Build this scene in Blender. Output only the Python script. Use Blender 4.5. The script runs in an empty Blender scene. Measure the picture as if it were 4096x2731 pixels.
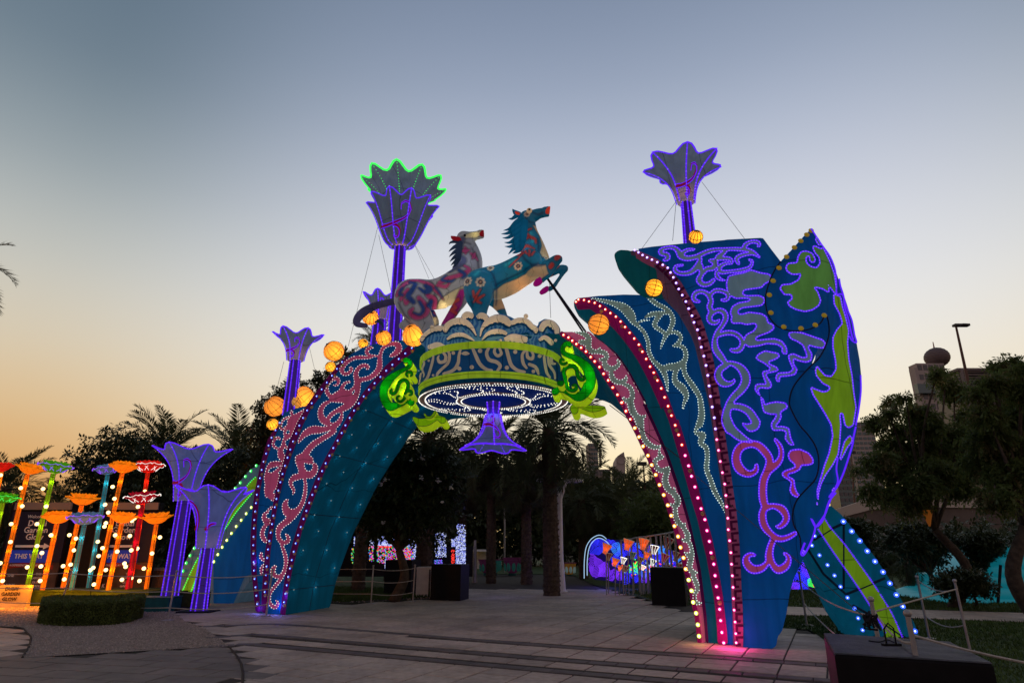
import bpy, bmesh, math, random
import numpy as np
from mathutils import Vector, Matrix, noise as mnoise
random.seed(7); RNG = np.random.default_rng(7)
S = bpy.context.scene
COL = S.collection
R = math.radians
# ---------------------------------------------------------------- camera
CAMZ, PITCH, FPX = 1.6, 18.2, 2502.5
cam = bpy.data.cameras.new('camera'); camo = bpy.data.objects.new('camera', cam); COL.objects.link(camo)
camo.location = (0, 0, CAMZ); camo.rotation_euler = (R(90 + PITCH), 0, 0)
cam.lens = FPX * 36 / 4096; cam.sensor_width = 36; cam.clip_end = 6000; cam.clip_start = 0.05
S.camera = camo
# ---------------------------------------------------------------- exposure, sky, sun
EXPO = 2.0
K = 2.0 ** -EXPO                       # brightness of a lamp that should read as 1.0
S.view_settings.view_transform = 'Standard'; S.view_settings.look = 'None'
S.view_settings.exposure = EXPO; S.view_settings.gamma = 1
try: S.view_settings.use_curve_mapping = False
except Exception: pass
S.cycles.use_denoising = True
S.cycles.max_bounces = 5; S.cycles.diffuse_bounces = 3; S.cycles.glossy_bounces = 2
S.cycles.transparent_max_bounces = 6; S.cycles.transmission_bounces = 3
S.cycles.sample_clamp_indirect = 3.0
S.cycles.use_light_tree = True
SUN_AZ = 12.0                          # degrees right of straight ahead
def lin(c):
    return tuple((v/255/12.92 if v/255 <= .04045 else ((v/255+.055)/1.055)**2.4) for v in c)
world = bpy.data.worlds.new('World'); S.world = world; world.use_nodes = True
nt = world.node_tree; N = nt.nodes; L = nt.links
bg = N['Background']; bg.inputs[1].default_value = 1.0
geo = N.new('ShaderNodeTexCoord')
sep = N.new('ShaderNodeSeparateXYZ'); L.new(geo.outputs['Generated'], sep.inputs[0])
def wmath(op, a, b=None, clamp=False):
    n = N.new('ShaderNodeMath'); n.operation = op; n.use_clamp = clamp
    for i, v in enumerate((a, b)):
        if v is None: continue
        if isinstance(v, (int, float)): n.inputs[i].default_value = v
        else: L.new(v, n.inputs[i])
    return n.outputs[0]
elev = wmath('MULTIPLY', wmath('ARCSINE', sep.outputs['Z']), 180/math.pi/90)      # 0 horizon, 1 zenith
hl = wmath('SQRT', wmath('ADD', wmath('POWER', sep.outputs['X'], 2.0), wmath('POWER', sep.outputs['Y'], 2.0)))
caz = wmath('DIVIDE', wmath('ADD', wmath('MULTIPLY', sep.outputs['X'], math.sin(R(SUN_AZ))), wmath('MULTIPLY', sep.outputs['Y'], math.cos(R(SUN_AZ)))), wmath('MAXIMUM', hl, 1e-4))
def ramp(stops):
    r = N.new('ShaderNodeValToRGB'); r.color_ramp.interpolation = 'B_SPLINE'
    e = r.color_ramp.elements
    while len(e) > 1: e.remove(e[0])
    e[0].position = max(0, stops[0][0]/90); e[0].color = (*lin(stops[0][1]), 1)
    for p, c in stops[1:]:
        k = e.new(max(0, p/90)); k.color = (*lin(c), 1)
    L.new(elev, r.inputs[0]); return r.outputs[0]
SUNWARD = [(0, (255, 214, 140)), (4, (255, 228, 166)), (8, (255, 238, 196)), (12, (250, 238, 214)), (17, (243, 239, 231)), (22, (233, 233, 234)), (28, (214, 217, 227)), (34, (186, 194, 211)), (40, (155, 167, 188)), (47, (127, 141, 164)), (60, (116, 130, 152)), (90, (108, 118, 138))]
SIDE = [(0, (214, 134, 66)), (3, (219, 150, 80)), (6, (222, 168, 102)), (10, (226, 190, 136)), (15, (222, 208, 180)), (21, (202, 202, 193)), (28, (154, 165, 169)), (36, (106, 124, 137)), (47, (95, 113, 130)), (60, (104, 118, 136)), (90, (108, 118, 138))]
BACK = [(0, (178, 146, 132)), (6, (182, 148, 136)), (14, (172, 146, 142)), (25, (150, 138, 146)), (50, (122, 124, 140)), (90, (108, 118, 138))]
def mixc(f, a, b):
    m = N.new('ShaderNodeMix'); m.data_type = 'RGBA'; L.new(f, m.inputs['Factor'])
    L.new(a, m.inputs['A']); L.new(b, m.inputs['B']); return m.outputs['Result']
def smooth(v, a, b):
    m = N.new('ShaderNodeMapRange'); m.interpolation_type = 'SMOOTHSTEP'; L.new(v, m.inputs['Value'])
    m.inputs['From Min'].default_value = a; m.inputs['From Max'].default_value = b; return m.outputs['Result']
sky_c = mixc(smooth(caz, -0.7, 0.45), ramp(BACK), ramp(SIDE))
sky_c = mixc(smooth(caz, 0.62, 1.0), sky_c, ramp(SUNWARD))
nish = N.new('ShaderNodeTexSky'); nish.sky_type = 'NISHITA'; nish.sun_disc = False
nish.sun_elevation = R(-1); nish.sun_rotation = R(SUN_AZ); nish.ozone_density = 2
sc = N.new('ShaderNodeVectorMath'); sc.operation = 'SCALE'; L.new(nish.outputs[0], sc.inputs[0]); sc.inputs['Scale'].default_value = 0.10
add = N.new('ShaderNodeVectorMath'); add.operation = 'ADD'
sc2 = N.new('ShaderNodeVectorMath'); sc2.operation = 'SCALE'; L.new(sky_c, sc2.inputs[0]); sc2.inputs['Scale'].default_value = 0.92
L.new(sc.outputs[0], add.inputs[0]); L.new(sc2.outputs[0], add.inputs[1])
sc3 = N.new('ShaderNodeVectorMath'); sc3.operation = 'SCALE'; L.new(add.outputs[0], sc3.inputs[0]); sc3.inputs['Scale'].default_value = K
L.new(sc3.outputs[0], bg.inputs[0])
sun = bpy.data.lights.new('sun', 'SUN'); suno = bpy.data.objects.new('sun', sun); COL.objects.link(suno)
sun.energy = 0.04; sun.angle = R(12); sun.color = (1, .72, .45)
suno.rotation_euler = (R(90 - 3), 0, R(180 - SUN_AZ))   # shines from just above the horizon ahead
# ---------------------------------------------------------------- pixel rays
cp, sp = math.cos(R(PITCH)), math.sin(R(PITCH))
def rays(p):
    p = np.asarray(p, float).reshape(-1, 2)
    dx = (p[:, 0] - 2048) / FPX; dz = -(p[:, 1] - 1365.5) / FPX
    return np.stack([dx, cp - dz * sp, sp + dz * cp], 1)
def at_z(p, z=0.0):
    d = rays(p); t = (z - CAMZ) / d[:, 2]; return d * t[:, None] + (0, 0, CAMZ)
def at_Y(p, Y):
    d = rays(p); t = Y / d[:, 1]; return d * np.asarray(t)[:, None] + (0, 0, CAMZ)
def at_pl(p, n, c):
    d = rays(p); t = c / (d[:, 0]*n[0] + d[:, 1]*n[1]); return d * t[:, None] + (0, 0, CAMZ)
ARN = (math.sin(R(27.7)), math.cos(R(27.7)))
def arch(off=0.0):
    def f(p):
        p = np.asarray(p, float).reshape(-1, 2)
        o = off(p) if callable(off) else off
        return at_pl(p, ARN, 12.34 - o)
    return f
def planeY(Y):
    return lambda p: at_Y(p, Y(np.asarray(p, float).reshape(-1, 2)) if callable(Y) else Y)
CR = dict(A=(0,1600,1.7429), B=(550,1650,1.8447), C=(950,1250,1.2544), D=(1350,600,1.96), E=(1550,780,2.529), F=(1500,1250,2.4758), G=(2220,900,1.96), H=(2400,1600,1.5373), I=(2750,900,1.96), J=(2800,1700,1.7043), K=(2550,520,3.136), L=(3300,1200,1.7422), M=(3150,2050,2.3025), N=(1350,1700,1.96), O=(1950,1700,1.96), P=(0,2250,1.8092), Q=(1200,2350,1.12), T=(1100,1350,4.238), U=(1040,1700,3.92), V=(1000,2080,3.92), W=(1000,1580,3.92), Z=(0,0,2352/4096))
def px(c, pts):
    x0, y0, s = CR[c]
    return [(x0 + q[0]/s, y0 + q[1]/s) + tuple(v/s for v in q[2:]) for q in pts]
# ---------------------------------------------------------------- object helpers
def link(o): COL.objects.link(o); return o
def mesh(name, v, f, mat=None, smooth=False):
    m = bpy.data.meshes.new(name)
    if isinstance(f, np.ndarray):
        v = np.asarray(v, np.float32); nf, k = f.shape
        m.vertices.add(len(v)); m.vertices.foreach_set('co', v.ravel())
        m.loops.add(nf*k); m.loops.foreach_set('vertex_index', f.astype(np.int32).ravel())
        m.polygons.add(nf); m.polygons.foreach_set('loop_start', np.arange(nf, dtype=np.int32)*k)
        m.update(calc_edges=True)
    else:
        m.from_pydata([tuple(map(float, q)) for q in v], [], f); m.update()
    for mm in (mat if isinstance(mat, (list, tuple)) else [mat]):
        if mm: m.materials.append(mm)
    if smooth and len(m.polygons): m.polygons.foreach_set('use_smooth', [True]*len(m.polygons))
    m.validate()
    return m
def obj(name, data, parent=None, kind=None, label=None):
    o = link(bpy.data.objects.new(name, data))
    if parent:
        o.parent = parent
        if parent.type == 'EMPTY' or True: o.matrix_parent_inverse = world_of(parent).inverted()
    if kind: o['kind'] = kind
    if label: o['label'] = label
    return o
def world_of(o):
    m = o.matrix_basis.copy()
    return m if not o.parent else world_of(o.parent) @ o.matrix_parent_inverse @ m
def thing(name, label, cat, loc=(0, 0, 0), group=None, rz=0):
    o = link(bpy.data.objects.new(name, None)); o.empty_display_size = .2
    o.location = tuple(float(v) for v in loc); o.rotation_euler = (0, 0, rz)
    o['label'] = label; o['category'] = cat
    if group: o['group'] = group
    return o
def tag(o, label, cat, group=None, kind=None):
    o['label'] = label; o['category'] = cat
    if group: o['group'] = group
    if kind: o['kind'] = kind
    return o
def copy_tree(o, parent=None):
    c = o.copy(); COL.objects.link(c)
    if parent: c.parent = parent; c.matrix_parent_inverse = o.matrix_parent_inverse.copy()
    for ch in o.children: copy_tree(ch, c)
    return c
class MB:
    def __init__(s): s.v = []; s.f = []; s.m = []; s.n = 0; s.cur = 0
    def add(s, v, f):
        s.v.append(np.asarray(v, float).reshape(-1, 3)); s.f += [tuple(i + s.n for i in q) for q in f]
        s.m += [s.cur]*len(f); s.n += len(s.v[-1]); return s
    def box(s, c, d, rz=0, M=None):
        x, y, z = (k/2 for k in d)
        v = np.array([(-x,-y,-z),(x,-y,-z),(x,y,-z),(-x,y,-z),(-x,-y,z),(x,-y,z),(x,y,z),(-x,y,z)])
        if rz: v = v @ np.array([[math.cos(rz), math.sin(rz), 0], [-math.sin(rz), math.cos(rz), 0], [0, 0, 1]])
        if M is not None: v = v @ np.array(M).T
        return s.add(v + c, [(0,3,2,1),(4,5,6,7),(0,1,5,4),(1,2,6,5),(2,3,7,6),(3,0,4,7)])
    def hexa(s, lo, hi):
        n = len(lo)
        return s.add(np.vstack([lo, hi]), [tuple(range(n))[::-1], tuple(range(n, 2*n))] + [(i, (i+1) % n, (i+1) % n + n, i+n) for i in range(n)])
    def tube(s, pts, r, k=6, caps=True, flat=None, closed=False):
        P = np.asarray(pts, float); n = len(P)
        if n < 2: return s
        rr = np.full(n, r) if np.isscalar(r) else np.asarray(r, float)
        if closed: T = np.roll(P, -1, 0) - np.roll(P, 1, 0)
        else:
            T = np.gradient(P, axis=0)
        T /= np.linalg.norm(T, axis=1)[:, None] + 1e-12
        ref = np.array([0, 1, 0.001]) if flat is not None else (np.array([0, 0, 1.]) if abs(T[0][2]) < .9 else np.array([1., 0, 0]))
        vs = []; u = np.cross(T[0], ref); u /= np.linalg.norm(u) + 1e-12
        for i in range(n):
            if flat is not None: u = np.cross(T[i], ref)
            else: u = u - T[i]*np.dot(u, T[i])
            u /= np.linalg.norm(u) + 1e-12; w = np.cross(T[i], u)
            for j in range(k):
                a = 2*math.pi*j/k
                vs.append(P[i] + rr[i]*(u*math.cos(a) + w*math.sin(a)*(1 if flat is None else flat)))
        f = [(i*k + j, i*k + (j+1) % k, ((i+1) % n)*k + (j+1) % k, ((i+1) % n)*k + j) for i in range(n if closed else n-1) for j in range(k)]
        if caps and not closed: f += [tuple(range(k))[::-1], tuple(range((n-1)*k, n*k))]
        return s.add(vs, f)
    def lathe(s, prof, c=(0, 0, 0), k=24, cap=True):
        vs = [(c[0]+r*math.cos(2*math.pi*j/k), c[1]+r*math.sin(2*math.pi*j/k), c[2]+z) for r, z in prof for j in range(k)]
        n = len(prof)
        f = [(i*k+j, i*k+(j+1) % k, (i+1)*k+(j+1) % k, (i+1)*k+j) for i in range(n-1) for j in range(k)]
        if cap: f += [tuple(range(k))[::-1], tuple(range((n-1)*k, n*k))]
        return s.add(vs, f)
    def ball(s, c, r, seg=8, rings=5, sc=(1, 1, 1)):
        prof = [(math.sin(math.pi*i/rings), -math.cos(math.pi*i/rings)) for i in range(1, rings)]
        vs = [(0, 0, -1)] + [(a*math.cos(2*math.pi*j/seg), a*math.sin(2*math.pi*j/seg), z) for a, z in prof for j in range(seg)] + [(0, 0, 1)]
        n = len(prof); f = [(0, 1+(j+1) % seg, 1+j) for j in range(seg)]
        f += [(1+i*seg+j, 1+i*seg+(j+1) % seg, 1+(i+1)*seg+(j+1) % seg, 1+(i+1)*seg+j) for i in range(n-1) for j in range(seg)]
        f += [(1+(n-1)*seg+j, 1+(n-1)*seg+(j+1) % seg, 1+n*seg) for j in range(seg)]
        return s.add(np.array(vs)*r*np.array(sc) + c, f)
    def build(s, name, mat, parent=None, smooth=False, kind=None, label=None):
        v = np.vstack(s.v) if s.v else np.zeros((0, 3))
        m = mesh(name, v, s.f, mat, smooth)
        if isinstance(mat, (list, tuple)) and len(m.polygons) == len(s.m): m.polygons.foreach_set('material_index', s.m)
        return obj(name, m, parent, kind, label)
OCT = np.array([(1,0,0),(-1,0,0),(0,1,0),(0,-1,0),(0,0,1),(0,0,-1)], float)
OCF = np.array([(0,2,4),(2,1,4),(1,3,4),(3,0,4),(2,0,5),(1,2,5),(3,1,5),(0,3,5)])
def beads(name, pts, r, mat, parent=None, kind='stuff', label=None):
    P = np.asarray(pts, float).reshape(-1, 3); n = len(P)
    if n == 0: return None
    rr = np.full(n, r) if np.isscalar(r) else np.asarray(r)
    if n > 60 and np.isscalar(r):      # real strings are uneven, with a few dead lamps
        q = np.random.default_rng(n); rr = rr*q.uniform(.78, 1.15, n); kp = q.uniform(size=n) > .02; P = P[kp]; rr = rr[kp]; n = len(P)
    v = (P[:, None, :] + OCT[None]*rr[:, None, None]).reshape(-1, 3)
    f = (OCF[None] + 6*np.arange(n)[:, None, None]).reshape(-1, 3)
    return obj(name, mesh(name, v, f, mat), parent, kind, label)
# ---------------------------------------------------------------- curves and appliques
def spline(pts, per=6, closed=False):
    P = np.asarray(pts, float); n = len(P)
    if n < 3 and not closed: 
        t = np.linspace(0, 1, per+1)[:, None]; return P[0]*(1-t) + P[-1]*t
    Q = np.vstack([P[-1], P, P[0], P[1]]) if closed else np.vstack([2*P[0]-P[1], P, 2*P[-1]-P[-2]])
    out = []
    for i in range(1, len(Q)-2):
        a, b, c, d = Q[i-1], Q[i], Q[i+1], Q[i+2]
        for k in range(per):
            t = k/per
            out.append(.5*((2*b) + (c-a)*t + (2*a-5*b+4*c-d)*t*t + (3*b-a-3*c+d)*t**3))
    if not closed: out.append(P[-1])
    return np.array(out)
def resample(P, step, closed=False):
    P = np.asarray(P, float)
    if closed: P = np.vstack([P, P[:1]])
    d = np.r_[0, np.cumsum(np.linalg.norm(np.diff(P, axis=0), axis=1))]
    n = max(1, int(round(d[-1]/step))); t = np.linspace(0, d[-1], n+1)
    if closed: t = t[:-1]
    return np.stack([np.interp(t, d, P[:, i]) for i in range(P.shape[1])], 1)
def sd_stroke(X, Y, st):
    P = spline(st, 7); D = np.full(X.shape, 1e9)
    xs, ys = X[0], Y[:, 0]
    for (ax, ay, ar), (bx, by, br) in zip(P[:-1], P[1:]):
        m = max(ar, br) + 25
        i0, i1 = np.searchsorted(xs, (min(ax, bx)-m, max(ax, bx)+m)); j0, j1 = np.searchsorted(ys, (min(ay, by)-m, max(ay, by)+m))
        if i1 <= i0 or j1 <= j0: continue
        x = X[j0:j1, i0:i1]; y = Y[j0:j1, i0:i1]
        ex, ey = bx-ax, by-ay; t = np.clip(((x-ax)*ex + (y-ay)*ey)/(ex*ex+ey*ey+1e-9), 0, 1)
        d = np.hypot(x-ax-t*ex, y-ay-t*ey) - (ar + t*(br-ar))
        D[j0:j1, i0:i1] = np.minimum(D[j0:j1, i0:i1], d)
    return D
def sd_poly(X, Y, P):
    P = np.asarray(P, float); D = np.full(X.shape, 1e9); ins = np.zeros(X.shape, bool)
    for i in range(len(P)):
        ax, ay = P[i][:2]; bx, by = P[(i+1) % len(P)][:2]
        ex, ey = bx-ax, by-ay; t = np.clip(((X-ax)*ex + (Y-ay)*ey)/(ex*ex+ey*ey+1e-9), 0, 1)
        D = np.minimum(D, np.hypot(X-ax-t*ex, Y-ay-t*ey))
        if ay != by:
            ins ^= ((ay > Y) != (by > Y)) & (X < (bx-ax)*(Y-ay)/(by-ay) + ax)
    return np.where(ins, -D, D)
class Shape:
    """union of strokes (x, y, r lists) and polygons, minus holes, clipped; all in photo pixels"""
    def __init__(s, strokes=(), polys=(), holes=(), clip=None, step=6):
        s.st = strokes; s.po = polys; s.ho = holes; s.clip = clip; s.step = step
        allp = np.vstack([np.asarray(q, float)[:, :2] for q in list(strokes)+list(polys)])
        m = max([max(k[2] for k in q) for q in strokes] + [4]) + 3*step
        x0, y0 = allp.min(0)-m; x1, y1 = allp.max(0)+m
        s.xs = np.arange(x0, x1+step, step); s.ys = np.arange(y0, y1+step, step)
        X, Y = np.meshgrid(s.xs, s.ys); D = np.full(X.shape, 1e9)
        for q in strokes: D = np.minimum(D, sd_stroke(X, Y, q))
        for q in polys: D = np.minimum(D, sd_poly(X, Y, q))
        for q in holes: D = np.maximum(D, -sd_poly(X, Y, q))
        if clip is not None: D = np.maximum(D, sd_poly(X, Y, clip))
        D[D == 0] = 1e-6; s.D = np.clip(D, -1e3, 1e3)
    def march(s):
        D, xs, ys = s.D, s.xs, s.ys; vid = {}; V = []; F = []; seg = {}
        nx = len(xs)
        def corner(j, i):
            k = ('c', j, i)
            if k not in vid: vid[k] = len(V); V.append((xs[i], ys[j]))
            return vid[k]
        def edge(j, i, j2, i2):
            k = ('e', j, i, j2, i2)
            if k not in vid:
                a, b = D[j, i], D[j2, i2]; t = min(max(a/(a-b), .02), .98)
                vid[k] = len(V); V.append((xs[i] + t*(xs[i2]-xs[i]), ys[j] + t*(ys[j2]-ys[j])))
            return vid[k]
        neg = D < 0
        q = neg[:-1, :-1].astype(int) + 2*neg[:-1, 1:] + 4*neg[1:, 1:] + 8*neg[1:, :-1]
        js, is_ = np.nonzero(q)
        for j, i in zip(js.tolist(), is_.tolist()):
            cs = ((j, i), (j, i+1), (j+1, i+1), (j+1, i)); poly = []; cross = []
            for k in range(4):
                a = cs[k]; b = cs[(k+1) % 4]
                if neg[a]: poly.append(corner(*a))
                if neg[a] != neg[b]:
                    lo, hi = (a, b) if a < b else (b, a); e = edge(*lo, *hi); poly.append(e); cross.append((e, bool(neg[a])))
            F.append(tuple(poly))
            if len(cross) == 2:
                (e0, n0), (e1, n1) = cross
                if n0: seg[e0] = e1
                else: seg[e1] = e0
            elif len(cross) == 4:
                for k in range(4):
                    if cross[k][1]: seg[cross[k][0]] = cross[(k+1) % 4][0]
        loops = []; left = dict(seg)
        while left:
            st, cur = left.popitem(); lp = [st, cur]
            while cur in left: cur = left.pop(cur); lp.append(cur)
            loops.append(([V[a] for a in (lp[:-1] if lp[-1] == lp[0] else lp)], lp[-1] == lp[0], lp))
        s.V = np.array(V); s.F = F; s.loops = loops; return s
def slab(name, sh, surf, mat, parent=None, depth=None, backmat=None, label=None, front=0.0):
    """fill SHAPE on surface SURF; DEPTH = vector the body reaches back"""
    if not hasattr(sh, 'V'): sh.march()
    P = surf(sh.V)
    if front: P = P - rays(sh.V)/np.linalg.norm(rays(sh.V), axis=1)[:, None]*front
    P[:, 2] = np.maximum(P[:, 2], .002)
    mb = MB(); F = [tuple(q) for q in sh.F]
    mb.add(P, F)
    if depth is not None:
        d = depth if isinstance(depth, np.ndarray) and depth.ndim == 2 else np.asarray(depth, float)[None]
        Pb = P + d; mb.cur = 1 if backmat else 0
        mb.add(Pb, [q[::-1] for q in F]); n = len(P)
        side = []
        for _, closed, lp in sh.loops:
            for a, b in zip(lp[:-1], lp[1:]): side.append((a, b, b+n, a+n))
        mb.f += [tuple(q) for q in side]; mb.m += [mb.cur]*len(side)
    return mb.build(name, [mat, backmat] if backmat else mat, parent, label=label)
def outline(sh, surf, front, step):
    """points along every contour of SHAPE at spacing STEP photo pixels"""
    if not hasattr(sh, 'V'): sh.march()
    out = []
    for q, closed, _ in sh.loops:
        if len(q) < 4: continue
        A = np.array(q); 
        if closed: A = (A + np.roll(A, 1, 0) + np.roll(A, -1, 0))/3
        B = resample(A, step, closed)
        P = surf(B); P = P - rays(B)/np.linalg.norm(rays(B), axis=1)[:, None]*front
        out.append((P, closed))
    return out
# ---------------------------------------------------------------- materials
def mat(name, col, rough=.7, emit=None, es=0.0, noise=.0, nscale=6, bump=0.0, bscale=40, metal=0, transl=0.0, spec=.3, coords='Object', stain=0):
    m = bpy.data.materials.new(name); m.use_nodes = True; t = m.node_tree; n = t.nodes; l = t.links
    b = n['Principled BSDF']; b.inputs['Roughness'].default_value = rough; b.inputs['Metallic'].default_value = metal
    b.inputs['Specular IOR Level'].default_value = spec
    b.inputs['Base Color'].default_value = (*col, 1)
    tc = n.new('ShaderNodeTexCoord')
    src = n.new('ShaderNodeNewGeometry').outputs['Position'] if coords == 'World' else tc.outputs[coords]
    if noise:
        nz = n.new('ShaderNodeTexNoise'); nz.inputs['Scale'].default_value = nscale; nz.inputs['Detail'].default_value = 6
        l.new(src, nz.inputs['Vector'])
        mr = n.new('ShaderNodeMapRange'); mr.inputs['From Min'].default_value = .3; mr.inputs['From Max'].default_value = .7
        mr.inputs['To Min'].default_value = 1-noise; mr.inputs['To Max'].default_value = 1+noise; l.new(nz.outputs['Fac'], mr.inputs['Value'])
        fac = mr.outputs[0]
        if stain:
            st = n.new('ShaderNodeTexNoise'); st.inputs['Scale'].default_value = .55; st.inputs['Detail'].default_value = 7; st.inputs['Roughness'].default_value = .65; l.new(src, st.inputs['Vector'])
            m2 = n.new('ShaderNodeMapRange'); m2.inputs['From Min'].default_value = .35; m2.inputs['From Max'].default_value = .62; m2.inputs['To Min'].default_value = 1-stain; m2.inputs['To Max'].default_value = 1.08; l.new(st.outputs['Fac'], m2.inputs['Value'])
            mm = n.new('ShaderNodeMath'); mm.operation = 'MULTIPLY'; l.new(fac, mm.inputs[0]); l.new(m2.outputs[0], mm.inputs[1]); fac = mm.outputs[0]
        vm = n.new('ShaderNodeVectorMath'); vm.operation = 'SCALE'; vm.inputs[0].default_value = col; l.new(fac, vm.inputs['Scale'])
        l.new(vm.outputs[0], b.inputs['Base Color'])
    if bump:
        nb = n.new('ShaderNodeTexNoise'); nb.inputs['Scale'].default_value = bscale; nb.inputs['Detail'].default_value = 8; l.new(src, nb.inputs['Vector'])
        bp = n.new('ShaderNodeBump'); bp.inputs['Strength'].default_value = bump; bp.inputs['Distance'].default_value = .02
        l.new(nb.outputs['Fac'], bp.inputs['Height']); l.new(bp.outputs[0], b.inputs['Normal'])
    if es:
        b.inputs['Emission Color'].default_value = (*(emit or col), 1); b.inputs['Emission Strength'].default_value = es*K
    if transl:
        tr = n.new('ShaderNodeBsdfTranslucent'); tr.inputs[0].default_value = (*col, 1); mx = n.new('ShaderNodeMixShader'); mx.inputs[0].default_value = transl
        l.new(b.outputs[0], mx.inputs[1]); l.new(tr.outputs[0], mx.inputs[2]); l.new(mx.outputs[0], n['Material Output'].inputs[0])
    return m
def led(name, col, s, sample=False):
    m = bpy.data.materials.new(name); m.use_nodes = True; t = m.node_tree; t.nodes.remove(t.nodes['Principled BSDF'])
    e = t.nodes.new('ShaderNodeEmission'); e.inputs[0].default_value = (*col, 1); e.inputs[1].default_value = s*K
    t.links.new(e.outputs[0], t.nodes['Material Output'].inputs[0])
    m.cycles.emission_sampling = 'AUTO' if sample else 'NONE'
    return m
def fabric(name, col, glow, seam=1.2, transl=.35, sheen=.25, wr=.15):
    """stretched lantern cloth: thin, lit from inside, sewn in panels, slightly creased, with fold shading in the colour"""
    m = bpy.data.materials.new(name); m.use_nodes = True; t = m.node_tree; n = t.nodes; l = t.links
    b = n['Principled BSDF']; b.inputs['Roughness'].default_value = .6; b.inputs['Specular IOR Level'].default_value = sheen*.35
    tc = n.new('ShaderNodeTexCoord')
    mp = n.new('ShaderNodeMapping'); mp.inputs['Rotation'].default_value = (0, 0, R(27.7)); l.new(tc.outputs['Object'], mp.inputs[0])
    sx = n.new('ShaderNodeSeparateXYZ'); l.new(mp.outputs[0], sx.inputs[0])
    def M(op, a, bb=None):
        q = n.new('ShaderNodeMath'); q.operation = op
        for i, v in enumerate((a, bb)):
            if v is None: continue
            if isinstance(v, (int, float)): q.inputs[i].default_value = v
            else: l.new(v, q.inputs[i])
        return q.outputs[0]
    fz = n.new('ShaderNodeTexNoise'); fz.inputs['Scale'].default_value = .8; l.new(tc.outputs['Object'], fz.inputs[0])
    wob = M('MULTIPLY', fz.outputs['Fac'], .25)
    lines = None
    for ax, w in (('Z', 1.0), ('X', .8)):
        fr = M('FRACT', M('ADD', M('DIVIDE', sx.outputs[ax], seam*w), wob)); d = M('LESS_THAN', M('ABSOLUTE', M('SUBTRACT', fr, .5)), .008/seam)
        lines = d if lines is None else M('MAXIMUM', lines, d)
    nz = n.new('ShaderNodeTexNoise'); nz.inputs['Scale'].default_value = 1.7; nz.inputs['Detail'].default_value = 4; l.new(tc.outputs['Object'], nz.inputs[0])
    mp2 = n.new('ShaderNodeMapping'); mp2.inputs['Scale'].default_value = (5, 5, .7); mp2.inputs['Rotation'].default_value = (0, .35, R(27.7)); l.new(tc.outputs['Object'], mp2.inputs[0])
    cz = n.new('ShaderNodeTexNoise'); cz.inputs['Scale'].default_value = 1.1; cz.inputs['Detail'].default_value = 3; cz.inputs['Distortion'].default_value = .8; l.new(mp2.outputs[0], cz.inputs[0])
    v = M('MULTIPLY', M('ADD', M('MULTIPLY', nz.outputs['Fac'], 2*wr), 1-wr), M('SUBTRACT', 1.0, M('MULTIPLY', lines, .55)))  # wr noise varies colour and emission like an uneven inner glow
    v = M('MULTIPLY', v, M('ADD', M('MULTIPLY', cz.outputs['Fac'], .7), .65))  # stretched noise puts light and dark folds into colour and emission
    c = n.new('ShaderNodeVectorMath'); c.operation = 'SCALE'; c.inputs[0].default_value = col; l.new(v, c.inputs['Scale'])
    l.new(c.outputs[0], b.inputs['Base Color']); l.new(c.outputs[0], b.inputs['Emission Color'])
    b.inputs['Emission Strength'].default_value = glow*K
    m.cycles.emission_sampling = 'NONE' if glow < .8 else 'AUTO'
    bp = n.new('ShaderNodeBump'); bp.inputs['Strength'].default_value = .35; bp.inputs['Distance'].default_value = .03
    nb = n.new('ShaderNodeTexNoise'); nb.inputs['Scale'].default_value = 5; nb.inputs['Detail'].default_value = 5; nb.inputs['Distortion'].default_value = 1.2; l.new(tc.outputs['Object'], nb.inputs[0])
    l.new(nb.outputs['Fac'], bp.inputs['Height']); l.new(bp.outputs[0], b.inputs['Normal'])
    tr = n.new('ShaderNodeBsdfTranslucent'); l.new(c.outputs[0], tr.inputs[0]); mx = n.new('ShaderNodeMixShader'); mx.inputs[0].default_value = transl
    l.new(b.outputs[0], mx.inputs[1]); l.new(tr.outputs[0], mx.inputs[2]); l.new(mx.outputs[0], n['Material Output'].inputs[0])
    return m
def lamp(name, loc, col, power, parent=None, r=.04):
    d = bpy.data.lights.new(name, 'POINT'); d.energy = power*K*8; d.color = col; d.shadow_soft_size = r
    o = link(bpy.data.objects.new(name, d)); o.location = tuple(map(float, loc))
    if parent: o.parent = parent; o.matrix_parent_inverse = world_of(parent).inverted()
    return o
# ================================================================ SETTING
M = {}
M['soil'] = mat('soil', (.035, .03, .022), .95, noise=.3, nscale=3, bump=.6, bscale=20)
M['grass'] = mat('grass', (.035, .062, .014), .9, noise=.45, nscale=2.2, bump=.8, bscale=90)
M['stone'] = [mat('paver_%s' % a, c, .72, noise=.16, nscale=9, bump=.25, bscale=60, coords='World', stain=.32) for a, c in (('pale', (.50, .395, .32)), ('grey', (.465, .37, .305)), ('warm', (.52, .40, .315)), ('worn', (.43, .34, .278)))]
M['band'] = [mat('dark_paver_%s' % a, c, .7, noise=.2, nscale=5, bump=.25, bscale=60, coords='World', stain=.25) for a, c in (('a', (.12, .10, .095)), ('b', (.145, .12, .112)))]
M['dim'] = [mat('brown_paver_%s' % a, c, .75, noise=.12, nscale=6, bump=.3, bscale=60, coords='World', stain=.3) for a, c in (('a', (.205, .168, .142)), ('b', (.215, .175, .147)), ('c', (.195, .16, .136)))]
M['joint'] = mat('joint', (.045, .036, .03), .95, noise=.2)
M['gravel'] = mat('gravel', (.33, .265, .225), .95, noise=.25, nscale=30, bump=1.0, bscale=160)
def sheet(name, P, z, m, label=None):
    P = np.asarray(P, float); v = [(p[0], p[1], z) for p in P]
    o = obj(name, mesh(name, v, [tuple(range(len(v)))], m)); o['kind'] = 'structure'; return o
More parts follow.
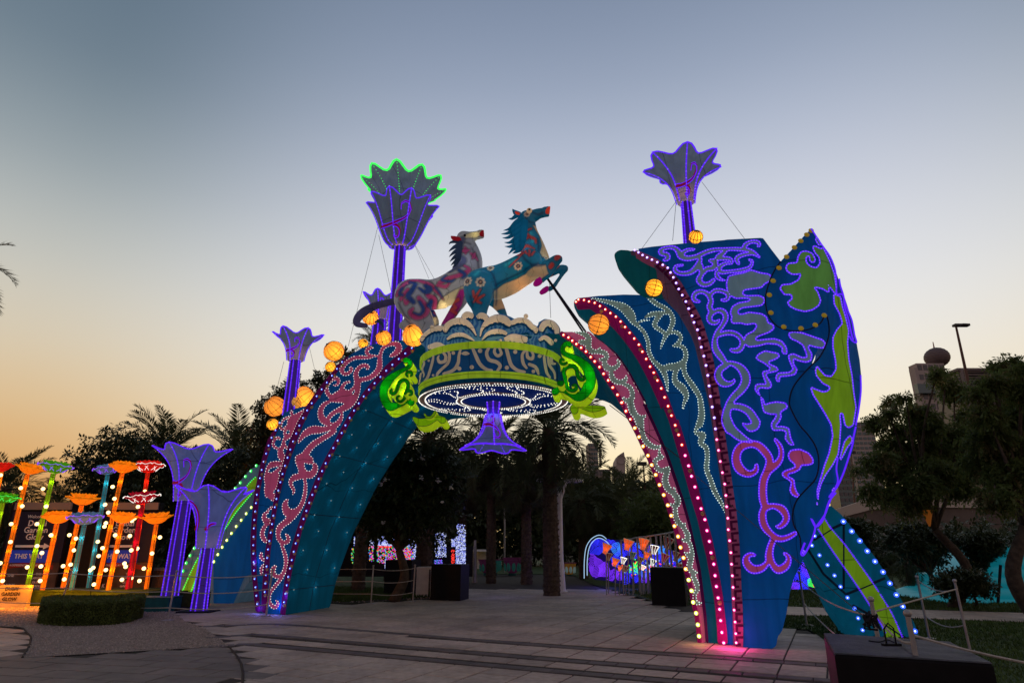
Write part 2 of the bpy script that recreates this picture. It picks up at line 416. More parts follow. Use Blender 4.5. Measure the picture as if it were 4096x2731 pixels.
def far_disc(r=2500, n=48): return [(r*math.cos(2*math.pi*i/n), r*math.sin(2*math.pi*i/n)) for i in range(n)]
sheet('ground', far_disc(), -.03, M['soil'])
def gz(c, pts): return at_z(px(c, pts))[:, :2]
A26 = R(26.0); UG = np.array([math.cos(A26), -math.sin(A26)]); VG = np.array([math.sin(A26), math.cos(A26)])
plaza = np.array([(-16, 2), (9, 2), (5.2, 7.2), (5.3, 10.5), (5.6, 12.4), (6.0, 13.9), (5.0, 14.5), (4.6, 18.3), (4.2, 20.5), (3.6, 30), (3.6, 41), (-4, 41), (-1.9, 30), (-2.3, 24), (-2.5, 22), (-5.0, 20.0), (-7.2, 20.5), (-10.5, 24), (-17, 24)])
sheet('plaza', plaza, -.004, M['joint'])
lawnR = [(5.2, 2), (5.25, 7.2), (5.35, 10.5), (5.65, 12.4), (6.05, 13.95), (5.05, 14.55), (4.8, 16.6), (8.1, 16.55), (11.5, 15.2), (17, 13), (40, 4), (24, -4)]
sheet('lawn', lawnR, .012, M['grass'])
path = [(4.65, 16.7), (8.07, 16.7), (11.48, 15.3), (17, 13.2), (19, 15), (13.0, 17.25), (7.75, 19.05), (4.4, 19.6)]
sheet('path', path, .006, M['joint'])
sheet('lawn_behind', [(4.5, 19.7), (7.75, 19.2), (13, 17.4), (19, 15.2), (60, 5), (80, 60), (3.7, 60), (3.7, 30)], .010, M['grass'])
sheet('lawn_under_palms', [(-2.0, 24), (-2.4, 22.1), (-5.0, 20.1), (-5.6, 21), (-14, 26), (-40, 40), (-30, 90), (3.5, 90), (3.5, 42), (-4, 42), (-2.0, 30)], .008, M['grass'])
gravel = np.vstack([gz('P', [(160, 690), (215, 600), (225, 540), (170, 480), (100, 466), (0, 462)]), [(-13.2, 16.3), (-14.5, 20.5), (-9.5, 20.0)], gz('P', [(1220, 330), (1330, 420), (1480, 478), (1600, 560), (1650, 606)])])
sheet('gravel_path', gravel, .010, M['gravel'])
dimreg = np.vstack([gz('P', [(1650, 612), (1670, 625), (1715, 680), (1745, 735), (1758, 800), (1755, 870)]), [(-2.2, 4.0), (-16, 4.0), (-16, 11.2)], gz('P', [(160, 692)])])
def inside(P, poly):
    P = np.atleast_2d(P); ins = np.zeros(len(P), bool)
    for i in range(len(poly)):
        a, b = poly[i], poly[(i+1) % len(poly)]
        if a[1] != b[1]:
            c = ((a[1] > P[:, 1]) != (b[1] > P[:, 1])) & (P[:, 0] < (b[0]-a[0])*(P[:, 1]-a[1])/(b[1]-a[1]) + a[0]); ins ^= c
    return ins
B1 = np.array([(-6.35, 14.55), (-5.35, 14.98), (-4.53, 14.65), (.93, 11.6), (5.3, 9.5)])
B2 = np.array([(-5.5, 12.85), (-4.97, 13.23), (-3.94, 12.76), (.82, 10.28), (5.2, 8.3)])
B3 = np.array([(-4.95, 11.75), (-4.56, 11.93), (-3.53, 11.49), (.75, 9.38), (5.3, 7.25)])
def dline(P, ln):
    d = np.full(len(P), 1e9)
    for a, b in zip(ln[:-1], ln[1:]):
        e = b-a; t = np.clip(((P-a) @ e)/(e @ e), 0, 1); d = np.minimum(d, np.linalg.norm(P-a-t[:, None]*e, axis=1))
    return d
# -- paving stones: individually laid, the nearest ones each their own part
pave = bpy.data.objects['plaza']
def tile_mesh(w, d, m, name='paving_stone', h=.03):
    b = .006
    lo = [(-w/2, -d/2, -h), (w/2, -d/2, -h), (w/2, d/2, -h), (-w/2, d/2, -h)]
    mi = [(-w/2, -d/2, -b), (w/2, -d/2, -b), (w/2, d/2, -b), (-w/2, d/2, -b)]
    up = [(-w/2+b, -d/2+b, 0), (w/2-b, -d/2+b, 0), (w/2-b, d/2-b, 0), (-w/2+b, d/2-b, 0)]
    v = lo+mi+up; f = [(i, (i+1) % 4, (i+1) % 4+4, i+4) for i in range(4)] + [(i+4, (i+1) % 4+4, (i+1) % 4+8, i+8) for i in range(4)] + [(8, 9, 10, 11)]
    return v, f
cells = []
tw, td = .60, .42
nu, nv = 60, 70
for j in range(-10, nv):
    for i in range(-50, nu):
        c = UG*(i*tw) + VG*(j*td)
        cells.append((c[0], c[1]))
cells = np.array(cells)
dist = np.hypot(cells[:, 0], cells[:, 1])
ok = inside(cells, plaza) & (dist < 27) & (cells[:, 1] > 6.2) & (np.abs(cells[:, 0]) < cells[:, 1]*.86+.6)
ok &= ~inside(cells, gravel)
ok &= (dline(cells, B1) > .10) & (dline(cells, B2) > .10) & (dline(cells, B3) > .10)
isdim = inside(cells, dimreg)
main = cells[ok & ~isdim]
def rot2(v, a): 
    ca, sa = math.cos(a), math.sin(a); v = np.asarray(v, float); o = v.copy(); o[:, 0] = v[:, 0]*ca - v[:, 1]*sa; o[:, 1] = v[:, 0]*sa + v[:, 1]*ca; return o
def lay(centres, w, d, ang, mats, name, most, fine=0.0):
    centres = centres[np.argsort(np.hypot(centres[:, 0], centres[:, 1]))]
    v, f = tile_mesh(w-.026, d-.026, None)
    v = rot2(v, ang)
    ms = [mesh(name, v, f, m) for m in mats]
    for c in centres[:most]:
        o = link(bpy.data.objects.new(name, ms[RNG.integers(len(ms))])); o.parent = pave
        o.location = (c[0], c[1], .006 + RNG.uniform(-.0015, .0015)); o.rotation_euler = (RNG.normal(0, .0012), RNG.normal(0, .0012), RNG.normal(0, .004))
    rest = centres[most:]
    if len(rest):
        mb = MB()
        for c in rest:
            mb.cur = int(RNG.integers(len(mats))); mb.add(np.array(v) + (c[0], c[1], .006 + RNG.uniform(-.0015, .0015)), f)
        mb.build(name + '_spread', mats, pave, kind='stuff')
lay(main, tw, td, -A26, M['stone'], 'paving_stone', 230)
for bl in (B1, B2, B3):   # dark bands, a row of narrow setts each
    P = resample(bl, .42); T = np.gradient(P, axis=0); an = np.arctan2(T[:, 1], T[:, 0])
    for p, a in zip(P, an):
        v, f = tile_mesh(.41, .21, None); v = rot2(v, a)
        o = obj('dark_paving_stone', mesh('dark_paving_stone', v, f, M['band'][int(RNG.integers(2))]), pave); o.location = (p[0], p[1], .0125)
A8 = R(-12.0); dc = []
for j in range(0, 40):
    for i in range(-40, 40): dc.append(rot2([(i*.9 + (j % 2)*.45, j*.46, 0)], A8)[0][:2])
dc = np.array(dc); k = inside(dc, dimreg) & (dc[:, 1] > 6.3) & (np.abs(dc[:, 0]) < dc[:, 1]*.9+.6)
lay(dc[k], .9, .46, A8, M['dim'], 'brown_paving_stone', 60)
arcP = gz('P', [(1650, 612), (1670, 625), (1715, 680), (1745, 735), (1758, 800), (1755, 870), (1750, 900)])
arcP2 = gz('P', [(160, 690), (215, 600), (225, 540), (170, 480), (100, 466)])
for a in (arcP, arcP2):
    P = resample(np.c_[a, np.full(len(a), .012)], .1); MB().tube(P, .018, 4).build('paving_edge_strip', M['joint'], pave)
# pebbles in the gravel
gp = np.array([(RNG.uniform(-14, -4), RNG.uniform(10.5, 20)) for _ in range(26000)]); gp = gp[inside(gp, gravel)]
M['pebble'] = [mat('pebble_%d' % i, c, .9) for i, c in enumerate(((.46, .38, .32), (.27, .22, .19), (.36, .29, .25)))]
mb = MB(); vv = []; 
for q in range(3):
    g = gp[q::3]; P = np.c_[g, np.full(len(g), .012)]; beads('gravel_stones', P, RNG.uniform(.008, .02, len(P)), M['pebble'][q], bpy.data.objects['gravel_path'], kind='stuff')
# path stones
pc = []
for j in range(-10, 60):
    for i in range(0, 60): pc.append(rot2([(i*.5, j*.3, 0)], R(-22))[0][:2] + np.array((4, 12)))
pc = np.array(pc); k = inside(pc, np.array(path)); pc = pc[k]
mb = MB(); v, f = tile_mesh(.49, .29, None); v = rot2(v, R(-22))
for c in pc: mb.cur = int(RNG.integers(4)); mb.add(np.array(v) + (c[0], c[1], .022), f)
mb.build('path_paving', M['stone'], bpy.data.objects['path'], kind='stuff')
# grass blades on the near lawns
def blades(name, region, n, h=.045, seed=1, zb=.012):
    r = np.random.default_rng(seed); reg = np.array(region); lo, hi = reg.min(0), reg.max(0)
    P = r.uniform(lo, hi, (n, 2)); P = P[inside(P, reg)]; a = r.uniform(0, 6.283, len(P)); hh = h*r.uniform(.5, 1.4, len(P)); w = .006 + P[:, 1]*.0006
    t = r.normal(0, .35, (len(P), 2))*hh[:, None]
    z = np.full(len(P), zb)
    v = np.stack([np.c_[P[:, 0]-w*np.cos(a), P[:, 1]-w*np.sin(a), z], np.c_[P[:, 0]+w*np.cos(a), P[:, 1]+w*np.sin(a), z], np.c_[P+t, z+hh]], 1).reshape(-1, 3)
    o = obj(name, mesh(name, v, np.arange(len(v)).reshape(-1, 3), M['blade'])); o['kind'] = 'stuff'; o['label'] = 'short mown grass blades'; o['category'] = 'grass'
M['blade'] = mat('grass_blade', (.055, .10, .018), .7, noise=.4, nscale=1.5)
blades('grass', [(4.9, 6.5), (5.35, 10.5), (5.65, 12.4), (6.05, 13.95), (5.05, 14.55), (4.8, 16.6), (8.1, 16.55), (11.5, 15.2), (17, 13), (14, 8), (8, 5)], 60000)
blades('grass', [(4.6, 19.7), (7.75, 19.2), (13, 17.4), (19, 15.2), (26, 17), (26, 26), (4.3, 26)], 50000, .06, 2)
# ================================================================ FOLIAGE
M['frond'] = mat('palm_leaflet', (.07, .085, .035), .6, noise=.3, nscale=2, transl=.25)
M['frond_dry'] = mat('dry_palm_leaflet', (.10, .08, .045), .8, noise=.3, nscale=2)
M['leaf'] = mat('tree_leaf', (.11, .145, .04), .55, noise=.35, nscale=3, transl=.5)
M['leaf2'] = mat('pale_leaf', (.22, .19, .08), .6, noise=.3, nscale=3, transl=.5)
M['leafb'] = mat('dark_leaf', (.04, .055, .02), .5, noise=.3, nscale=3, transl=.15)
M['bark'] = mat('bark', (.07, .05, .035), .9, noise=.4, nscale=9, bump=1, bscale=25)
M['palmbark'] = mat('palm_bark', (.085, .058, .04), .95, noise=.4, nscale=10, bump=1, bscale=30)
M['blossom'] = mat('blossom', (.75, .7, .68), .6)
def frond_mesh(Lf, seed, droop=1.0, nl=46, mt='frond'):
    r = np.random.default_rng(seed); n = 14; t = np.linspace(0, 1, n); mb = MB()
    ang = np.cumsum(np.r_[0, np.full(n-1, -droop*1.25/(n-1))]) * (0.4+t)
    x = np.cumsum(np.r_[0, np.cos(ang[1:])])/n*Lf; z = np.cumsum(np.r_[0, np.sin(ang[1:])])/n*Lf
    P = np.c_[x, np.zeros(n), z]; mb.tube(P, .03*Lf/3*(1-.85*t), 4)
    v = []; 
    for k in range(nl):
        s = .14 + .86*k/(nl-1); p = np.array([np.interp(s, t, P[:, i]) for i in range(3)]); a = np.interp(s, t, ang)
        T = np.array([math.cos(a), 0, math.sin(a)]); Nn = np.array([-math.sin(a), 0, math.cos(a)])
        ll = Lf*.21*(math.sin(math.pi*min(1, s*.93+.1))**.55)*r.uniform(.8, 1.1)
        for sd in (-1, 1):
            d = T*r.uniform(.55, .85) + np.array([0, sd, 0])*r.uniform(.6, .9) + Nn*r.uniform(-.05, .5) ; d /= np.linalg.norm(d)
            w = np.cross(d, Nn); w /= np.linalg.norm(w)+1e-9; w = w*Lf*.0052*1.6
            mid = p + d*ll*.45; tip = p + d*ll + np.array([0, 0, -.12*ll])
            v += [p - w*.5, mid - w, tip, mid + w]
    v = np.array(v); nq = len(v)//4
    mb.add(v, [(4*i, 4*i+1, 4*i+2, 4*i+3) for i in range(nq)])
    V = np.vstack(mb.v); return mesh('frond', V, mb.f, M[mt])
FR = {(d, k): frond_mesh(3.0, 11*k+int(d*10), d) for d in (.5, 1.0, 1.6) for k in range(2)}
FRD = [frond_mesh(2.6, 90+k, 1.9, 34, 'frond_dry') for k in range(2)]
def palm_trunk(mb, base, top, r0, r1):
    base = np.array(base, float); top = np.array(top, float); n = max(6, int(np.linalg.norm(top-base)/.16)); P = []; rr = []
    for i in range(n):
        t = i/(n-1); c = base + (top-base)*t; rad = r0*(1-t)+r1*t
        P += [c, c + (top-base)/n*.75]; rr += [rad*1.03, rad*.97]
    mb.tube(P, rr, 12)
    for i in range(n*6):   # old leaf bosses
        t = RNG.uniform(0, 1); a = RNG.uniform(0, 6.28); c = base + (top-base)*t; rad = (r0*(1-t)+r1*t)
        mb.box(c + (math.cos(a)*rad*.94, math.sin(a)*rad*.94, 0), (.09, .10, .05), a)
def palm(x, y, crown_z, size, label, n=34, lean=(0, 0), r0=.26, seed=0, skirt=6, group=None, trunk=True):
    r = random.Random(seed); t = thing('palm_tree', label, 'palm tree', (x, y, 0), group)
    top = (x+lean[0], y+lean[1], crown_z)
    if trunk:
        mb = MB(); palm_trunk(mb, (x, y, 0), top, r0, r0*.78); mb.build('trunk', M['palmbark'], t)
    inv = world_of(t).inverted()
    for i in range(n + skirt):
        if i < n: 
            up = 78 - 105*(i/n)**.9 + r.uniform(-8, 8); m = FR[(.5 if up > 45 else 1.0 if up > 0 else 1.6, i % 2)]
        else: up = -45 - r.uniform(0, 30); m = FRD[i % 2]
        o = link(bpy.data.objects.new('frond', m)); o.parent = t; o.matrix_parent_inverse = inv
        o.rotation_mode = 'XYZ'; az = i*2.39996 + r.uniform(-.25, .25)
        mt = Matrix.Translation(Vector(top)) @ Matrix.Rotation(az, 4, 'Z') @ Matrix.Rotation(-R(up), 4, 'Y') @ Matrix.Rotation(r.uniform(-.5, .5), 4, 'X') @ Matrix.Scale(size/3*r.uniform(.82, 1.1), 4)
        o.matrix_basis = mt
    return t
def leaves(name, cl, n, size, m, parent, seed=0, droop=.3, kind='stuff', per=12):
    """leaf-sized faces strung along twigs that start inside the clumps (x, y, z, r)"""
    r = np.random.default_rng(seed); cl = np.asarray(cl, float); w = cl[:, 3]**2.2; w /= w.sum(); q = max(1, n//per)
    k = r.choice(len(cl), q, p=w); d = r.normal(size=(q, 3)); d /= np.linalg.norm(d, axis=1)[:, None]
    P0 = cl[k, :3] + d*(cl[k, 3]*r.uniform(.0, .8, q)**.6)[:, None]*np.array([1, 1, .75])
    D = d + r.normal(0, .5, (q, 3)); D[:, 2] = D[:, 2]*.6 - droop*.3; D /= np.linalg.norm(D, axis=1)[:, None]
    Lt = size*per*.19*r.uniform(.6, 1.2, q)
    side = np.cross(D, r.normal(size=(q, 3))); side /= np.linalg.norm(side, axis=1)[:, None]
    t = (np.arange(per)+.5)/per; sg = np.where(np.arange(per) % 2, 1., -1.)
    P = P0[:, None] + D[:, None]*(Lt[:, None]*t)[..., None]; P[..., 2] -= droop*.5*Lt[:, None]*t**2
    A = D[:, None]*.55 + side[:, None]*sg[None, :, None] + r.normal(0, .25, (q, per, 3)); A[..., 2] -= droop*.5
    P = P.reshape(-1, 3); A = A.reshape(-1, 3); A /= np.linalg.norm(A, axis=1)[:, None]
    B = np.cross(A, r.normal(0, .3, A.shape) + (0, 0, 1)); B /= np.linalg.norm(B, axis=1)[:, None]+1e-9
    s = (size*r.uniform(.6, 1.25, len(P)))[:, None]
    v = np.stack([P, P + A*s*.5 + B*s*.20, P + A*s, P + A*s*.5 - B*s*.20], 1).reshape(-1, 3)
    return obj(name, mesh(name, v, np.arange(len(v)).reshape(-1, 4), m), parent, kind)
def sub_clumps(cl, n, f=.62, seed=0):
    r = np.random.default_rng(seed); out = []
    for c in cl:
        for _ in range(n):
            d = r.normal(size=3); d /= np.linalg.norm(d); out.append((*(np.array(c[:3]) + d*c[3]*r.uniform(.4, .9)*(1, 1, .75)), c[3]*f*r.uniform(.6, 1.2)))
    return out
def px_clumps(c, lst, Y, jit=1.2, seed=0):
    r = np.random.default_rng(seed); out = []
    for q in px(c, lst):
        y = Y + r.uniform(-jit, jit); p = at_Y([q[:2]], y)[0]; out.append((*p, q[2]/FPX*y))
    return out
def tree(name, label, base, clumps, n, leaf=.12, m='leaf', trunk_r=.16, seed=0, group=None, extra=None, cat='tree', nsub=5, droop=.3, bend=.3):
    t = thing(name, label, cat, (base[0], base[1], 0), group); r = np.random.default_rng(seed)
    cl = np.array(clumps); cen = cl[:, :3].mean(0); mb = MB(); b = np.array([base[0], base[1], -.02])
    fork = b + (cen-b)*.45 + (0, 0, 0); mids = b + (cen-b)*.22 + np.array([r.uniform(-bend, bend), r.uniform(-bend, bend), 0])
    mb.tube(spline([b, mids, fork], 5), np.linspace(trunk_r*1.15, trunk_r*.75, 11), 9)
    for c in cl[:14]:
        e = c[:3]; mm = (fork+e)/2 + r.normal(0, .12, 3)*np.linalg.norm(e-fork)*.4
        mb.tube(spline([fork, mm, e], 4), np.linspace(trunk_r*.5, .018, 9), 5)
    mb.build('trunk', M['bark'], t, smooth=True)
    sub = sub_clumps(clumps, nsub, .62, seed) + [(*c[:3], c[3]*1.15) for c in clumps]
    leaves('crown', sub, n, leaf, M[m], t, seed, droop)
    if extra: leaves('pale_leaves', sub_clumps(clumps, 2, .3, seed+5), int(n*extra), leaf*.9, M['leaf2'], t, seed+1, 1.2)
    return t
def zp(x, y, Y): return at_Y(px('Z', [(x, y)]), Y)[0]
# palms: pixel of the crown centre, distance, frond length
c = zp(1262, 992, 23.5); palm(c[0]-.02, 23.5, c[2], 3.3, 'big date palm with a thick shaggy trunk beside the twin street lamp', 40, r0=.3, seed=1)
c = zp(985, 1010, 24.5); palm(c[0], 24.5, c[2], 3.0, 'date palm rising behind the white bench, its lower fronds hanging down', 40, r0=.33, seed=2, skirt=14)
c = zp(1130, 1050, 31.5); palm(c[0], 31.5, c[2], 3.4, 'slim palm under the hanging trumpet, left of the thick trunk', 38, r0=.24, seed=3, skirt=14)
c = zp(1208, 1085, 30.5); palm(c[0], 30.5, c[2], 3.4, 'slim palm standing just left of the big date palm', 36, r0=.26, seed=4, skirt=14)
c = zp(1065, 1090, 36); palm(c[0], 36, c[2], 4.0, 'dark palm farther back between the two slim palms and the blue lit box', 36, seed=5, skirt=12)
c = zp(905, 1120, 34); palm(c[0], 34, c[2], 3.8, 'dark palm behind the blossoming tree beside the left leg of the arch', 34, seed=6, skirt=12)
c = zp(1335, 1150, 36); palm(c[0], 36, c[2], 3.6, 'low drooping palm behind the twin street lamp', 36, seed=7, skirt=12)
c = zp(1400, 1175, 38); palm(c[0], 38, c[2], 3.6, 'bushy palm rising above the blue light tunnel', 36, seed=8, skirt=10)
c = zp(1445, 1125, 44); palm(c[0], 44, c[2], 3.2, 'spiky palm against the glow in front of the low office block', 34, seed=9, skirt=4)
c = zp(1500, 1150, 50); palm(c[0], 50, c[2], 3.6, 'distant palm under the flood light mast', 30, seed=10, skirt=4)
c = zp(382, 1048, 36); palm(c[0], 36, c[2], 4.0, 'tall date palm with a round crown above the left tree line', 44, seed=11, skirt=8)
c = zp(548, 1062, 34); palm(c[0], 34, c[2], 3.9, 'date palm just left of the arch, its pale arching fronds catching the light', 40, seed=12, skirt=8)
c = zp(15, 1125, 30); palm(c[0], 30, c[2], 2.8, 'palm cut by the left edge of the picture behind the flower lanterns', 34, seed=13)
c = zp(128, 1160, 38); palm(c[0], 38, c[2], 2.2, 'small palm low between the two left rows of flower lanterns', 30, seed=14)
c = zp(240, 1150, 40); palm(c[0], 40, c[2], 2.6, 'palm half hidden behind the left group of orange flower lanterns', 30, seed=15)
c = zp(-135, 625, 13.0); palm(c[0], 13.0, c[2], 1.7, 'near palm outside the left edge with only its frond tips showing', 22, seed=16, skirt=2)
c = zp(862, 792, 25.5); palm(c[0], 25.5, c[2], 1.5, 'palm whose tips peek over the arch beside the globes', 30, seed=17, skirt=0)
c = zp(2085, 1290, 24); palm(c[0], 24, c[2], 1.5, 'small fan of palm leaves behind the right brace of the arch', 22, seed=18, r0=.14, skirt=3)
# broadleaf trees on the left
L1 = [(190,1105,28),(225,1060,34),(262,1030,32),(300,1015,34),(345,1060,40),(250,1110,40),(300,1110,44),(200,1165,34),(255,1175,44),(330,1160,50),(400,1110,50),(400,1190,50),(460,1130,46),(170,1200,26),(470,1200,50),(300,1240,50),(380,1260,50)]
tree('broadleaf_tree', 'wide dark tree spreading behind the left flower lanterns', (at_Y(px('Z', [(310, 1300)]), 32)[0][0], 32), px_clumps('Z', [(a, b, r*1.74) for a, b, r in L1], 32, 1.5, 1), 42000, .22, 'leafb', .3, 1)
L2 = [(500,1075,40),(560,1095,44),(600,1060,34),(540,1150,46),(600,1140,40),(500,1240,50),(570,1250,50),(440,1290,40)]
tree('broadleaf_tree', 'dark tree directly behind the two tall purple trumpets', (at_Y(px('Z', [(540, 1300)]), 29)[0][0], 29), px_clumps('Z', [(a, b, r*1.74) for a, b, r in L2], 29, 1.2, 2), 26000, .2, 'leafb', .22, 2)
L3 = [(640,930,24),(668,905,20),(690,890,14),(618,965,22),(600,1000,20),(640,985,30),(625,1040,26),(700,930,18),(740,880,18),(800,815,12),(770,850,14),(600,1090,26)]
tree('broadleaf_tree', 'bushy tree peeking out behind the globes on the left leg of the arch', (at_Y(px('Z', [(640, 1300)]), 23.5)[0][0], 23.5), px_clumps('Z', [(a, b, r*1.74) for a, b, r in L3], 23.5, .8, 3), 20000, .15, 'leafb', .18, 3)
# frangipani-like tree in the gap left of the palms
L4 = [(850,1180,34),(880,1120,36),(920,1080,34),(900,1170,40),(950,1140,40),(960,1070,34),(930,1180,30),(990,1180,36),(1015,1130,30),(870,1190,26),(1000,1070,26),(905,1040,24)]
fr = tree('frangipani_tree', 'dark glossy tree with white blossoms beside the teal underside of the arch', (at_Y(px('Z', [(905, 1350)]), 21.0)[0][0], 21.0), px_clumps('Z', [(a, b, r*1.74) for a, b, r in L4], 21.5, .8, 4), 15000, .24, 'leafb', .16, 4)
bl = px_clumps('N', [(660,248,8),(655,415,7),(790,438,8),(370,425,7),(345,467,5),(890,488,5),(578,275,4),(355,765,4),(820,600,4)], 20.2, .2, 5)
mb = MB()
for x, y, z, r in bl:
    for _ in range(14):
        d = RNG.normal(size=3)*r*1.5; mb.ball(np.array((x, y, z)) + d, .028, 5, 4, (1, 1, .5))
mb.build('blossom', M['blossom'], fr, kind='stuff')
tree('broadleaf_tree', 'rounded mid green tree right of the light tunnel', (at_Y(px('Z', [(1490, 1300)]), 33)[0][0], 33), px_clumps('Z', [(a, b, r*1.74) for a, b, r in [(1470,1190,34),(1510,1180,36),(1500,1225,36),(1540,1215,30),(1455,1235,26),(1525,1150,22),(1560,1260,30)]], 33, 1, 6), 18000, .17, 'leaf', .18, 6)
# dense dark planting far behind the palms
woods = [(x, 1100 + 18*math.sin(x*.043), 36) for x in range(790, 1340, 24)] + [(x, 1140, 32) for x in range(1330, 1620, 24)] + [(x, 1195 + 25*math.sin(x*.031), 42) for x in range(660, 1640, 26)] + [(x, 1245, 34) for x in range(640, 1660, 26)] + [(x, 1150 + 20*math.sin(x*.05), 34) for x in range(800, 1330, 26)]
wd = leaves('far_planting', px_clumps('Z', [(a, b, r*1.74) for a, b, r in woods], 62, 3, 7), 100000, .55, M['leafb'], None, 7)
tag(wd, 'far dark mass of garden trees behind the palms', 'trees', kind='stuff')
lf = [(x, 1215 + 12*math.sin(x*.04), 36) for x in range(-60, 700, 26)] + [(x, 1262, 34) for x in range(-60, 700, 26)]
wd = leaves('far_planting', px_clumps('Z', [(a, b, r*1.74) for a, b, r in lf], 52, 3, 8), 34000, .42, M['leafb'], None, 8)
tag(wd, 'far dark shrubbery behind the flower lantern field', 'trees', kind='stuff')
rt = [(x, 1228 + 18*math.sin(x*.05), 40) for x in range(1960, 2420, 26)] + [(x, 1265, 30) for x in range(1960, 2420, 26)]
wd = leaves('far_planting', px_clumps('Z', [(a, b+22, r*1.5) for a, b, r in rt], 42, 3, 9), 20000, .35, M['leafb'], None, 9)
tag(wd, 'dark shrubbery in the shade under the road bridge', 'trees', kind='stuff')
# the big trees at the right
L5 = [(350,850,60),(440,780,50),(470,700,50),(560,665,45),(620,760,80),(780,500,45),(840,560,60),(900,640,80),(700,850,100),(560,900,90),(450,1000,100),(380,1120,90),(500,1150,120),(700,1050,140),(900,950,130),(1000,800,90),(300,1330,60),(450,1340,90),(650,1300,120),(880,1250,130),(560,1430,70),(225,1185,34),(760,1180,130),(950,1120,120)]
tree('flowering_tree', 'big loose tree with pale seed clusters on a thin leaning trunk, right of the arch', (at_z(px('M', [(1520, 880)]))[0][0], 18.7), px_clumps('L', [(a, b, r*.9) for a, b, r in L5], 18.3, 1.3, 10), 52000, .13, 'leaf', .14, 10, extra=.34, nsub=8, droop=.9, bend=.5)
L6 = [(1080,640,70),(1200,450,50),(1300,440,60),(1380,470,60),(1180,560,80),(1290,600,100),(1400,620,100),(1120,800,90),(1240,800,110),(1380,820,120),(1150,960,130),(1330,1000,140),(1120,1150,120),(1300,1200,140),(1180,1350,110),(1380,1380,120),(1450,700,120),(1500,900,150),(1500,1200,150)]
tree('flowering_tree', 'second big tree filling the right edge of the picture', (at_Y(px('M', [(2290, 900)]), 15.5)[0][0], 15.5), px_clumps('L', [(a, b, r*.92) for a, b, r in L6], 15.5, 1.0, 11), 56000, .115, 'leaf', .17, 11, extra=.22, nsub=8, droop=.9, bend=.6)
L7 = [(560,110,60),(640,160,60),(700,230,50),(560,230,60),(620,310,60)]
tree('shrub_tree', 'dense small tree behind the upper right edge of the brace', (at_Y(px('M', [(640, 780)]), 24)[0][0], 24), px_clumps('M', L7, 24, .6, 12), 8000, .16, 'leafb', .1, 12, cat='small tree')
L8 = [(1000,230,70),(1100,180,80),(1220,200,90),(1350,230,90),(1180,310,90),(1060,330,70),(1330,340,80),(1480,270,70),(1250,420,60)]
tree('shrub_tree', 'flat topped small tree under the road bridge', (at_Y(px('M', [(1390, 780)]), 22)[0][0], 22), px_clumps('M', L8, 22, .6, 13), 13000, .15, 'leafb', .1, 13, cat='small tree')
L9 = [(1720,330,70),(1830,280,80),(1900,330,60),(1800,420,60),(1740,520,50)]
tree('shrub_tree', 'small feathery tree in front of the lit shop fronts', (at_Y(px('M', [(1870, 760)]), 21)[0][0], 21), px_clumps('M', L9, 21, .5, 14), 11000, .14, 'leafb', .1, 14, cat='small tree')
for lb, base, cl, Y in (('left one of two low frangipanis before the turquoise inflatable', (1560, 850), [(1480,640,45),(1540,600,45),(1600,640,45),(1560,690,40),(1450,700,30)], 18.4), ('right one of two low frangipanis before the turquoise inflatable', (1715, 860), [(1640,650,40),(1720,620,45),(1790,670,40),(1680,700,35),(1820,700,25)], 18.0)):
    tree('frangipani_tree', lb, tuple(at_z(px('M', [base]))[0][:2]), px_clumps('M', cl, Y, .3, 15+base[0]), 3200, .13, 'leafb', .045, 16, cat='small tree', droop=0)
# clipped hedge island
hp = at_z(px('P', [(265, 442), (330, 456), (450, 463), (600, 463), (800, 455), (930, 436), (1025, 402)]))[:, :2]
cen = np.array([(-9.6, 15.75)]); hc = hp.mean(0)
rear = hp[::-1]*0 + 0
bk = hp[1:-1][::-1]*1.13; hedge = np.vstack([hp, [hp[-1]*1.06], bk, [hp[0]*1.06]])
t = thing('hedge', 'low round clipped hedge island on the gravel', 'hedge', (hc[0], hc[1]+1, 0))
core = hc + (0, 1)
ins = core + (hedge - core)*.93
mb = MB(); mb.hexa(np.c_[ins, np.zeros(len(ins))], np.c_[ins, np.full(len(ins), .43)]); mb.build('hedge_core', mat('hedge_core', (.02, .03, .01), .9, noise=.4, nscale=20), t)
n = 42000; r = np.random.default_rng(3); E_ = resample(hedge, .02, True); k = r.integers(len(E_), size=n); zz = r.uniform(0.0, .46, n)
side = np.c_[core + (E_[k]-core)*r.uniform(.93, 1.0, n)[:, None], zz]
tp = core + (E_[k]-core)*np.sqrt(r.uniform(0, 1, n))[:, None]; top = np.c_[tp, .44 + r.uniform(0, .05, n)]
P = np.vstack([side[:24000], top[:24000]]); a = r.normal(size=P.shape); a /= np.linalg.norm(a, axis=1)[:, None]; b = np.cross(a, r.normal(size=P.shape)); b /= np.linalg.norm(b, axis=1)[:, None]
s = .034; v = np.stack([P, P + a*s*.5 + b*s*.3, P + a*s, P + a*s*.5 - b*s*.3], 1).reshape(-1, 3)
obj('hedge_leaves', mesh('hedge_leaves', v, np.arange(len(v)).reshape(-1, 4), mat('hedge_leaf', (.075, .105, .02), .6, noise=.4, nscale=5)), t, 'stuff')
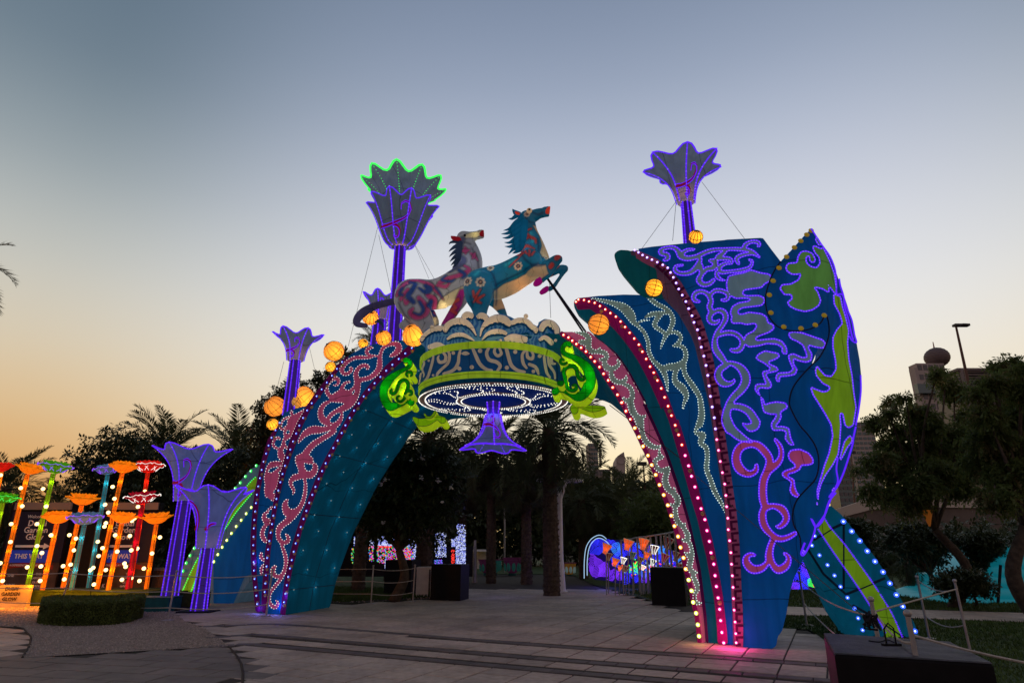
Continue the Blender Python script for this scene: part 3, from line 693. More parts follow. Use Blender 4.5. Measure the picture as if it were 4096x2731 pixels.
# ================================================================ THE ARCH
F_ = {}
F_['blue'] = fabric('blue_lantern_cloth', (.002, .082, .28), .36, 1.9)
F_['teal'] = fabric('teal_lantern_cloth', (.002, .095, .165), .33, 2.3, transl=.5)
F_['brace'] = fabric('brace_teal_cloth', (.003, .12, .21), .42, 2.3, transl=.4)
F_['tealhood'] = fabric('teal_hood_cloth', (.003, .13, .15), .2, 1.4)
F_['tealstrip'] = fabric('teal_strip_cloth', (.003, .12, .19), .26, 1.8)
F_['plum'] = fabric('plum_band_cloth', (.12, .003, .085), .30, 3)
F_['plumdark'] = fabric('dark_plum_cloth', (.06, .003, .06), .22, 3)
F_['magenta'] = fabric('magenta_band_cloth', (.22, .006, .10), .34, 3)
F_['pink'] = fabric('pink_lantern_cloth', (.44, .085, .20), .48, 1.6)
F_['rose'] = fabric('rose_scroll_cloth', (.40, .06, .14), .62, 1.6)
F_['sage'] = fabric('sage_scroll_cloth', (.17, .25, .22), .52, 1)
F_['mist'] = fabric('blue_grey_scroll_cloth', (.12, .19, .23), .62, 1.2)
F_['rosebig'] = fabric('coral_scroll_cloth', (.40, .06, .16), .62, 1.2)
F_['key'] = fabric('mauve_key_cloth', (.26, .055, .13), .38, 2)
F_['keydark'] = fabric('dark_key_cloth', (.06, .004, .035), .3, 3)
F_['mauve'] = fabric('mauve_side_cloth', (.12, .065, .13), .25, .7)
F_['lime'] = fabric('lime_lantern_cloth', (.17, .33, .012), .62, 1.0)
F_['fern'] = fabric('fern_green_cloth', (.09, .24, .05), .60, 1.0)
F_['dusk'] = fabric('grey_blue_cloth', (.10, .17, .24), .28, 1.0)
M['cord'] = mat('dark_cord', (.01, .01, .015), .8)
M['tan'] = mat('unlit_bulb', (.45, .30, .14), .4, noise=.3)
M['seamline'] = mat('seam_tape', (.02, .02, .06), .7)
LW = led('white_led', (1, .97, .88), 1.5); LWG = led('cool_white_led', (.80, 1, .92), 1.25)
LP = led('violet_rope_light', (.115, .018, 1), 1.0); LPB = led('violet_led', (.24, .10, 1), 1.35)
LG = led('green_led', (.05, 1, .10), 1.3); LB = led('blue_led', (.05, .13, 1), 1.4, True); LC = led('led_core', (.75, .92, 1), 3.0, True)
LR = led('red_led', (1, .05, .015), 1.8, True); LO = led('amber_led', (1, .42, .03), 1.9, True); LY = led('yellow_green_led', (.75, 1, .12), 1.9, True)
LM = led('magenta_led', (1, .03, .32), 2.0, True); LV = led('pale_violet_led', (.35, .2, 1), 1.8, True); LWC = led('warm_core', (1, .85, .6), 3.5, True); LPC = led('pink_core', (1, .75, .9), 3.5, True)
DV = np.array([math.sin(R(15)), math.cos(R(15)), 0])
A0 = arch(0)
def ledball(m1, m2, r=.05):
    mb = MB(); mb.ball((0, 0, 0), r, 8, 5, (1, .5, 1)); mb.cur = 1; mb.ball((0, -r*.4, 0), r*(.36 if m2 is LC else .5), 6, 4, (1, .6, 1))
    v = np.vstack(mb.v); m = mesh('light_bulb', v, mb.f, [m1, m2]); m.polygons.foreach_set('material_index', mb.m); return m
LEDM = {}
def bulb_at(P, kind, parent, r=.05, name='light_bulb'):
    kk = (kind, round(r, 3))
    if kk not in LEDM:
        a = dict(blue=(LB, LC), red=(LR, LWC), amber=(LO, LWC), yg=(LY, LWC), mag=(LM, LPC), vio=(LV, LPC), green=(LG, LC), bw=(LB, LC))[kind]
        LEDM[kk] = ledball(*a, r)
    o = link(bpy.data.objects.new(name, LEDM[kk])); o.parent = parent; o.matrix_parent_inverse = world_of(parent).inverted(); o.location = tuple(P); o.rotation_euler = (0, 0, R(-27.7)); return o
base = np.array([-1.2, 14.5, 0])
ar = thing('lantern_arch', 'huge blue and teal lantern arch spanning the plaza, with scroll patterned legs', 'arch', base)
# body -------------------------------------------------
cL = [(90,1500),(70,1300),(65,1150),(70,1050),(85,900),(115,760),(150,640),(200,560),(235,500),(300,480),(345,470),(385,410),(455,320),(520,240),(575,205),(640,170),(720,150),(820,138),(880,150)]
crown_top = [(975,772),(1060,762),(1130,758),(1210,762),(1292,768)]
pinkR = [(270,835),(330,890),(400,940),(470,1010),(530,1090),(580,1170),(630,1260),(680,1350),(720,1430)]
pinkR2 = [(250,0),(330,170),(400,330),(450,480),(500,620),(540,760),(570,900),(600,1040),(620,1200),(635,1320),(650,1492)]
pinkL = [(605,1494),(598,1449),(590,1379),(580,1308),(562,1241),(552,1170),(534,1104),(515,1037),(502,968),(484,904),(468,837),(446,773),(426,709),(405,645),(381,582),(355,520),(331,458),(307,398),(284,340),(254,283),(229,226),(203,171),(176,118),(149,68),(124,15)]
inner = [(1400,878),(1350,828),(1300,800),(1200,800),(1130,800),(1060,800),(985,800)]
bandR = [(890,190),(830,240),(780,285),(720,340),(680,385),(640,430),(610,475),(575,530),(540,600),(510,650),(480,710),(445,780),(415,850),(385,930),(355,1010),(325,1090),(300,1190),(275,1290),(255,1390),(240,1520)]
bandL = [(860,165),(800,215),(740,270),(690,330),(640,388),(600,445),(560,508),(520,578),(480,658),(445,720),(410,790),(385,850),(350,940),(320,1020),(290,1110),(265,1200),(245,1290),(230,1380),(213,1512)]
bodyP = px('C', cL) + px('Z', crown_top) + px('G', pinkR) + px('H', pinkR2[1:]) + px('H', pinkL) + px('Z', inner) + px('C', bandR)
bs = Shape(polys=[bodyP], step=14).march(); Pf = A0(bs.V)
cd = lambda z: 2.1 + 1.5*np.clip(z/5.2, 0, 1) + 2.6*np.clip((z-5.35)/.55, 0, 1)
dep = DV[None]*cd(Pf[:, 2])[:, None]; k_ = np.clip((Pf[:, 0]-.2)/1.4, 0, 1)[:, None]; dep = dep*(1-k_) + DV[None]*(2.6 + 2.2*np.clip((Pf[:, 2:3]-4.2)/1.5, 0, 1))*k_
slab('arch_body', bs, A0, F_['teal'], ar, depth=dep)
# seams of dark tape on the soffit
sP = A0(px('C', bandR))
mb = MB()
for f in (.5,):
    L_ = np.array([p + DV*(2.1+1.5*min(max(p[2]/5.2, 0), 1))*f for p in sP]); L_[:, 0] += .006; mb.tube(spline(L_, 3), .008, 4)
for i in range(2, len(sP), 4):
    p = sP[i]; mb.tube([p + DV*.02 + (.006, 0, 0), p + DV*(2.1+1.5*min(max(p[2]/5.2, 0), 1))*.98 + (.006, 0, 0)], .008, 4)
mb.build('seam_tape', M['seamline'], ar, kind='stuff')
spots = []
for i, p in enumerate(sP[1:-1]):
    D_ = 2.1+1.5*min(max(p[2]/5.2, 0), 1)
    for f in ((.1, .55) if i % 2 else (.28, .85)):
        spots.append(p + DV*D_*f + np.array([.012, -.01, -.008])); q = p + DV*D_*f + np.array([-.16, 0, .05 if p[2] > 4.5 else 0]); lamp('inner_lamp', q, (.25, .85, 1), .12 if f > .5 else .07, ar, .03)
beads('inner_bulb_spots', spots, .016, led('dim_spot', (.55, .62, .55), .55), ar)
def sheet_part(name, poly, m, parent=ar, front=.02, depth=None, step=8, surf=A0, **k):
    s = Shape(polys=[poly], step=step, **k); return slab(name, s, surf, m, parent, depth=DV*depth if depth else None, front=front), s
def leds(name, sh, surf, front, step, m, parent, r):
    pts = np.vstack([p for p, _ in outline(sh, surf, front, step)])
    return beads(name, pts, r, m, parent)
def rope(name, sh, surf, front, parent, r=.013, m=None, bm=None, bstep=11):
    mb = MB()
    for P, closed in outline(sh, surf, front, 7): mb.tube(P, r, 4, closed=closed)
    o = mb.build(name, m or LP, parent, kind='stuff')
    pts = np.vstack([p for p, _ in outline(sh, surf, front + r, bstep)])
    beads('led_beads', pts, r*.95, bm or LPB, o)
    return o
# left leg panels ---------------------------------------
midL = [(520,240),(455,320),(385,410),(340,480),(300,550),(270,620),(240,710),(215,800),(195,880),(178,960),(165,1040),(150,1130),(138,1200),(130,1300),(122,1400),(118,1500)]
midR = [(575,205),(530,255),(480,330),(415,420),(370,480),(330,560),(300,640),(270,720),(242,800),(220,880),(202,960),(188,1040),(175,1130),(165,1200),(158,1300),(152,1400),(148,1510)]
outL = [(200,560),(150,640),(115,760),(85,900),(70,1050),(65,1150),(70,1300),(90,1500)]
outR = [(222,545),(178,640),(140,760),(112,900),(97,1050),(93,1200),(98,1330),(118,1505)]
mainP = px('C', [(575,205),(640,170),(720,150),(820,140),(865,165)]) + px('C', bandL[1:]) + px('C', midR[::-1])
narP = px('C', [(222,545),(235,500),(330,470)]) + px('C', [(345,470),(340,480)] + midL[4:]) + px('C', outR[::-1])
pm, _ = sheet_part('main_panel', mainP, F_['blue']); pn, _ = sheet_part('side_panel', narP, F_['blue'])
bo, _ = sheet_part('outer_band', px('C', outL + outR[::-1]), F_['plum'], front=.06)
bmid, _ = sheet_part('middle_band', px('C', midL + midR[::-1]), F_['plum'], front=.06)
bi, _ = sheet_part('inner_band', px('C', [(885,172)] + bandL + bandR[::-1]), F_['plum'], front=.06)
def band_lights(cen, parent, step, kind, r=.029, tan=3, front=.09):
    P = resample(np.array(cen), step)
    W3 = A0(P); W3 -= rays(P)/np.linalg.norm(rays(P), axis=1)[:, None]*front
    for i, p in enumerate(W3): 
        if p[2] > .05: bulb_at(p, kind, parent, r)
    Q = resample(np.array(cen), step*1.55); Q = Q + np.array((2, step*.4)); W3 = A0(Q); W3 -= rays(Q)/np.linalg.norm(rays(Q), axis=1)[:, None]*(front-.02)
    for p in W3:
        if p[2] > .05:
            mb = MB(); mb.ball((0, 0, 0), .042, 8, 4, (1, .3, 1)); 
            if 'tan' not in LEDM: LEDM['tan'] = mesh('unlit_bulb', np.vstack(mb.v), mb.f, M['tan'], True)
            o = link(bpy.data.objects.new('unlit_bulb', LEDM['tan'])); o.parent = parent; o.matrix_parent_inverse = world_of(parent).inverted(); o.location = tuple(p)
av = lambda a, b: [((p[0]+q[0])/2, (p[1]+q[1])/2) for p, q in zip(a, b)]
band_lights(px('C', av(outL, outR)), bo, 34, 'blue')
band_lights(resample(np.array(px('C', av(midL[:15], midR[1:16]))), 20), bmid, 34, 'blue')
band_lights(px('C', av(bandL, bandR[:19])), bi, 34, 'blue')
T_ = lambda l: px('T', l); U_ = lambda l: px('U', l); V_ = lambda l: px('V', l); W_ = lambda l: px('W', l)
main_st = [T_([(1965,310,25),(2050,260,45),(2100,190,52),(2080,120,48),(2000,105,34),(1900,130,28),(1830,180,28),(1795,260,28),(1780,340,35),(1775,430,45),(1765,520,48),(1700,610,45),(1600,680,38),(1480,710,38),(1400,725,50)]),
 T_([(1655,168,14),(1590,180,28),(1550,240,28),(1590,295,26),(1680,308,14),(1770,320,16)]),
 T_([(1690,312,5),(1600,342,16),(1480,335,30),(1350,345,30),(1240,400,32),(1160,480,35),(1130,560,35),(1180,615,30),(1250,600,28),(1300,540,24),(1290,505,15),(1260,500,8)]),
 T_([(1390,720,50),(1370,620,40),(1400,540,35),(1470,480,32),(1550,475,32),(1580,510,22),(1550,545,8)]),
 T_([(1395,740,48),(1360,830,30),(1290,900,30)]), T_([(1400,740,48),(1410,850,40),(1385,950,44),(1340,1040,55),(1270,1130,55),(1180,1190,50),(1080,1240,32)]),
 T_([(940,1000,35),(885,930,35),(872,840,33),(910,760,36),(980,700,34),(1050,695,32),(1080,740,26),(1050,800,18),(985,812,8)]),
 T_([(1120,910,40),(1150,820,30),(1200,765,22),(1275,748,14)]), T_([(930,1080,22),(850,1120,34),(785,1200,42),(772,1300,48),(810,1390,58),(880,1440,45),(960,1455,14)]),
 T_([(1150,1190,45),(1050,1240,36),(960,1300,36),(905,1370,34),(885,1430,40)]), T_([(1135,1250,12),(1125,1350,30),(1075,1440,40),(1000,1500,50),(960,1560,30)]),
 V_([(600,10,45),(520,60,45),(458,130,45),(440,220,34),(460,300,34),(520,350,30),(590,330,32),(600,270,26),(570,225,16),(545,225,6)]),
 V_([(490,370,18),(520,450,25),(555,560,30),(565,650,30),(550,760,30),(500,860,30),(430,880,30),(362,840,34),(365,760,34),(400,720,18),(415,715,6)]),
 V_([(505,895,20),(440,970,25),(370,1060,25),(322,1140,18),(302,1230,20),(320,1310,25),(380,1360,30),(430,1335,20),(435,1290,18),(405,1250,8)]),
 U_([(1165,90,35),(1080,150,38),(960,220,42),(850,290,46),(770,370,48),(715,450,55)])]
main_po = [T_([(930,1000),(1000,940),(1110,880),(1200,880),(1290,900),(1320,980),(1320,1060),(1240,1180),(1140,1240),(1130,1200),(1170,1110),(1100,1100),(960,1090),(915,1050)]),
 U_([(1100,5),(980,22),(860,5),(760,30),(680,90),(630,160),(600,230),(590,297),(620,270),(700,190),(800,140),(950,125),(1080,90),(1150,35)]),
 U_([(670,430),(560,480),(550,560),(580,640),(605,700),(600,760),(520,770),(470,830),(445,880),(460,950),(510,1020),(510,1070),(470,1125),(545,1060),(550,1000),(510,930),(515,880),(600,855),(672,830),(690,920),(680,1050),(650,1170),(610,1250),(550,1310),(480,1315),(435,1260),(435,1200),(455,1155),(400,1160),(350,1230),(345,1300),(365,1390),(420,1440),(330,1530),(290,1568),(415,1568),(540,1470),(640,1340),(700,1220),(735,1080),(740,950),(720,830),(810,835),(880,770),(910,700),(900,620),(850,582),(820,600),(830,670),(790,720),(740,720),(700,670),(690,580),(760,610),(820,605),(840,550),(820,500),(750,460),(770,400)])]
s = Shape(main_st, main_po, clip=mainP, step=4.5); slab('scroll', s, A0, F_['rose'], pm, front=.035); leds('led_string', s, A0, .055, 11, LW, pm, .0125)
nar_st = [W_([(610,335,12),(530,380,18),(485,450,18),(480,515,20),(520,540,14),(545,490,8)]), W_([(430,835,20),(372,800,20),(368,730,20),(420,668,18),(465,675,14),(465,722,6)]), W_([(655,250,18),(650,290,20),(690,330,10)]),
 V_([(262,60,25),(212,130,30),(192,230,34),(230,310,34),(275,340,18)]), V_([(180,515,18),(172,570,26),(215,630,20)]), V_([(207,690,10),(177,770,24),(182,880,6)])]
nar_po = [W_([(650,320),(720,290),(840,225),(860,170),(800,420),(700,640),(640,662),(600,690),(550,720),(560,780),(605,820),(590,1000),(500,1042),(440,980),(430,900),(440,860),(490,780),(510,700),(535,650),(520,600),(535,540),(580,460),(590,380)]),
 W_([(490,1042),(400,1030),(310,1050),(260,1120),(235,1220),(220,1300),(235,1400),(225,1500),(240,1600),(420,1600),(560,1000)]),
 U_([(80,940),(65,1000),(75,1080),(130,1140),(212,1200),(205,1250),(125,1310),(100,1350),(45,1380),(25,1450),(50,1520),(115,1568),(230,1568),(330,900)])]
s = Shape(nar_st, nar_po, holes=[W_([(545,820),(515,870),(545,940),(572,925),(570,860)]), W_([(600,535),(560,575),(585,622),(630,580)]), W_([(270,1200),(330,1140),(475,1105),(400,1170),(340,1215)]), W_([(500,1170),(435,1215),(480,1250),(540,1200)]), W_([(430,1440),(350,1525),(420,1550),(470,1500)]), U_([(100,1370),(100,1450),(190,1470),(200,1300),(140,1330),(130,1400)])], clip=narP, step=4.5)
slab('scroll', s, A0, F_['rose'], pn, front=.035); leds('led_string', s, A0, .055, 11, LW, pn, .0125)
# ------------------------------------------------------ right leg shells
def hoff(base, gain):   # shells lean forward as they rise
    return lambda p: base + gain*np.clip((2560 - p[:, 1])/1500, 0, 1)**1.5
S1 = arch(hoff(.04, .0)); S2 = arch(hoff(.12, .30)); S3 = arch(hoff(.26, .75))
pinkP = px('G', [(35,838),(75,838),(270,835)] + pinkR[1:]) + px('H', pinkR2[1:]) + px('H', pinkL) + px('G', [(402,1215),(337,1115),(277,1045),(237,1000),(187,955),(127,905),(62,860)])
pink, _ = sheet_part('pink_shell', pinkP, F_['pink'], surf=S1, front=.01)
def ribbon(pts, w0, w1):   # polygon strip: pixels pts shifted sideways by w0..w1
    P = resample(np.array(pts, float), 24); T = np.gradient(P, axis=0); T /= np.linalg.norm(T, axis=1)[:, None]; Nn = np.c_[T[:, 1], -T[:, 0]]
    return [tuple(q) for q in P + Nn*w0] + [tuple(q) for q in (P + Nn*w1)[::-1]]
pl_line = px('G', [(68,862),(107,882),(137,907),(169,933),(206,962),(244,992),(281,1035),(312,1069),(350,1113),(382,1166),(418,1217),(453,1273),(491,1330),(523,1392),(557,1457)]) + px('H', [(135,15),(160,68),(187,118),(214,171),(240,226),(265,283),(295,340),(318,398),(343,458),(366,520),(392,582),(417,645),(438,709),(458,773),(480,837),(495,904),(514,968),(527,1037),(545,1104),(563,1170),(573,1241),(591,1308),(602,1379),(609,1449)])
e1, _ = sheet_part('pink_shell_edge', ribbon([px('G', [(40,842)])[0]] + pl_line + px('H', [(613,1494)]), -9, 9), F_['magenta'], surf=S1, front=.04, depth=.3)
sheet_part('pink_shell_trim', px('G', [(262,835),(285,848),(345,890),(420,945),(490,1012),(548,1090),(598,1170),(648,1260),(698,1350),(740,1430)]) + px('H', [(272,0),(350,170),(420,330),(472,480),(520,620),(558,760),(590,900),(620,1040),(640,1200),(655,1320),(668,1492)]) + px('H', pinkR2[::-1]) + px('G', pinkR[::-1]), F_['plumdark'], surf=S1, front=.05)
def line_bulbs(line, kinds, surf, front, parent, r=.05):
    for i, p in enumerate(line):
        t = i/(len(line)-1); k = [kk for tt, kk in kinds if t >= tt][-1]
        q = surf([p])[0] - rays([p])[0]/np.linalg.norm(rays([p])[0])*front; bulb_at(q, k, parent, r)
line_bulbs(pl_line, [(0, 'red'), (.3, 'red'), (.45, 'amber'), (.86, 'yg')], S1, .08, e1, .036)
KG = lambda l: px('G', l); KH = lambda l: px('H', l)
pst = [KG([(130,835,3),(200,842,16),(258,875,20),(262,920,20),(215,918,20),(188,912,8)]), KG([(262,915,20),(270,980,22),(330,990,12),(352,960,5)]), KG([(290,990,12),(385,1000,18),(405,1040,16),(370,1055,12),(342,1052,4)]), KG([(385,1050,12),(400,1110,24),(455,1125,18),(500,1090,12),(488,1052,5)]),
 KG([(440,1135,14),(450,1200,20),(500,1232,18),(550,1215,14),(560,1178,4)]), KG([(520,1235,12),(585,1270,16),(608,1330,18),(590,1375,18),(548,1372,14),(532,1345,4)]), KG([(600,1380,14),(610,1440,18),(640,1500,22),(695,1505,9),(712,1490,4)]), KG([(635,1495,20),(660,1570,20)]),
 KH([(178,0,14),(200,70,18),(238,110,10),(276,95,4)]), KH([(255,120,14),(258,190,14),(280,250,16),(330,288,14),(373,283,5)]), KH([(365,300,4),(366,335,9),(385,350,8),(345,365,12),(338,400,14),(378,432,14),(432,410,8)]), KH([(418,425,14),(400,490,18),(420,545,18),(458,570,10),(455,532,3)]), KH([(455,575,16),(478,610,18),(468,648,14),(430,640,5)]),
 KH([(462,665,12),(470,730,16),(505,772,14),(524,758,5)]), KH([(510,775,10),(540,830,16),(530,860,12),(498,858,4)]), KH([(545,868,10),(570,920,16),(555,958,16),(522,935,4)]), KH([(560,975,16),(550,1030,16),(578,1060,12),(597,1054,4)]), KH([(570,1075,12),(590,1120,14),(600,1160,12),(582,1200,10),(592,1245,10),(627,1245,4)])]
s = Shape(pst, clip=pinkP, step=4.5); slab('scroll', s, S1, F_['sage'], pink, front=.03); leds('led_string', s, S1, .05, 11, LWG, pink, .0118)
# teal recess between the pink and the second shell, with its hood
l2 = px('G', [(165,603),(185,586),(228,589),(267,600),(312,611),(353,636),(395,662),(435,691),(478,719),(515,757),(550,800),(586,845),(622,890),(658,938),(686,993),(716,1050),(746,1110),(775,1157),(804,1218),(834,1280),(860,1350),(887,1419),(914,1493)]) + px('H', [(419,37),(440,95),(463,154),(484,213),(504,275),(524,340),(545,403),(563,467),(584,533),(602,600),(622,666),(645,733),(658,801),(673,867),(683,937),(700,1007),(708,1077),(716,1144),(727,1214),(736,1284),(742,1353),(750,1426),(761,1490)])
tealP = px('G', [(146,605),(152,650),(175,690),(215,725),(262,765),(290,835)] + [(345,890),(420,945),(490,1012),(548,1090),(598,1170),(648,1260),(698,1350),(740,1430)]) + px('H', [(272,0),(350,170),(420,330),(472,480),(520,620),(558,760),(590,900),(620,1040),(640,1200),(655,1320),(668,1492),(745,1494)]) + l2[::-1]
sheet_part('inner_recess', tealP, F_['tealstrip'], surf=arch(hoff(.0, .0)), front=.0, depth=.25)
b2P = px('G', [(145,595),(185,572),(260,564),(330,596),(400,636),(460,686),(530,750),(600,835),(670,925),(730,1025),(790,1135),(840,1235),(890,1355),(930,1465),(965,1560)]) + px('H', [(480,110),(520,240),(555,360),(590,480),(620,600),(655,720),(690,850),(712,960),(735,1080),(755,1200),(770,1330),(780,1420),(786,1500)]) + px('H', [(725,1500),(720,1400),(712,1300),(700,1200),(680,1100),(655,960),(630,860),(600,730),(560,600),(525,470),(490,350),(455,230),(420,110),(375,0)]) + px('G', [(840,1450),(790,1330),(740,1220),(690,1120),(640,1030),(580,940),(520,860),(460,790),(400,730),(330,670),(260,620),(160,628)])
sh2P = px('G', [(185,574),(330,556),(540,545),(690,548),(860,560),(1000,640),(1100,800),(1160,1000),(1215,1240),(1250,1420),(1270,1568)]) + px('H', [(760,200),(800,440),(830,700),(850,1000),(860,1300),(860,1505),(783,1500)]) + px('H', [(700,900),(620,620),(500,230)]) + px('G', [(930,1480),(800,1160),(600,840),(420,660)])
sh2, _ = sheet_part('second_shell', sh2P, F_['blue'], surf=S2, front=0, depth=1.2)
b2, _ = sheet_part('second_shell_band', b2P, F_['magenta'], surf=S2, front=.05, depth=.3)
line_bulbs(l2, [(0, 'red'), (.5, 'red'), (.62, 'mag')], S2, .09, b2, .031)
Q_ = [l2[i] for i in range(5, len(l2)-1, 4)]
for p in Q_:
    p = (p[0]+6, p[1]+20); q = S2([p])[0] - rays([p])[0]*.07; o = link(bpy.data.objects.new('unlit_bulb', LEDM['tan'])); o.parent = b2; o.matrix_parent_inverse = world_of(b2).inverted(); o.location = tuple(q)
gst = [KG([(265,573,2),(350,588,10),(450,612,18),(540,650,34),(590,705,36),(620,765,18),(650,790,12),(700,845,14),(730,920,13),(735,990,14),(770,1060,15),(840,1130,20),(870,1200,16),(885,1312,3)]), KG([(640,775,8),(690,748,6),(758,742,3)]), KG([(715,562,3),(760,590,16),(800,620,16),(860,650,16),(905,690,16),(925,750,18),(905,810,16),(870,870,12),(850,905,10),(828,965,4)]), KG([(885,690,8),(830,690,14),(760,700,18),(708,722,8)]), KG([(825,700,20),(798,740,18),(780,785,16),(820,820,14),(860,850,12),(858,885,8)]), KG([(900,845,8),(950,840,13),(985,875,14),(972,918,14),(925,950,6)]), KG([(935,948,6),(990,950,14),(1022,990,16),(1018,1060,18),(960,1105,28),(900,1112,26),(850,1122,18)]), KG([(1010,1100,18),(1020,1170,16),(1080,1260,20),(1130,1340,18),(1150,1420,16),(1155,1500,18),(1140,1568,18)]), KG([(960,1115,18),(940,1170,18),(945,1230,22),(1000,1280,28),(1030,1340,18),(1010,1400,10),(1003,1442,4)]),
 KH([(615,0,14),(623,60,16),(618,110,15),(600,160,12),(585,200,6),(630,215,20),(618,262,14),(652,292,14),(660,350,13),(655,420,14),(680,490,14),(705,560,14),(745,630,10),(778,705,2)])]
s = Shape(gst, step=4.5); slab('scroll', s, S2, F_['sage'], sh2, front=.03); leds('led_string', s, S2, .05, 11, LWG, sh2, .0118)
# third, biggest shell -------------------------------------
l3 = px('G', [(625,197),(655,215),(687,236),(722,255),(760,272),(802,292),(845,313),(884,336),(906,373),(928,411),(950,455),(970,502),(998,550),(1026,600),(1048,655),(1074,711),(1090,763),(1117,821),(1133,887),(1147,957),(1167,1027),(1184,1100),(1198,1178),(1208,1260),(1219,1342),(1233,1425)]) + px('H', [(690,42),(703,108),(710,176),(718,242),(729,308),(740,376),(753,445),(767,515),(774,585),(779,654),(786,725),(789,795),(797,863),(805,936),(809,1007),(814,1078),(818,1149),(821,1218),(825,1289),(831,1362),(835,1433),(838,1489)])
hoodP = px('G', [(463,240),(475,212),(510,195),(575,198),(700,240),(800,300),(840,400),(862,480),(880,560),(800,556),(700,549),(640,512),(580,442),(530,382),(490,322)])
hood, _ = sheet_part('hood_lining', hoodP, F_['tealhood'], surf=arch(hoff(.26, .45)), front=0, depth=.15)
keyR = px('G', [(580,198),(650,200),(725,232),(805,268),(875,318),(935,388),(990,450),(1035,530),(1085,620),(1135,710),(1170,800),(1200,900),(1228,1000),(1250,1100),(1270,1220),(1290,1340),(1308,1450),(1322,1560)]) + px('H', [(735,0),(755,120),(772,230),(790,350),(805,450),(820,560),(838,680),(850,800),(860,920),(865,1040),(870,1160),(877,1280),(880,1400),(880,1528)])
mauveP = px('G', [(560,200),(640,212),(700,245),(745,275),(790,320),(800,400),(845,545),(900,600),(960,660),(1020,760),(1070,850),(1100,930),(1130,1060),(1160,1180),(1190,1300),(1215,1420)]) + px('H', [(672,20),(700,200),(735,440),(762,620),(775,760),(785,900),(800,1050),(810,1200),(815,1350),(820,1525)])
mv, _ = sheet_part('hood_side', mauveP + px('H', [(835,1525)]) + l3[::-1], F_['mauve'], surf=S3, front=-.12, depth=.2)
kb, _ = sheet_part('key_pattern_band', [px('G', [(590,196)])[0]] + [(x-5, y) for x, y in l3] + px('H', [(836,1528)]) + keyR[::-1], F_['key'], surf=S3, front=.03, depth=.5)
line_bulbs(l3, [(0, 'vio'), (.55, 'vio'), (.6, 'mag')], S3, .07, kb, .026)
cl_ = np.array(l3); KR = resample(np.array(keyR), 46)[3:]
mb = MB()
for i in range(len(KR)-1):   # square meander, one hook per step
    T = KR[i+1]-KR[i]; T /= np.linalg.norm(T); Nn = np.array([-T[1], T[0]])  # towards the bulbs
    if Nn[0] > 0: Nn = -Nn
    o = KR[i] + Nn*3
    hook = [o, o + Nn*22, o + Nn*22 + T*29, o + Nn*10 + T*29, ]
    for a, b in ((hook[0], hook[1]), (hook[1], hook[2]), (hook[2], hook[3])):
        d = b-a; d = d/np.linalg.norm(d); nn = np.array([-d[1], d[0]])*4.8
        Q = [a - d*4 + nn, b + d*4 + nn, b + d*4 - nn, a - d*4 - nn]; P = S3(Q) ; P -= rays(Q)*.045
        lo = P + DV*.02; mb.hexa(lo, P)
mb.build('key_pattern', F_['keydark'], kb)
bigP = px('G', [(590,196),(760,170),(1050,140),(1333,118)]) + px('I', [(300,115),(590,100),(660,195),(730,285),(900,400),(1000,600),(1050,900),(950,1150),(900,1400),(950,1568)]) + px('J', [(860,250),(840,420),(800,600),(770,700),(750,800),(710,900),(680,960),(640,1040),(610,1150),(590,1280),(560,1400),(530,1440),(520,1500),(500,1520),(300,1528),(240,1524)]) + keyR[::-1]
offR = lambda p: hoff(.26, .75)(p) - 1.6*np.clip((p[:, 0] - 3180)/300, 0, 1.3)**2*np.clip((2700-p[:, 1])/900, .3, 1)
SB = arch(offR)
big, _ = sheet_part('big_shell', bigP, F_['blue'], surf=SB, front=0, depth=1.6, step=12)
SF = arch(lambda p: offR(p) + .12)
finL = px('I', [(730,285),(680,360),(640,450),(612,560),(615,640),(640,720),(700,790),(790,825),(880,828),(960,815),(1040,770),(1085,705),(1110,800),(1100,900),(1040,1030),(960,1110),(870,1210),(820,1290),(798,1390),(820,1460),(880,1568)]) + px('J', [(740,70),(790,150),(810,250),(790,360),(720,440),(660,510),(632,600),(640,680),(680,760),(690,860)])
finR = px('J', [(735,850),(770,760),(800,680),(850,590),(895,480),(940,400),(985,320),(1010,250),(1040,180),(1060,80),(1078,0)]) + px('I', [(1325,1568),(1345,1430),(1360,1300),(1362,1180),(1350,1060),(1325,920),(1290,750),(1250,620),(1210,500),(1165,370),(1120,250),(1050,150),(970,28),(900,100),(820,190)])
fin, finS = sheet_part('ear_panel', finL + finR, F_['blue'], surf=SF, front=0, depth=1.2, step=10)
mb = MB(); P = spline(np.array(finL), 4); W3 = SF(P) - rays(P)*.03; mb.tube(W3, .013, 6); mb.build('ear_edge_cord', mat('navy_piping', (.003, .015, .05), .7), fin)
hs = px('I', [(970,44),(935,76),(888,124),(838,176),(777,249),(718,336),(672,437),(642,548),(654,687),(755,798),(890,810),(1002,783),(1072,708)])
for p in hs:
    q = SF([p])[0] - rays([p])[0]*.03
    if 'yd' not in LEDM:
        b_ = MB(); b_.ball((0, 0, 0), .05, 10, 5, (1, .35, .9)); LEDM['yd'] = mesh('yellow_stud', np.vstack(b_.v), b_.f, mat('yellow_stud', (.45, .30, .02), .5, es=.25), True)
    o = link(bpy.data.objects.new('yellow_stud', LEDM['yd'])); o.parent = fin; o.matrix_parent_inverse = world_of(fin).inverted(); o.location = tuple(q)
I_ = lambda l: px('I', l); J_ = lambda l: px('J', l)
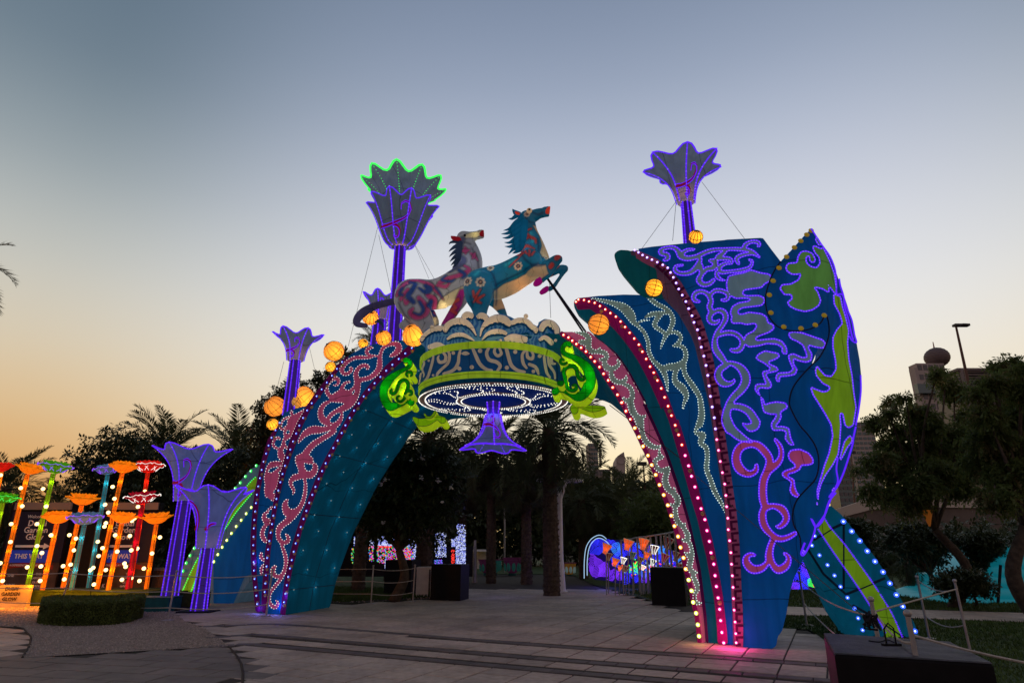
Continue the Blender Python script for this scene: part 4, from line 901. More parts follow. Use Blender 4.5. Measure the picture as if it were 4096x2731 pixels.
greenP = I_([(770,330),(790,300),(860,295),(865,250),(890,210),(930,203),(980,222),(1003,270),(995,297),(960,287),(955,240),(930,250),(930,290),(960,322),(1010,337),(1040,300),(1030,250),(1000,220),(980,170),(1000,163),(1050,190),(1062,172),(1115,280),(1155,390),(1172,550),(1150,530),(1105,470),(1110,532),(1060,500),(985,483),(1020,520),(1045,590),(1030,630),(980,665),(920,678),(850,662),(800,635),(783,605),(820,580),(815,545),(760,545),(725,500),(740,468),(810,463),(870,430),(895,368),(880,385),(820,387),(780,362)])
s = Shape(polys=[greenP, I_([(1000,110),(1015,92),(1052,158),(1030,160)])], step=4.5); slab('fern_scroll', s, SF, F_['fern'], fin, front=.03); rope('rope_light', s, SF, .045, fin)
limeP = I_([(1145,540),(1150,620),(1190,690),(1215,770),(1170,820),(1140,880),(1140,960),(1160,1060),(1165,1130),(1130,1185),(1080,1180),(1035,1130),(1015,1105),(1002,1140),(1010,1180),(1060,1240),(1120,1270),(1100,1300),(1060,1307),(990,1280),(963,1265),(985,1330),(1030,1400),(1080,1480),(1128,1568)]) + J_([(895,10),(905,70),(880,190),(850,270),(820,370),(800,440),(797,540),(802,565),(808,460),(825,400),(855,340),(905,270),(942,200),(952,120),(960,0)]) + I_([(1195,1480),(1215,1468),(1235,1568),(1262,1590),(1300,1568),(1322,1430),(1305,1320),(1290,1180),(1265,1050),(1255,920),(1265,830),(1240,720),(1215,640),(1200,560),(1170,548)])
s = Shape(polys=[limeP, J_([(1020,70),(985,110),(962,190),(950,250),(975,210),(1005,150),(1035,115),(1038,85)]), J_([(905,430),(925,425),(915,455),(900,460)]), J_([(703,850),(720,850),(707,880),(697,875)])], step=4.5)
slab('lime_scroll', s, SF, F_['lime'], fin, front=.03); rope('rope_light', s, SF, .045, fin)
mb = MB()   # loose rope-light ends along the right rim
for l in (I_([(970,28),(1050,150),(1120,250),(1160,360),(1168,470),(1170,540),(1215,545),(1240,620),(1262,680),(1290,750),(1310,860),(1325,920),(1290,905),(1270,870)]), I_([(1190,420),(1200,480),(1225,560),(1232,640),(1262,740),(1285,850),(1300,900)]), I_([(1358,1175),(1360,1300),(1345,1430),(1320,1568)]), J_([(1062,10),(1045,90),(1040,130),(1010,230),(980,320),(945,400),(920,440),(880,490),(915,440),(940,380),(930,300),(940,220)]), J_([(910,450),(870,560),(850,610),(800,680),(785,690),(758,635),(785,690),(770,760),(735,840),(705,885),(690,870),(715,800)]), J_([(800,690),(840,640),(880,520),(925,460)])):
    P = spline(np.array(l), 4); W3 = SF(P) - rays(P)*.05; mb.tube(W3, .015, 4)
o = mb.build('rope_light', LP, fin, kind='stuff')
misty = [KG([(850,278,6),(885,262,14),(880,232,15),(835,225,14),(828,200,14),(870,180,10),(930,178,12),(965,205,18),(985,245,20),(1040,262,18),(1110,250,16)]), I_([(60,255,16),(131,220,15),(201,197,13),(300,190,10),(400,190,12),(500,205,12),(575,262,3)]), I_([(440,188,12),(455,155,14),(500,132,10),(550,135,12),(565,160,8),(545,172,4)]), KG([(1095,192,6),(1040,195,10),(1000,220,14),(985,245,14)]), KG([(1005,315,6),(950,322,8),(942,355,14),(985,380,13),(1060,372,16),(1110,330,20),(1140,270,14)]), KG([(1140,320,20),(1150,380,16),(1128,430,20),(1160,465,17),(1210,460,14),(1245,430,12)]),
 I_([(170,278,8),(215,290,20),(205,335,18),(150,345,16),(130,370,14)]), I_([(300,205,10),(262,235,18),(235,260,14),(330,265,12),(348,300,6),(300,300,10),(252,330,14),(262,368,14),(330,365,10),(420,355,12),(490,330,10),(507,285,8),(480,270,5)]), I_([(400,302,10),(383,265,13),(430,235,13),(510,225,9),(565,252,5)]), I_([(225,370,10),(235,408,14),(270,430,6),(292,432,4)]),
 I_([(100,600,6),(60,592,13),(46,563,14),(70,530,15),(120,522,13),(165,550,16),(185,600,17),(170,640,18),(188,680,18),(170,725,20),(185,760,16),(225,765,13),(252,740,6)]), I_([(180,545,12),(215,515,13),(265,515,13),(308,535,13),(320,570,11),(292,590,10),(262,585,5)]), I_([(200,690,12),(240,668,15),(285,682,18),(300,730,18),(270,790,15),(235,840,16),(215,900,18),(220,970,24),(260,1030,24),(300,1080,14)]), I_([(240,865,12),(300,845,16),(370,850,16),(420,890,16),(430,940,17),(400,980,18),(350,982,12),(333,968,5)]), I_([(300,1088,18),(350,1085,16),(410,1115,26),(450,1170,33),(455,1230,33),(420,1290,29),(370,1340,26),(330,1395,24),(310,1460,27)]), I_([(300,1100,22),(255,1130,24),(240,1180,27),(270,1232,28),(320,1245,18),(360,1228,10),(368,1203,4)]), I_([(310,1450,27),(303,1530,34),(330,1600,34)]), I_([(340,1420,20),(410,1425,24),(480,1460,28),(530,1530,30)]), KH([(775,100,24),(808,175,26),(858,222,24),(905,245,12),(935,255,5)]), J_([(388,-20,22),(375,5,26),(345,15,26),(315,5,12),(292,-10,5)])]
mistp = [I_([(320,400),(380,385),(440,375),(500,352),(570,375),(640,385),(660,410),(645,440),(605,460),(580,490),(500,500),(440,510),(430,540),(460,555),(560,552),(600,570),(605,600),(580,630),(500,640),(430,648),(395,670),(400,700),(440,697),(480,683),(580,695),(620,720),(630,765),(670,780),(680,810),(640,840),(570,865),(530,885),(540,905),(600,897),(680,890),(740,910),(775,960),(780,1010),(755,1010),(740,990),(745,960),(700,933),(620,928),(560,945),(480,955),(450,930),(445,890),(460,860),(520,830),(545,790),(530,770),(460,780),(420,768),(350,770),(340,740),(350,720),(335,690),(350,640),(400,610),(480,597),(500,577),(440,572),(380,575),(340,555),(310,500),(305,460)]),
 I_([(535,1040),(560,1010),(610,985),(650,995),(710,1005),(722,1030),(680,1055),(635,1070),(640,1090),(700,1115),(712,1140),(670,1150),(620,1160),(615,1180),(650,1230),(660,1260),(640,1280),(570,1272),(550,1290),(560,1320),(595,1370),(605,1412),(640,1395),(700,1385),(770,1395),(785,1430),(750,1450),(725,1470),(735,1500),(715,1545),(690,1568),(700,1600),(660,1590),(660,1550),(690,1510),(700,1480),(650,1482),(600,1465),(590,1430),(575,1350),(530,1290),(535,1250),(580,1245),(620,1250),(600,1200),(585,1150),(640,1140),(650,1120),(600,1080),(560,1060)]),
 I_([(790,850),(830,835),(900,845),(1000,880),(1060,900),(1085,935),(1060,965),(1000,955),(950,940),(945,960),(975,1010),(970,1060),(930,1075),(870,1062),(830,1042),(830,1090),(858,1130),(845,1170),(780,1182),(720,1187),(722,1227),(702,1227),(692,1190),(710,1160),(800,1155),(830,1130),(800,1062),(790,1020),(830,1008),(900,1040),(938,1035),(930,1000),(905,940),(860,910),(810,890)]),
 J_([(485,-5),(500,35),(560,32),(590,45),(580,90),(610,130),(642,137),(618,90),(610,50),(605,20),(560,8),(520,12),(515,-5)])]
s = Shape(misty, mistp, step=4.5); slab('grey_scroll', s, SB, F_['mist'], big, front=.03); rope('rope_light', s, SB, .045, big)
cor = [J_([(345,128,20),(290,140,26),(255,180,26),(247,240,28),(272,298,30),(330,332,20),(380,310,15),(385,270,9)]), J_([(345,125,20),(400,140,24),(450,190,25),(475,240,23),(460,310,25),(435,370,25),(427,440,25),(432,510,25),(448,560,20)]), J_([(470,305,24),(528,258,20),(553,210,15),(548,150,13),(513,97,8)]), J_([(452,560,20),(500,550,15),(558,572,24),(588,622,20),(578,660,18),(545,690,13),(520,688,5)]), J_([(440,560,20),(425,612,23),(437,680,24),(482,740,20),(540,773,18),(600,763,15),(650,735,11)]), J_([(500,778,18),(480,830,20),(470,890,23),(462,930,14),(420,973,22),(360,980,27),(320,942,25),(315,902,17),(345,880,11),(375,885,7)]), J_([(477,890,20),(492,940,19),(530,983,24),(580,963,23),(605,920,15),(595,885,11),(570,872,5)])]
corp = [J_([(600,200),(620,170),(680,163),(740,190),(770,230),(770,260),(740,270),(690,272),(680,300),(640,322),(600,330),(600,350),(640,370),(645,420),(660,460),(682,482),(660,490),(625,470),(613,440),(625,390),(605,370),(570,350),(558,330),(580,310),(630,295),(655,280),(640,260),(610,235)])]
s = Shape(cor, corp, step=4.5); slab('coral_scroll', s, SB, F_['rosebig'], big, front=.03); rope('rope_light', s, SB, .045, big)
# ------------------------------------------------------ braces
def brace(name, label, edge1, edge2, Y, m_, strip, leds_, ledk):
    pass
SR = planeY(lambda p: 12.75 - 1.25*np.clip((2540 - p[:, 1])/500, 0, 1.1))
rb = px('J', [(890,545),(760,700),(730,840)]) + px('M', [(170,330),(320,690),(450,960),(560,1110),(570,1155),(1222,1165),(1165,1010),(1060,820),(940,610),(800,400),(660,225),(540,70),(490,10),(430,-40)])
br, _ = sheet_part('right_brace', rb, F_['brace'], surf=SR, front=0, depth=.9)
s = Shape(polys=[px('M', [(345,55),(400,140),(520,280),(640,440),(770,620),(900,820),(980,960),(1065,1158),(900,1150),(860,1020),(770,870),(660,700),(520,500),(400,330),(282,152)])], step=5)
slab('lime_stripe', s, SR, F_['lime'], br, front=.02)
for l in ([(345,55),(400,140),(520,280),(640,440),(770,620),(900,820),(980,960),(1065,1158)], [(282,152),(400,330),(520,500),(660,700),(770,870),(860,1020),(900,1100)]):
    P = resample(spline(np.array(px('M', l)), 4), 9); beads('led_string', SR(P) - rays(P)*.04, .02, LP, br)
for l, k_, r_ in (([(515,80),(592,170),(666,258),(735,352),(806,447),(880,544),(943,648),(1003,754),(1062,860),(1174,1088)], 'bw', .046), ([(250,213),(225,300),(295,390),(369,480),(433,576),(489,679),(553,780),(617,880),(651,969),(692,1079)], 'blue', .035)):
    for p in px('M', l): q = SR([p])[0] - rays([p])[0]*.05; bulb_at(q, k_, br, r_)
mb = MB()
for l in ([(240,250),(400,150),(530,90)], [(518,60),(518,700)], [(540,750),(900,600)], [(600,850),(800,960),(1100,1160)], [(180,320),(330,560),(540,750)]):
    P = resample(np.array(px('M', l)), 20); mb.tube(SR(P) - rays(P)*.012, .022, 6, flat=.3)
mb.build('frame_shadow_bar', mat('frame_shadow_bar', (.004, .035, .06), .7), br)  # dark strips on the cloth imitate shadows of the frame inside
SL = planeY(20.3)
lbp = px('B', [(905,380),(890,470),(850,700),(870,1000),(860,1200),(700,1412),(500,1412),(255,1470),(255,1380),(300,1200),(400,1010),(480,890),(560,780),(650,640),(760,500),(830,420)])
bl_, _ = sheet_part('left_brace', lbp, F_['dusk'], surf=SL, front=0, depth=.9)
s = Shape(polys=[px('B', [(880,560),(840,700),(740,850),(620,990),(560,1100),(560,1410),(705,1412),(790,1210),(840,1190),(900,900),(905,600)])], step=8); slab('brace_blue_panel', s, SL, F_['blue'], bl_, front=.02)  # second cloth tone, plain blue, beside the lime stripe
s = Shape(polys=[px('B', [(880,465),(790,560),(690,700),(600,830),(520,940),(440,1080),(380,1190),(330,1300),(298,1390),(370,1390),(420,1290),(450,1180),(500,1060),(560,960),(650,850),(730,730),(830,610),(885,560)])], step=5)
slab('lime_stripe', s, SL, F_['lime'], bl_, front=.035)
for l in ([(880,465),(790,560),(600,830),(440,1080),(298,1390)], [(840,600),(730,730),(650,850),(500,1060),(450,1180),(370,1380)]):
    P = resample(spline(np.array(px('B', l)), 4), 9); beads('led_string', SL(P) - rays(P)*.06, .026, LG, bl_)
for p in px('B', [(876,390),(836,430),(796,470),(758,517),(721,557),(478,895),(448,945),(418,999),(387,1053),(359,1108),(335,1167),(309,1223),(255,1337)]): bulb_at(SL([p])[0] - rays([p])[0]*.06, 'green', bl_, .05)
for p in px('B', [(839,698),(802,744),(765,792),(728,838),(693,889),(659,940),(625,991),(593,1045),(563,1098)]): bulb_at(SL([p])[0] - rays([p])[0]*.06, 'yg', bl_, .045)
# guy wires on the arch
M['wire'] = mat('steel_wire', (.05, .05, .06), .5, metal=.3)
def wire(parent, a, b, r=.006, sag=0, name='guy_wire'):
    a = np.array(a); b = np.array(b); t = np.linspace(0, 1, 13)[:, None]; P = a*(1-t)+b*t; P[:, 2] -= sag*4*(t*(1-t))[:, 0]
    return MB().tube(P, r, 4).build(name, M['wire'], parent)

# the lowest bulbs throw their colour on the paving
for ln, S_, c_, par in ((l2, S2, (1, .04, .30), b2), (l3, S3, (1, .04, .40), kb), (pl_line, S1, (1, .75, .15), e1)):
    for p in ln[-1:]: q = S_([p])[0] - rays([p])[0]*.3; q[2] = .22; lamp('bulb_lamp', q, c_, 1.0 if par is not e1 else .22, par, .1)
for p in px('C', [(100,1480),(200,1470),(80,1250),(235,1420)]): q = A0([p])[0] - rays([p])[0]*.14; lamp('bulb_lamp', q, (.12, .15, 1), .35, bi, .06)
# ================================================================ LANTERNS
CR.update(X1=(2300,2080,4.356), X2=(1380,2080,3.7935), X3=(0,2000,3.408), X4=(1480,1350,4.2393), X5=(2200,1350,4.48), X6=(1060,1280,4.125))
def pt(c, x, y, Y): return at_Y(px(c, [(x, y)]), Y)[0]
def fw(P): return P[1]*cp + (P[2]-CAMZ)*sp
def proj(P):
    P = np.asarray(P, float).reshape(-1, 3) - (0, 0, CAMZ); f = P[:, 1]*cp + P[:, 2]*sp; u = -P[:, 1]*sp + P[:, 2]*cp
    return np.c_[2048 + FPX*P[:, 0]/f, 1365.5 - FPX*u/f]
F_['trumpet'] = fabric('trumpet_cloth', (.12, .155, .36), .42, .9, transl=.45)
F_['trumpetlow'] = fabric('trumpet_stem_cloth', (.06, .025, .20), .42, 2, transl=.3)
F_['trumpetgrey'] = fabric('grey_trumpet_cloth', (.19, .23, .31), .26, .9, transl=.5)  # grey bell cloth with an even faint emission
F_['crimson'] = fabric('crimson_scroll_cloth', (.30, .01, .06), .45, 3)
def trumpet(name, label, P0, zb, zr, rs, rb, rr, n, cloth, seed=0, twist=0.0, wave=.16, group=None, inner=None, flip=False, stemcloth=None, ropes=None, stretch=1.0, goblet=False):
    """P0 foot, zb height where the bell starts, zr rim height"""
    t = thing(name, label, 'lantern', P0, group); x, y, z0 = P0; sg = -1 if flip else 1
    k = 8; mb = MB(); mb.lathe([(rs*1.15, z0), (rs, z0+(zb-z0)*.5), (rs*.85, zb)] if not flip else [(rs, z0), (rs, zb)], (x, y, 0), 6)
    mb.build('stem', stemcloth or F_['trumpetlow'], t)
    def bell(rb, rr, zb, zr, n, amp, wv, ph, goblet=goblet):
        def f(a, v):
            r = rb + (rr-rb)*((.30*v + .70*v**3.6) if not goblet else (.74*math.sin(v*math.pi/2)**.55 + .26*v**3)); m = v**4
            r = r*(1 + m*amp*math.cos(n*a) + m*.05*math.sin(a*2+1)); c_ = .5+.5*math.cos(n*a); z = zb + (zr-zb)*v + (zr-zb)*m*wv*(c_**1.3-.4)
            return (x + r*math.cos(a+ph)*stretch, y + r*math.sin(a+ph), z)
        return f
    def surf(f, nm, cl, n):
        na, nv = n*8, 14; v = [f(2*math.pi*j/na, (i/nv)) for i in range(nv+1) for j in range(na)]
        fa = [(i*na+j, i*na+(j+1) % na, (i+1)*na+(j+1) % na, (i+1)*na+j) for i in range(nv) for j in range(na)]
        return obj(nm, mesh(nm, v, fa, cl, True), t)
    f = bell(rb, rr, zb, zr, n, .15, wave, twist); b = surf(f, 'bell', cloth, n)
    rope_m, bead_m, beadp = (ropes or (LP, LPB, None))[:2] + (None,)
    mb = MB(); bd = []
    rim = [f(2*math.pi*j/(n*8), 1) for j in range(n*8)]; mb.tube(rim, .02, 4, closed=True); bd += rim
    for i in range(n):
        a = 2*math.pi*i/n; L_ = [np.array(f(a, v)) + np.array((math.cos(a+twist), math.sin(a+twist), 0))*.02 for v in np.linspace(0, 1, 16)]; mb.tube(L_, .015, 4); bd += L_
    for i in range(6):
        a = 2*math.pi*(i+.5)/6; L_ = [(x+rs*1.13*math.cos(a), y+rs*1.13*math.sin(a), z0+.02*sg), (x+rs*.9*math.cos(a), y+rs*.9*math.sin(a), zb)]; mb.tube(L_, .017, 4); bd += list(resample(np.array(L_), .07))
    mb.build('rope_light', rope_m, t, kind='stuff'); beads('led_beads', np.array(bd), .02, bead_m, t)
    # crimson scrolls on the front of the bell
    mb = MB(); rp = MB(); fa = -math.pi/2 - twist
    for ln in (([(-1.0, .36), (-.5, .33), (0, .38), (.42, .50), (.52, .68), (.30, .80), (.10, .74), (.14, .64)], [(-.25, .34), (.05, .27), (.10, .14), (-.12, .08), (-.3, .12)]) if seed == 0 else ([(-.8, .30), (-.55, .42), (-.45, .62), (-.62, .78), (-.85, .76), (-.88, .66)], [(.1, .3), (.4, .4), (.75, .42)])):
        uv_ = resample(spline(np.array([(a*1.0, b) for a, b in ln]), 6), .12)[:40]; uv_ = resample(uv_, np.linalg.norm(np.diff(uv_, axis=0), axis=1).sum()/15)[:16]
        P = [f(fa + a_, min(.97, b_)) for a_, b_ in uv_]
        while len(P) < 16: P.append(P[-1])
        P = np.array(P) + np.linspace(0, 1e-4, 16)[:, None]; out = P - np.array((x, y, 0)); out[:, 2] = 0; out /= np.linalg.norm(out, axis=1)[:, None]; P = P + out*.018
        w = rr*.07*np.linspace(.9, .3, 16); mb.tube(P, w, 6, flat=.25); rp.tube(P + np.c_[np.zeros((16, 2)), w*1.05], .011, 4); rp.tube(P - np.c_[np.zeros((16, 2)), w*1.05], .011, 4)
    o = mb.build('crimson_scroll', F_['crimson'], t); rp.build('rope_light', rope_m, o, kind='stuff')
    if inner:
        g = bell(rb*.7, inner[0], zb+.1, inner[1], inner[2], .10, .10, twist+.2, False); surf(g, 'inner_bell', inner[3], inner[2])
        mb = MB(); bd = []; nn = inner[2]
        rim = [g(2*math.pi*j/(nn*8), 1) for j in range(nn*8)]; mb.tube(rim, .03, 4, closed=True); mb.build('green_rim_light', LG, t, kind='stuff')
        for i in range(nn): bd += [g(2*math.pi*i/nn, v) for v in np.linspace(.45, 1, 22)]
        beads('green_led_beads', np.array(bd), .016, LG, t)
    lamp('bell_lamp', (x, y, zb + sg*.18), (1, .35, .25), .35, t, .04)
    if not flip and z0 < .1:
        MB().box((x, y, .02), (rs*5, rs*4, .04)).build('base_plate', M['cord'], t)
    return t
def zat(c, y, Y, x=1176): return pt('Z', x, y, Y)[2]
trumpet('trumpet_lantern', 'tall violet trumpet flower lantern standing on the paving, the taller and left one of two', (*pt('Z', 385, 1397, 18.4)[:2], 0), zat(0, 1150, 18.4, 412), zat(0, 1034, 18.4, 436), .19, .27, .88, 6, F_['trumpet'], twist=.35, wave=.10, group='trumpet lanterns by the left brace')
trumpet('trumpet_lantern', 'lower violet trumpet flower lantern in front of the left brace of the arch', (*pt('Z', 456, 1403, 17.7)[:2], 0), zat(0, 1258, 17.7, 484), zat(0, 1128, 17.7, 505), .17, .28, .86, 6, F_['trumpet'], seed=1, twist=.75, wave=.10, group='trumpet lanterns by the left brace')
p = pt('Z', 664, 955, 17.5); trumpet('trumpet_lantern', 'small violet trumpet lantern rising above the narrow left panel of the arch', p, zat(0, 828, 17.5, 678), zat(0, 772, 17.5, 686), .16, .22, .60, 6, F_['trumpetgrey'], twist=.2, wave=.2)
p = pt('Z', 905, 800, 15.9); trumpet('trumpet_lantern', 'tall double trumpet lantern with a green lit crown inside a violet bell', p, zat(0, 568, 15.9, 907), zat(0, 474, 15.9, 915), .17, .24, .86, 10, F_['trumpetgrey'], twist=.1, wave=.08, inner=(1.08, zat(0, 428, 15.9, 915), 10, F_['trumpetgrey']), goblet=True)
p = pt('Z', 868, 800, 17.4); trumpet('trumpet_lantern', 'violet trumpet lantern half hidden behind the tall double one', p, zat(0, 735, 17.4, 866), zat(0, 684, 17.4, 862), .2, .24, .46, 6, F_['trumpetgrey'], twist=.5, wave=.2)
p = pt('Z', 1586, 570, 12.7); trumpet('trumpet_lantern', 'grey and violet trumpet lantern high on top of the biggest right shell', p, zat(0, 466, 12.7, 1578), zat(0, 383, 12.7, 1583), .12, .19, .78, 7, F_['trumpetgrey'], twist=.1, wave=.10)
# ---------------- globes
F_['globe'] = mat('amber_globe_cloth', (.95, .50, .12), .6, emit=(1, .44, .09), es=.50, transl=.6)
F_['globelit'] = mat('bright_globe_cloth', (1, .60, .10), .6, emit=(1, .50, .05), es=.9, transl=.6)
M['globewire'] = mat('globe_wire', (.12, .05, .015), .6)
def globe(x, y, r, surf, label, bright=0, power=1.0, tilt=(0, 0)):
    q = px('Z', [(x, y)]); P = surf(q)[0]; R_ = r*4096/2352/FPX*fw(P)
    t = thing('globe_lantern', label, 'lantern', P, 'amber globe lanterns'); rt = Matrix.Rotation(tilt[0], 3, 'X') @ Matrix.Rotation(tilt[1], 3, 'Y'); Rm = np.array(rt)
    n = 12; v = []; 
    for i in range(1, 12):
        th = math.pi*i/12
        for j in range(n*3):
            a = 2*math.pi*j/(n*3); k = 1 - .045*abs(math.sin(a*n/2))*math.sin(th); v.append((math.sin(th)*math.cos(a)*k, math.sin(th)*math.sin(a)*k, math.cos(th)*.95))
    nn = n*3; f = [(i*nn+j, i*nn+(j+1) % nn, (i+1)*nn+(j+1) % nn, (i+1)*nn+j) for i in range(10) for j in range(nn)] + [tuple(range(nn))[::-1], tuple(range(10*nn, 11*nn))]
    v = np.array(v) @ Rm.T * R_ + P
    obj('globe_cloth', mesh('globe_cloth', v, f, F_['globelit' if bright else 'globe'], True), t)
    mb = MB()
    for j in range(n):
        a = 2*math.pi*j/n; L_ = np.array([(math.sin(th)*math.cos(a), math.sin(th)*math.sin(a), math.cos(th)*.95) for th in np.linspace(.08, 3.06, 12)])*1.005; mb.tube(L_ @ Rm.T * R_ + P, .006, 4)
    L_ = np.array([(math.cos(a), math.sin(a), 0) for a in np.linspace(0, 6.283, 25)[:-1]])*1.003; mb.tube(L_ @ Rm.T*R_ + P, .006, 4, closed=True)
    cap = np.array((0, 0, .97)) @ Rm.T * R_ + P; mb.ball(cap, R_*.1, 8, 4)
    mb.build('wire_frame', M['globewire'], t)
    lamp('globe_lamp', P + np.array((R_*.2, -R_*.35, -R_*.2)), (1, .62, .15), power*R_*R_*4.5, t, .05)
for a in ((631,933,24,arch(-.35),'big pale amber globe at the far left shoulder of the arch',0,.5,(.9,-.5)), (626,974,13.5,arch(.1),'small glowing globe at the top of the outermost purple band',1,1,(.9,-.2)), (676,925,16,arch(-.3),'small bright globe tucked against a larger one by the small violet trumpet',1,1,(.8,-.8)),
          (698,912,25.5,arch(-.6),'large amber globe behind the middle purple band of the left leg',0,1,(.2,.9)), (767,806,23.5,arch(-.3),'large globe over the upper end of the middle band',0,1,(.9,-.6)), (759,842,12,arch(.1),'small bright globe just under a large one on the left leg',1,1,(.7,-.5)),
          (834,789,11.5,arch(-.2),'smallest bright yellow globe on the crest of the left leg',1,1,(1.2,.6)), (881,776,18,arch(.25),'amber globe at the foot of the tall double trumpet',0,1,(.8,-.2)), (851,729,18.5,planeY(15.6),'globe hanging beside the dark tail of the white horse',0,1,(1.2,.3)),
          (951,770,27,arch(.35),'biggest amber globe between the left panel and the waves',0,1.2,(.95,-.3)), (1375,745,25,arch(.55),'large globe resting on the pink shell',0,.6,(.1,-1.3)), (1502,661,20.5,arch(1.0),'bright globe at the throat of the second shell',1,1,(.1,-1.3)), (1598,544,16,arch(1.3),'bright globe on the top edge of the biggest shell',1,1.2,(1.0,0))):
    globe(*a)
# ---------------- carousel drum
XC, YC, RD = -.50, 14.5, 1.68
F_['drum'] = fabric('drum_blue_cloth', (.008, .075, .22), .24, .8); F_['drumlime'] = fabric('drum_lime_cloth', (.22, .33, .015), .85, .8, wr=.3)
F_['tan'] = fabric('tan_scroll_cloth', (.34, .28, .21), .55, 1.5); F_['navy'] = fabric('deep_blue_cloth', (.002, .03, .22), .25, 1.2)
F_['skirt'] = fabric('skirt_cloth', (.002, .06, .14), .22, 1.0)
dr = thing('carousel_drum', 'round blue drum with tan scrolls and lime rims hung in the crown of the arch', 'carousel drum', (XC, YC, 4.9))
z0, z1 = 5.0, 5.80
MB().lathe([(1.62, 4.93), (RD-.02, z0), (RD-.02, z1), (RD-.3, z1+.02), (0.01, z1+.03)], (XC, YC, 0), 72, False).build('drum_wall', F_['drum'], dr, smooth=True)
MB().lathe([(RD-.03, z0+.01), (RD+.03, z0+.01), (RD+.03, z0+.15), (RD-.03, z0+.15)], (XC, YC, 0), 72, False).build('lower_rim', F_['drumlime'], dr)
MB().lathe([(RD-.03, z1-.13), (RD+.03, z1-.13), (RD+.03, z1+.02), (RD-.3, z1+.05)], (XC, YC, 0), 72, False).build('upper_rim', F_['drumlime'], dr)
MB().lathe([(1.60, 4.86), (RD+.0, z0)], (XC, YC, 0), 72, False).build('skirt', F_['skirt'], dr, smooth=True)
def cyl(p, r=RD+.012):
    d = rays(p); A = d[:, 0]**2 + d[:, 1]**2; B = -2*(d[:, 0]*XC + d[:, 1]*YC); C_ = XC*XC + YC*YC - r*r; D_ = np.maximum(B*B - 4*A*C_, 0); t = (-B - np.sqrt(D_))/(2*A)
    return d*t[:, None] + (0, 0, CAMZ)
Fp = lambda l: px('F', l)
ds = [[(470,470,8),(487,500,10),(468,560,10),(484,610,8),(478,640,5)], [(440,640,5),(455,600,7),(440,690,7),(432,710,5)], [(582,408,8),(570,480,13),(545,570,13),(520,640,13),(490,680,9)], [(635,425,6),(622,450,12),(640,490,16),(690,480,16),(700,430,14),(670,385,12),(720,380,12),(738,430,14),(722,500,14),(665,555,14),(622,600,14),(612,630,9)], [(850,355,10),(832,420,14),(822,500,16),(775,570,16),(680,605,14)], [(865,405,10),(895,403,20),(930,406,8)],
 [(965,348,14),(1000,430,18),(1040,510,18),(1100,560,16),(1155,572,13)], [(1192,345,12),(1182,390,14),(1212,428,15),(1250,408,15),(1240,370,13),(1228,345,12)], [(1130,345,14),(1105,400,16),(1130,465,18),(1205,490,18),(1240,530,16),(1215,572,13)], [(1300,350,18),(1320,430,18),(1350,520,18),(1410,570,16),(1480,587,14)], [(1492,365,12),(1458,420,14),(1468,500,16),(1500,548,12)], [(1530,512,16),(1590,540,16),(1622,605,13)], [(1505,382,12),(1512,440,16),(1552,458,16),(1567,420,13),(1550,380,12)], [(1670,400,12),(1682,500,14),(1700,590,14),(1732,642,11)], [(1785,505,10),(1755,500,14),(1748,440,15),(1775,418,12),(1795,440,8)], [(1712,440,10),(1728,520,14),(1775,590,12),(1783,655,9)]]
dots = [(1040,378,22),(775,400,18),(835,555,20),(958,540,21),(1388,388,21),(1305,545,21),(1630,430,19),(1568,582,18),(530,475,13),(575,620,13),(1600,380,6)]
s = Shape([Fp(q) for q in ds] + [Fp([(a, b, r), (a+1, b, r)]) for a, b, r in dots], step=4); slab('drum_scroll', s, cyl, F_['tan'], dr, front=.004)
# lit disc below
XD = -.44
MB().lathe([(1.62, 4.90), (1.62, 4.97)], (XD, YC, 0), 64).build('under_disc', F_['navy'], dr)
mb = MB()
for r0, r1 in ((1.60, 1.74), (.76, .86)): mb.lathe([(r0, 4.875), (r1, 4.875), (r1, 4.895), (r0, 4.895), (r0, 4.875)], (XD, YC, 0), 72, False)
mb.build('disc_ring', mat('ring_cloth', (.16, .09, .07), .6, es=.25), dr)
pts = []
for r in (1.75, 1.60, .87, .76): pts += [(XD + r*math.cos(a), YC + r*math.sin(a), 4.86) for a in np.linspace(0, 2*math.pi, int(r*2*math.pi/.062), endpoint=False)]
for i in range(9):
    a0 = 2*math.pi*i/9 + .3; ra = RNG.uniform(.08, .22)
    for sd in (-1, 1):
        for q in np.linspace(0, 1, 12): r = .9 + .68*q; a = a0 + .16*math.sin(q*math.pi*1.6 + i) + sd*(.05 + ra*.35*math.sin(math.pi*q)**2); pts.append((XD + r*math.cos(a), YC + r*math.sin(a), 4.865))
beads('led_string', pts, .0155, LW, dr)
lamp('blue_lamp', (XD, YC-.1, 4.55), (.1, .1, 1), 1.2, dr, .1)
trumpet('trumpet_lantern', 'violet trumpet lantern hanging upside down under the lit disc', (XD, YC, 4.86), 4.55, zat(0, 1028, YC, 1134), .15, .17, .66, 7, F_['trumpet'], twist=.3, wave=.06, flip=True, stretch=1.0)
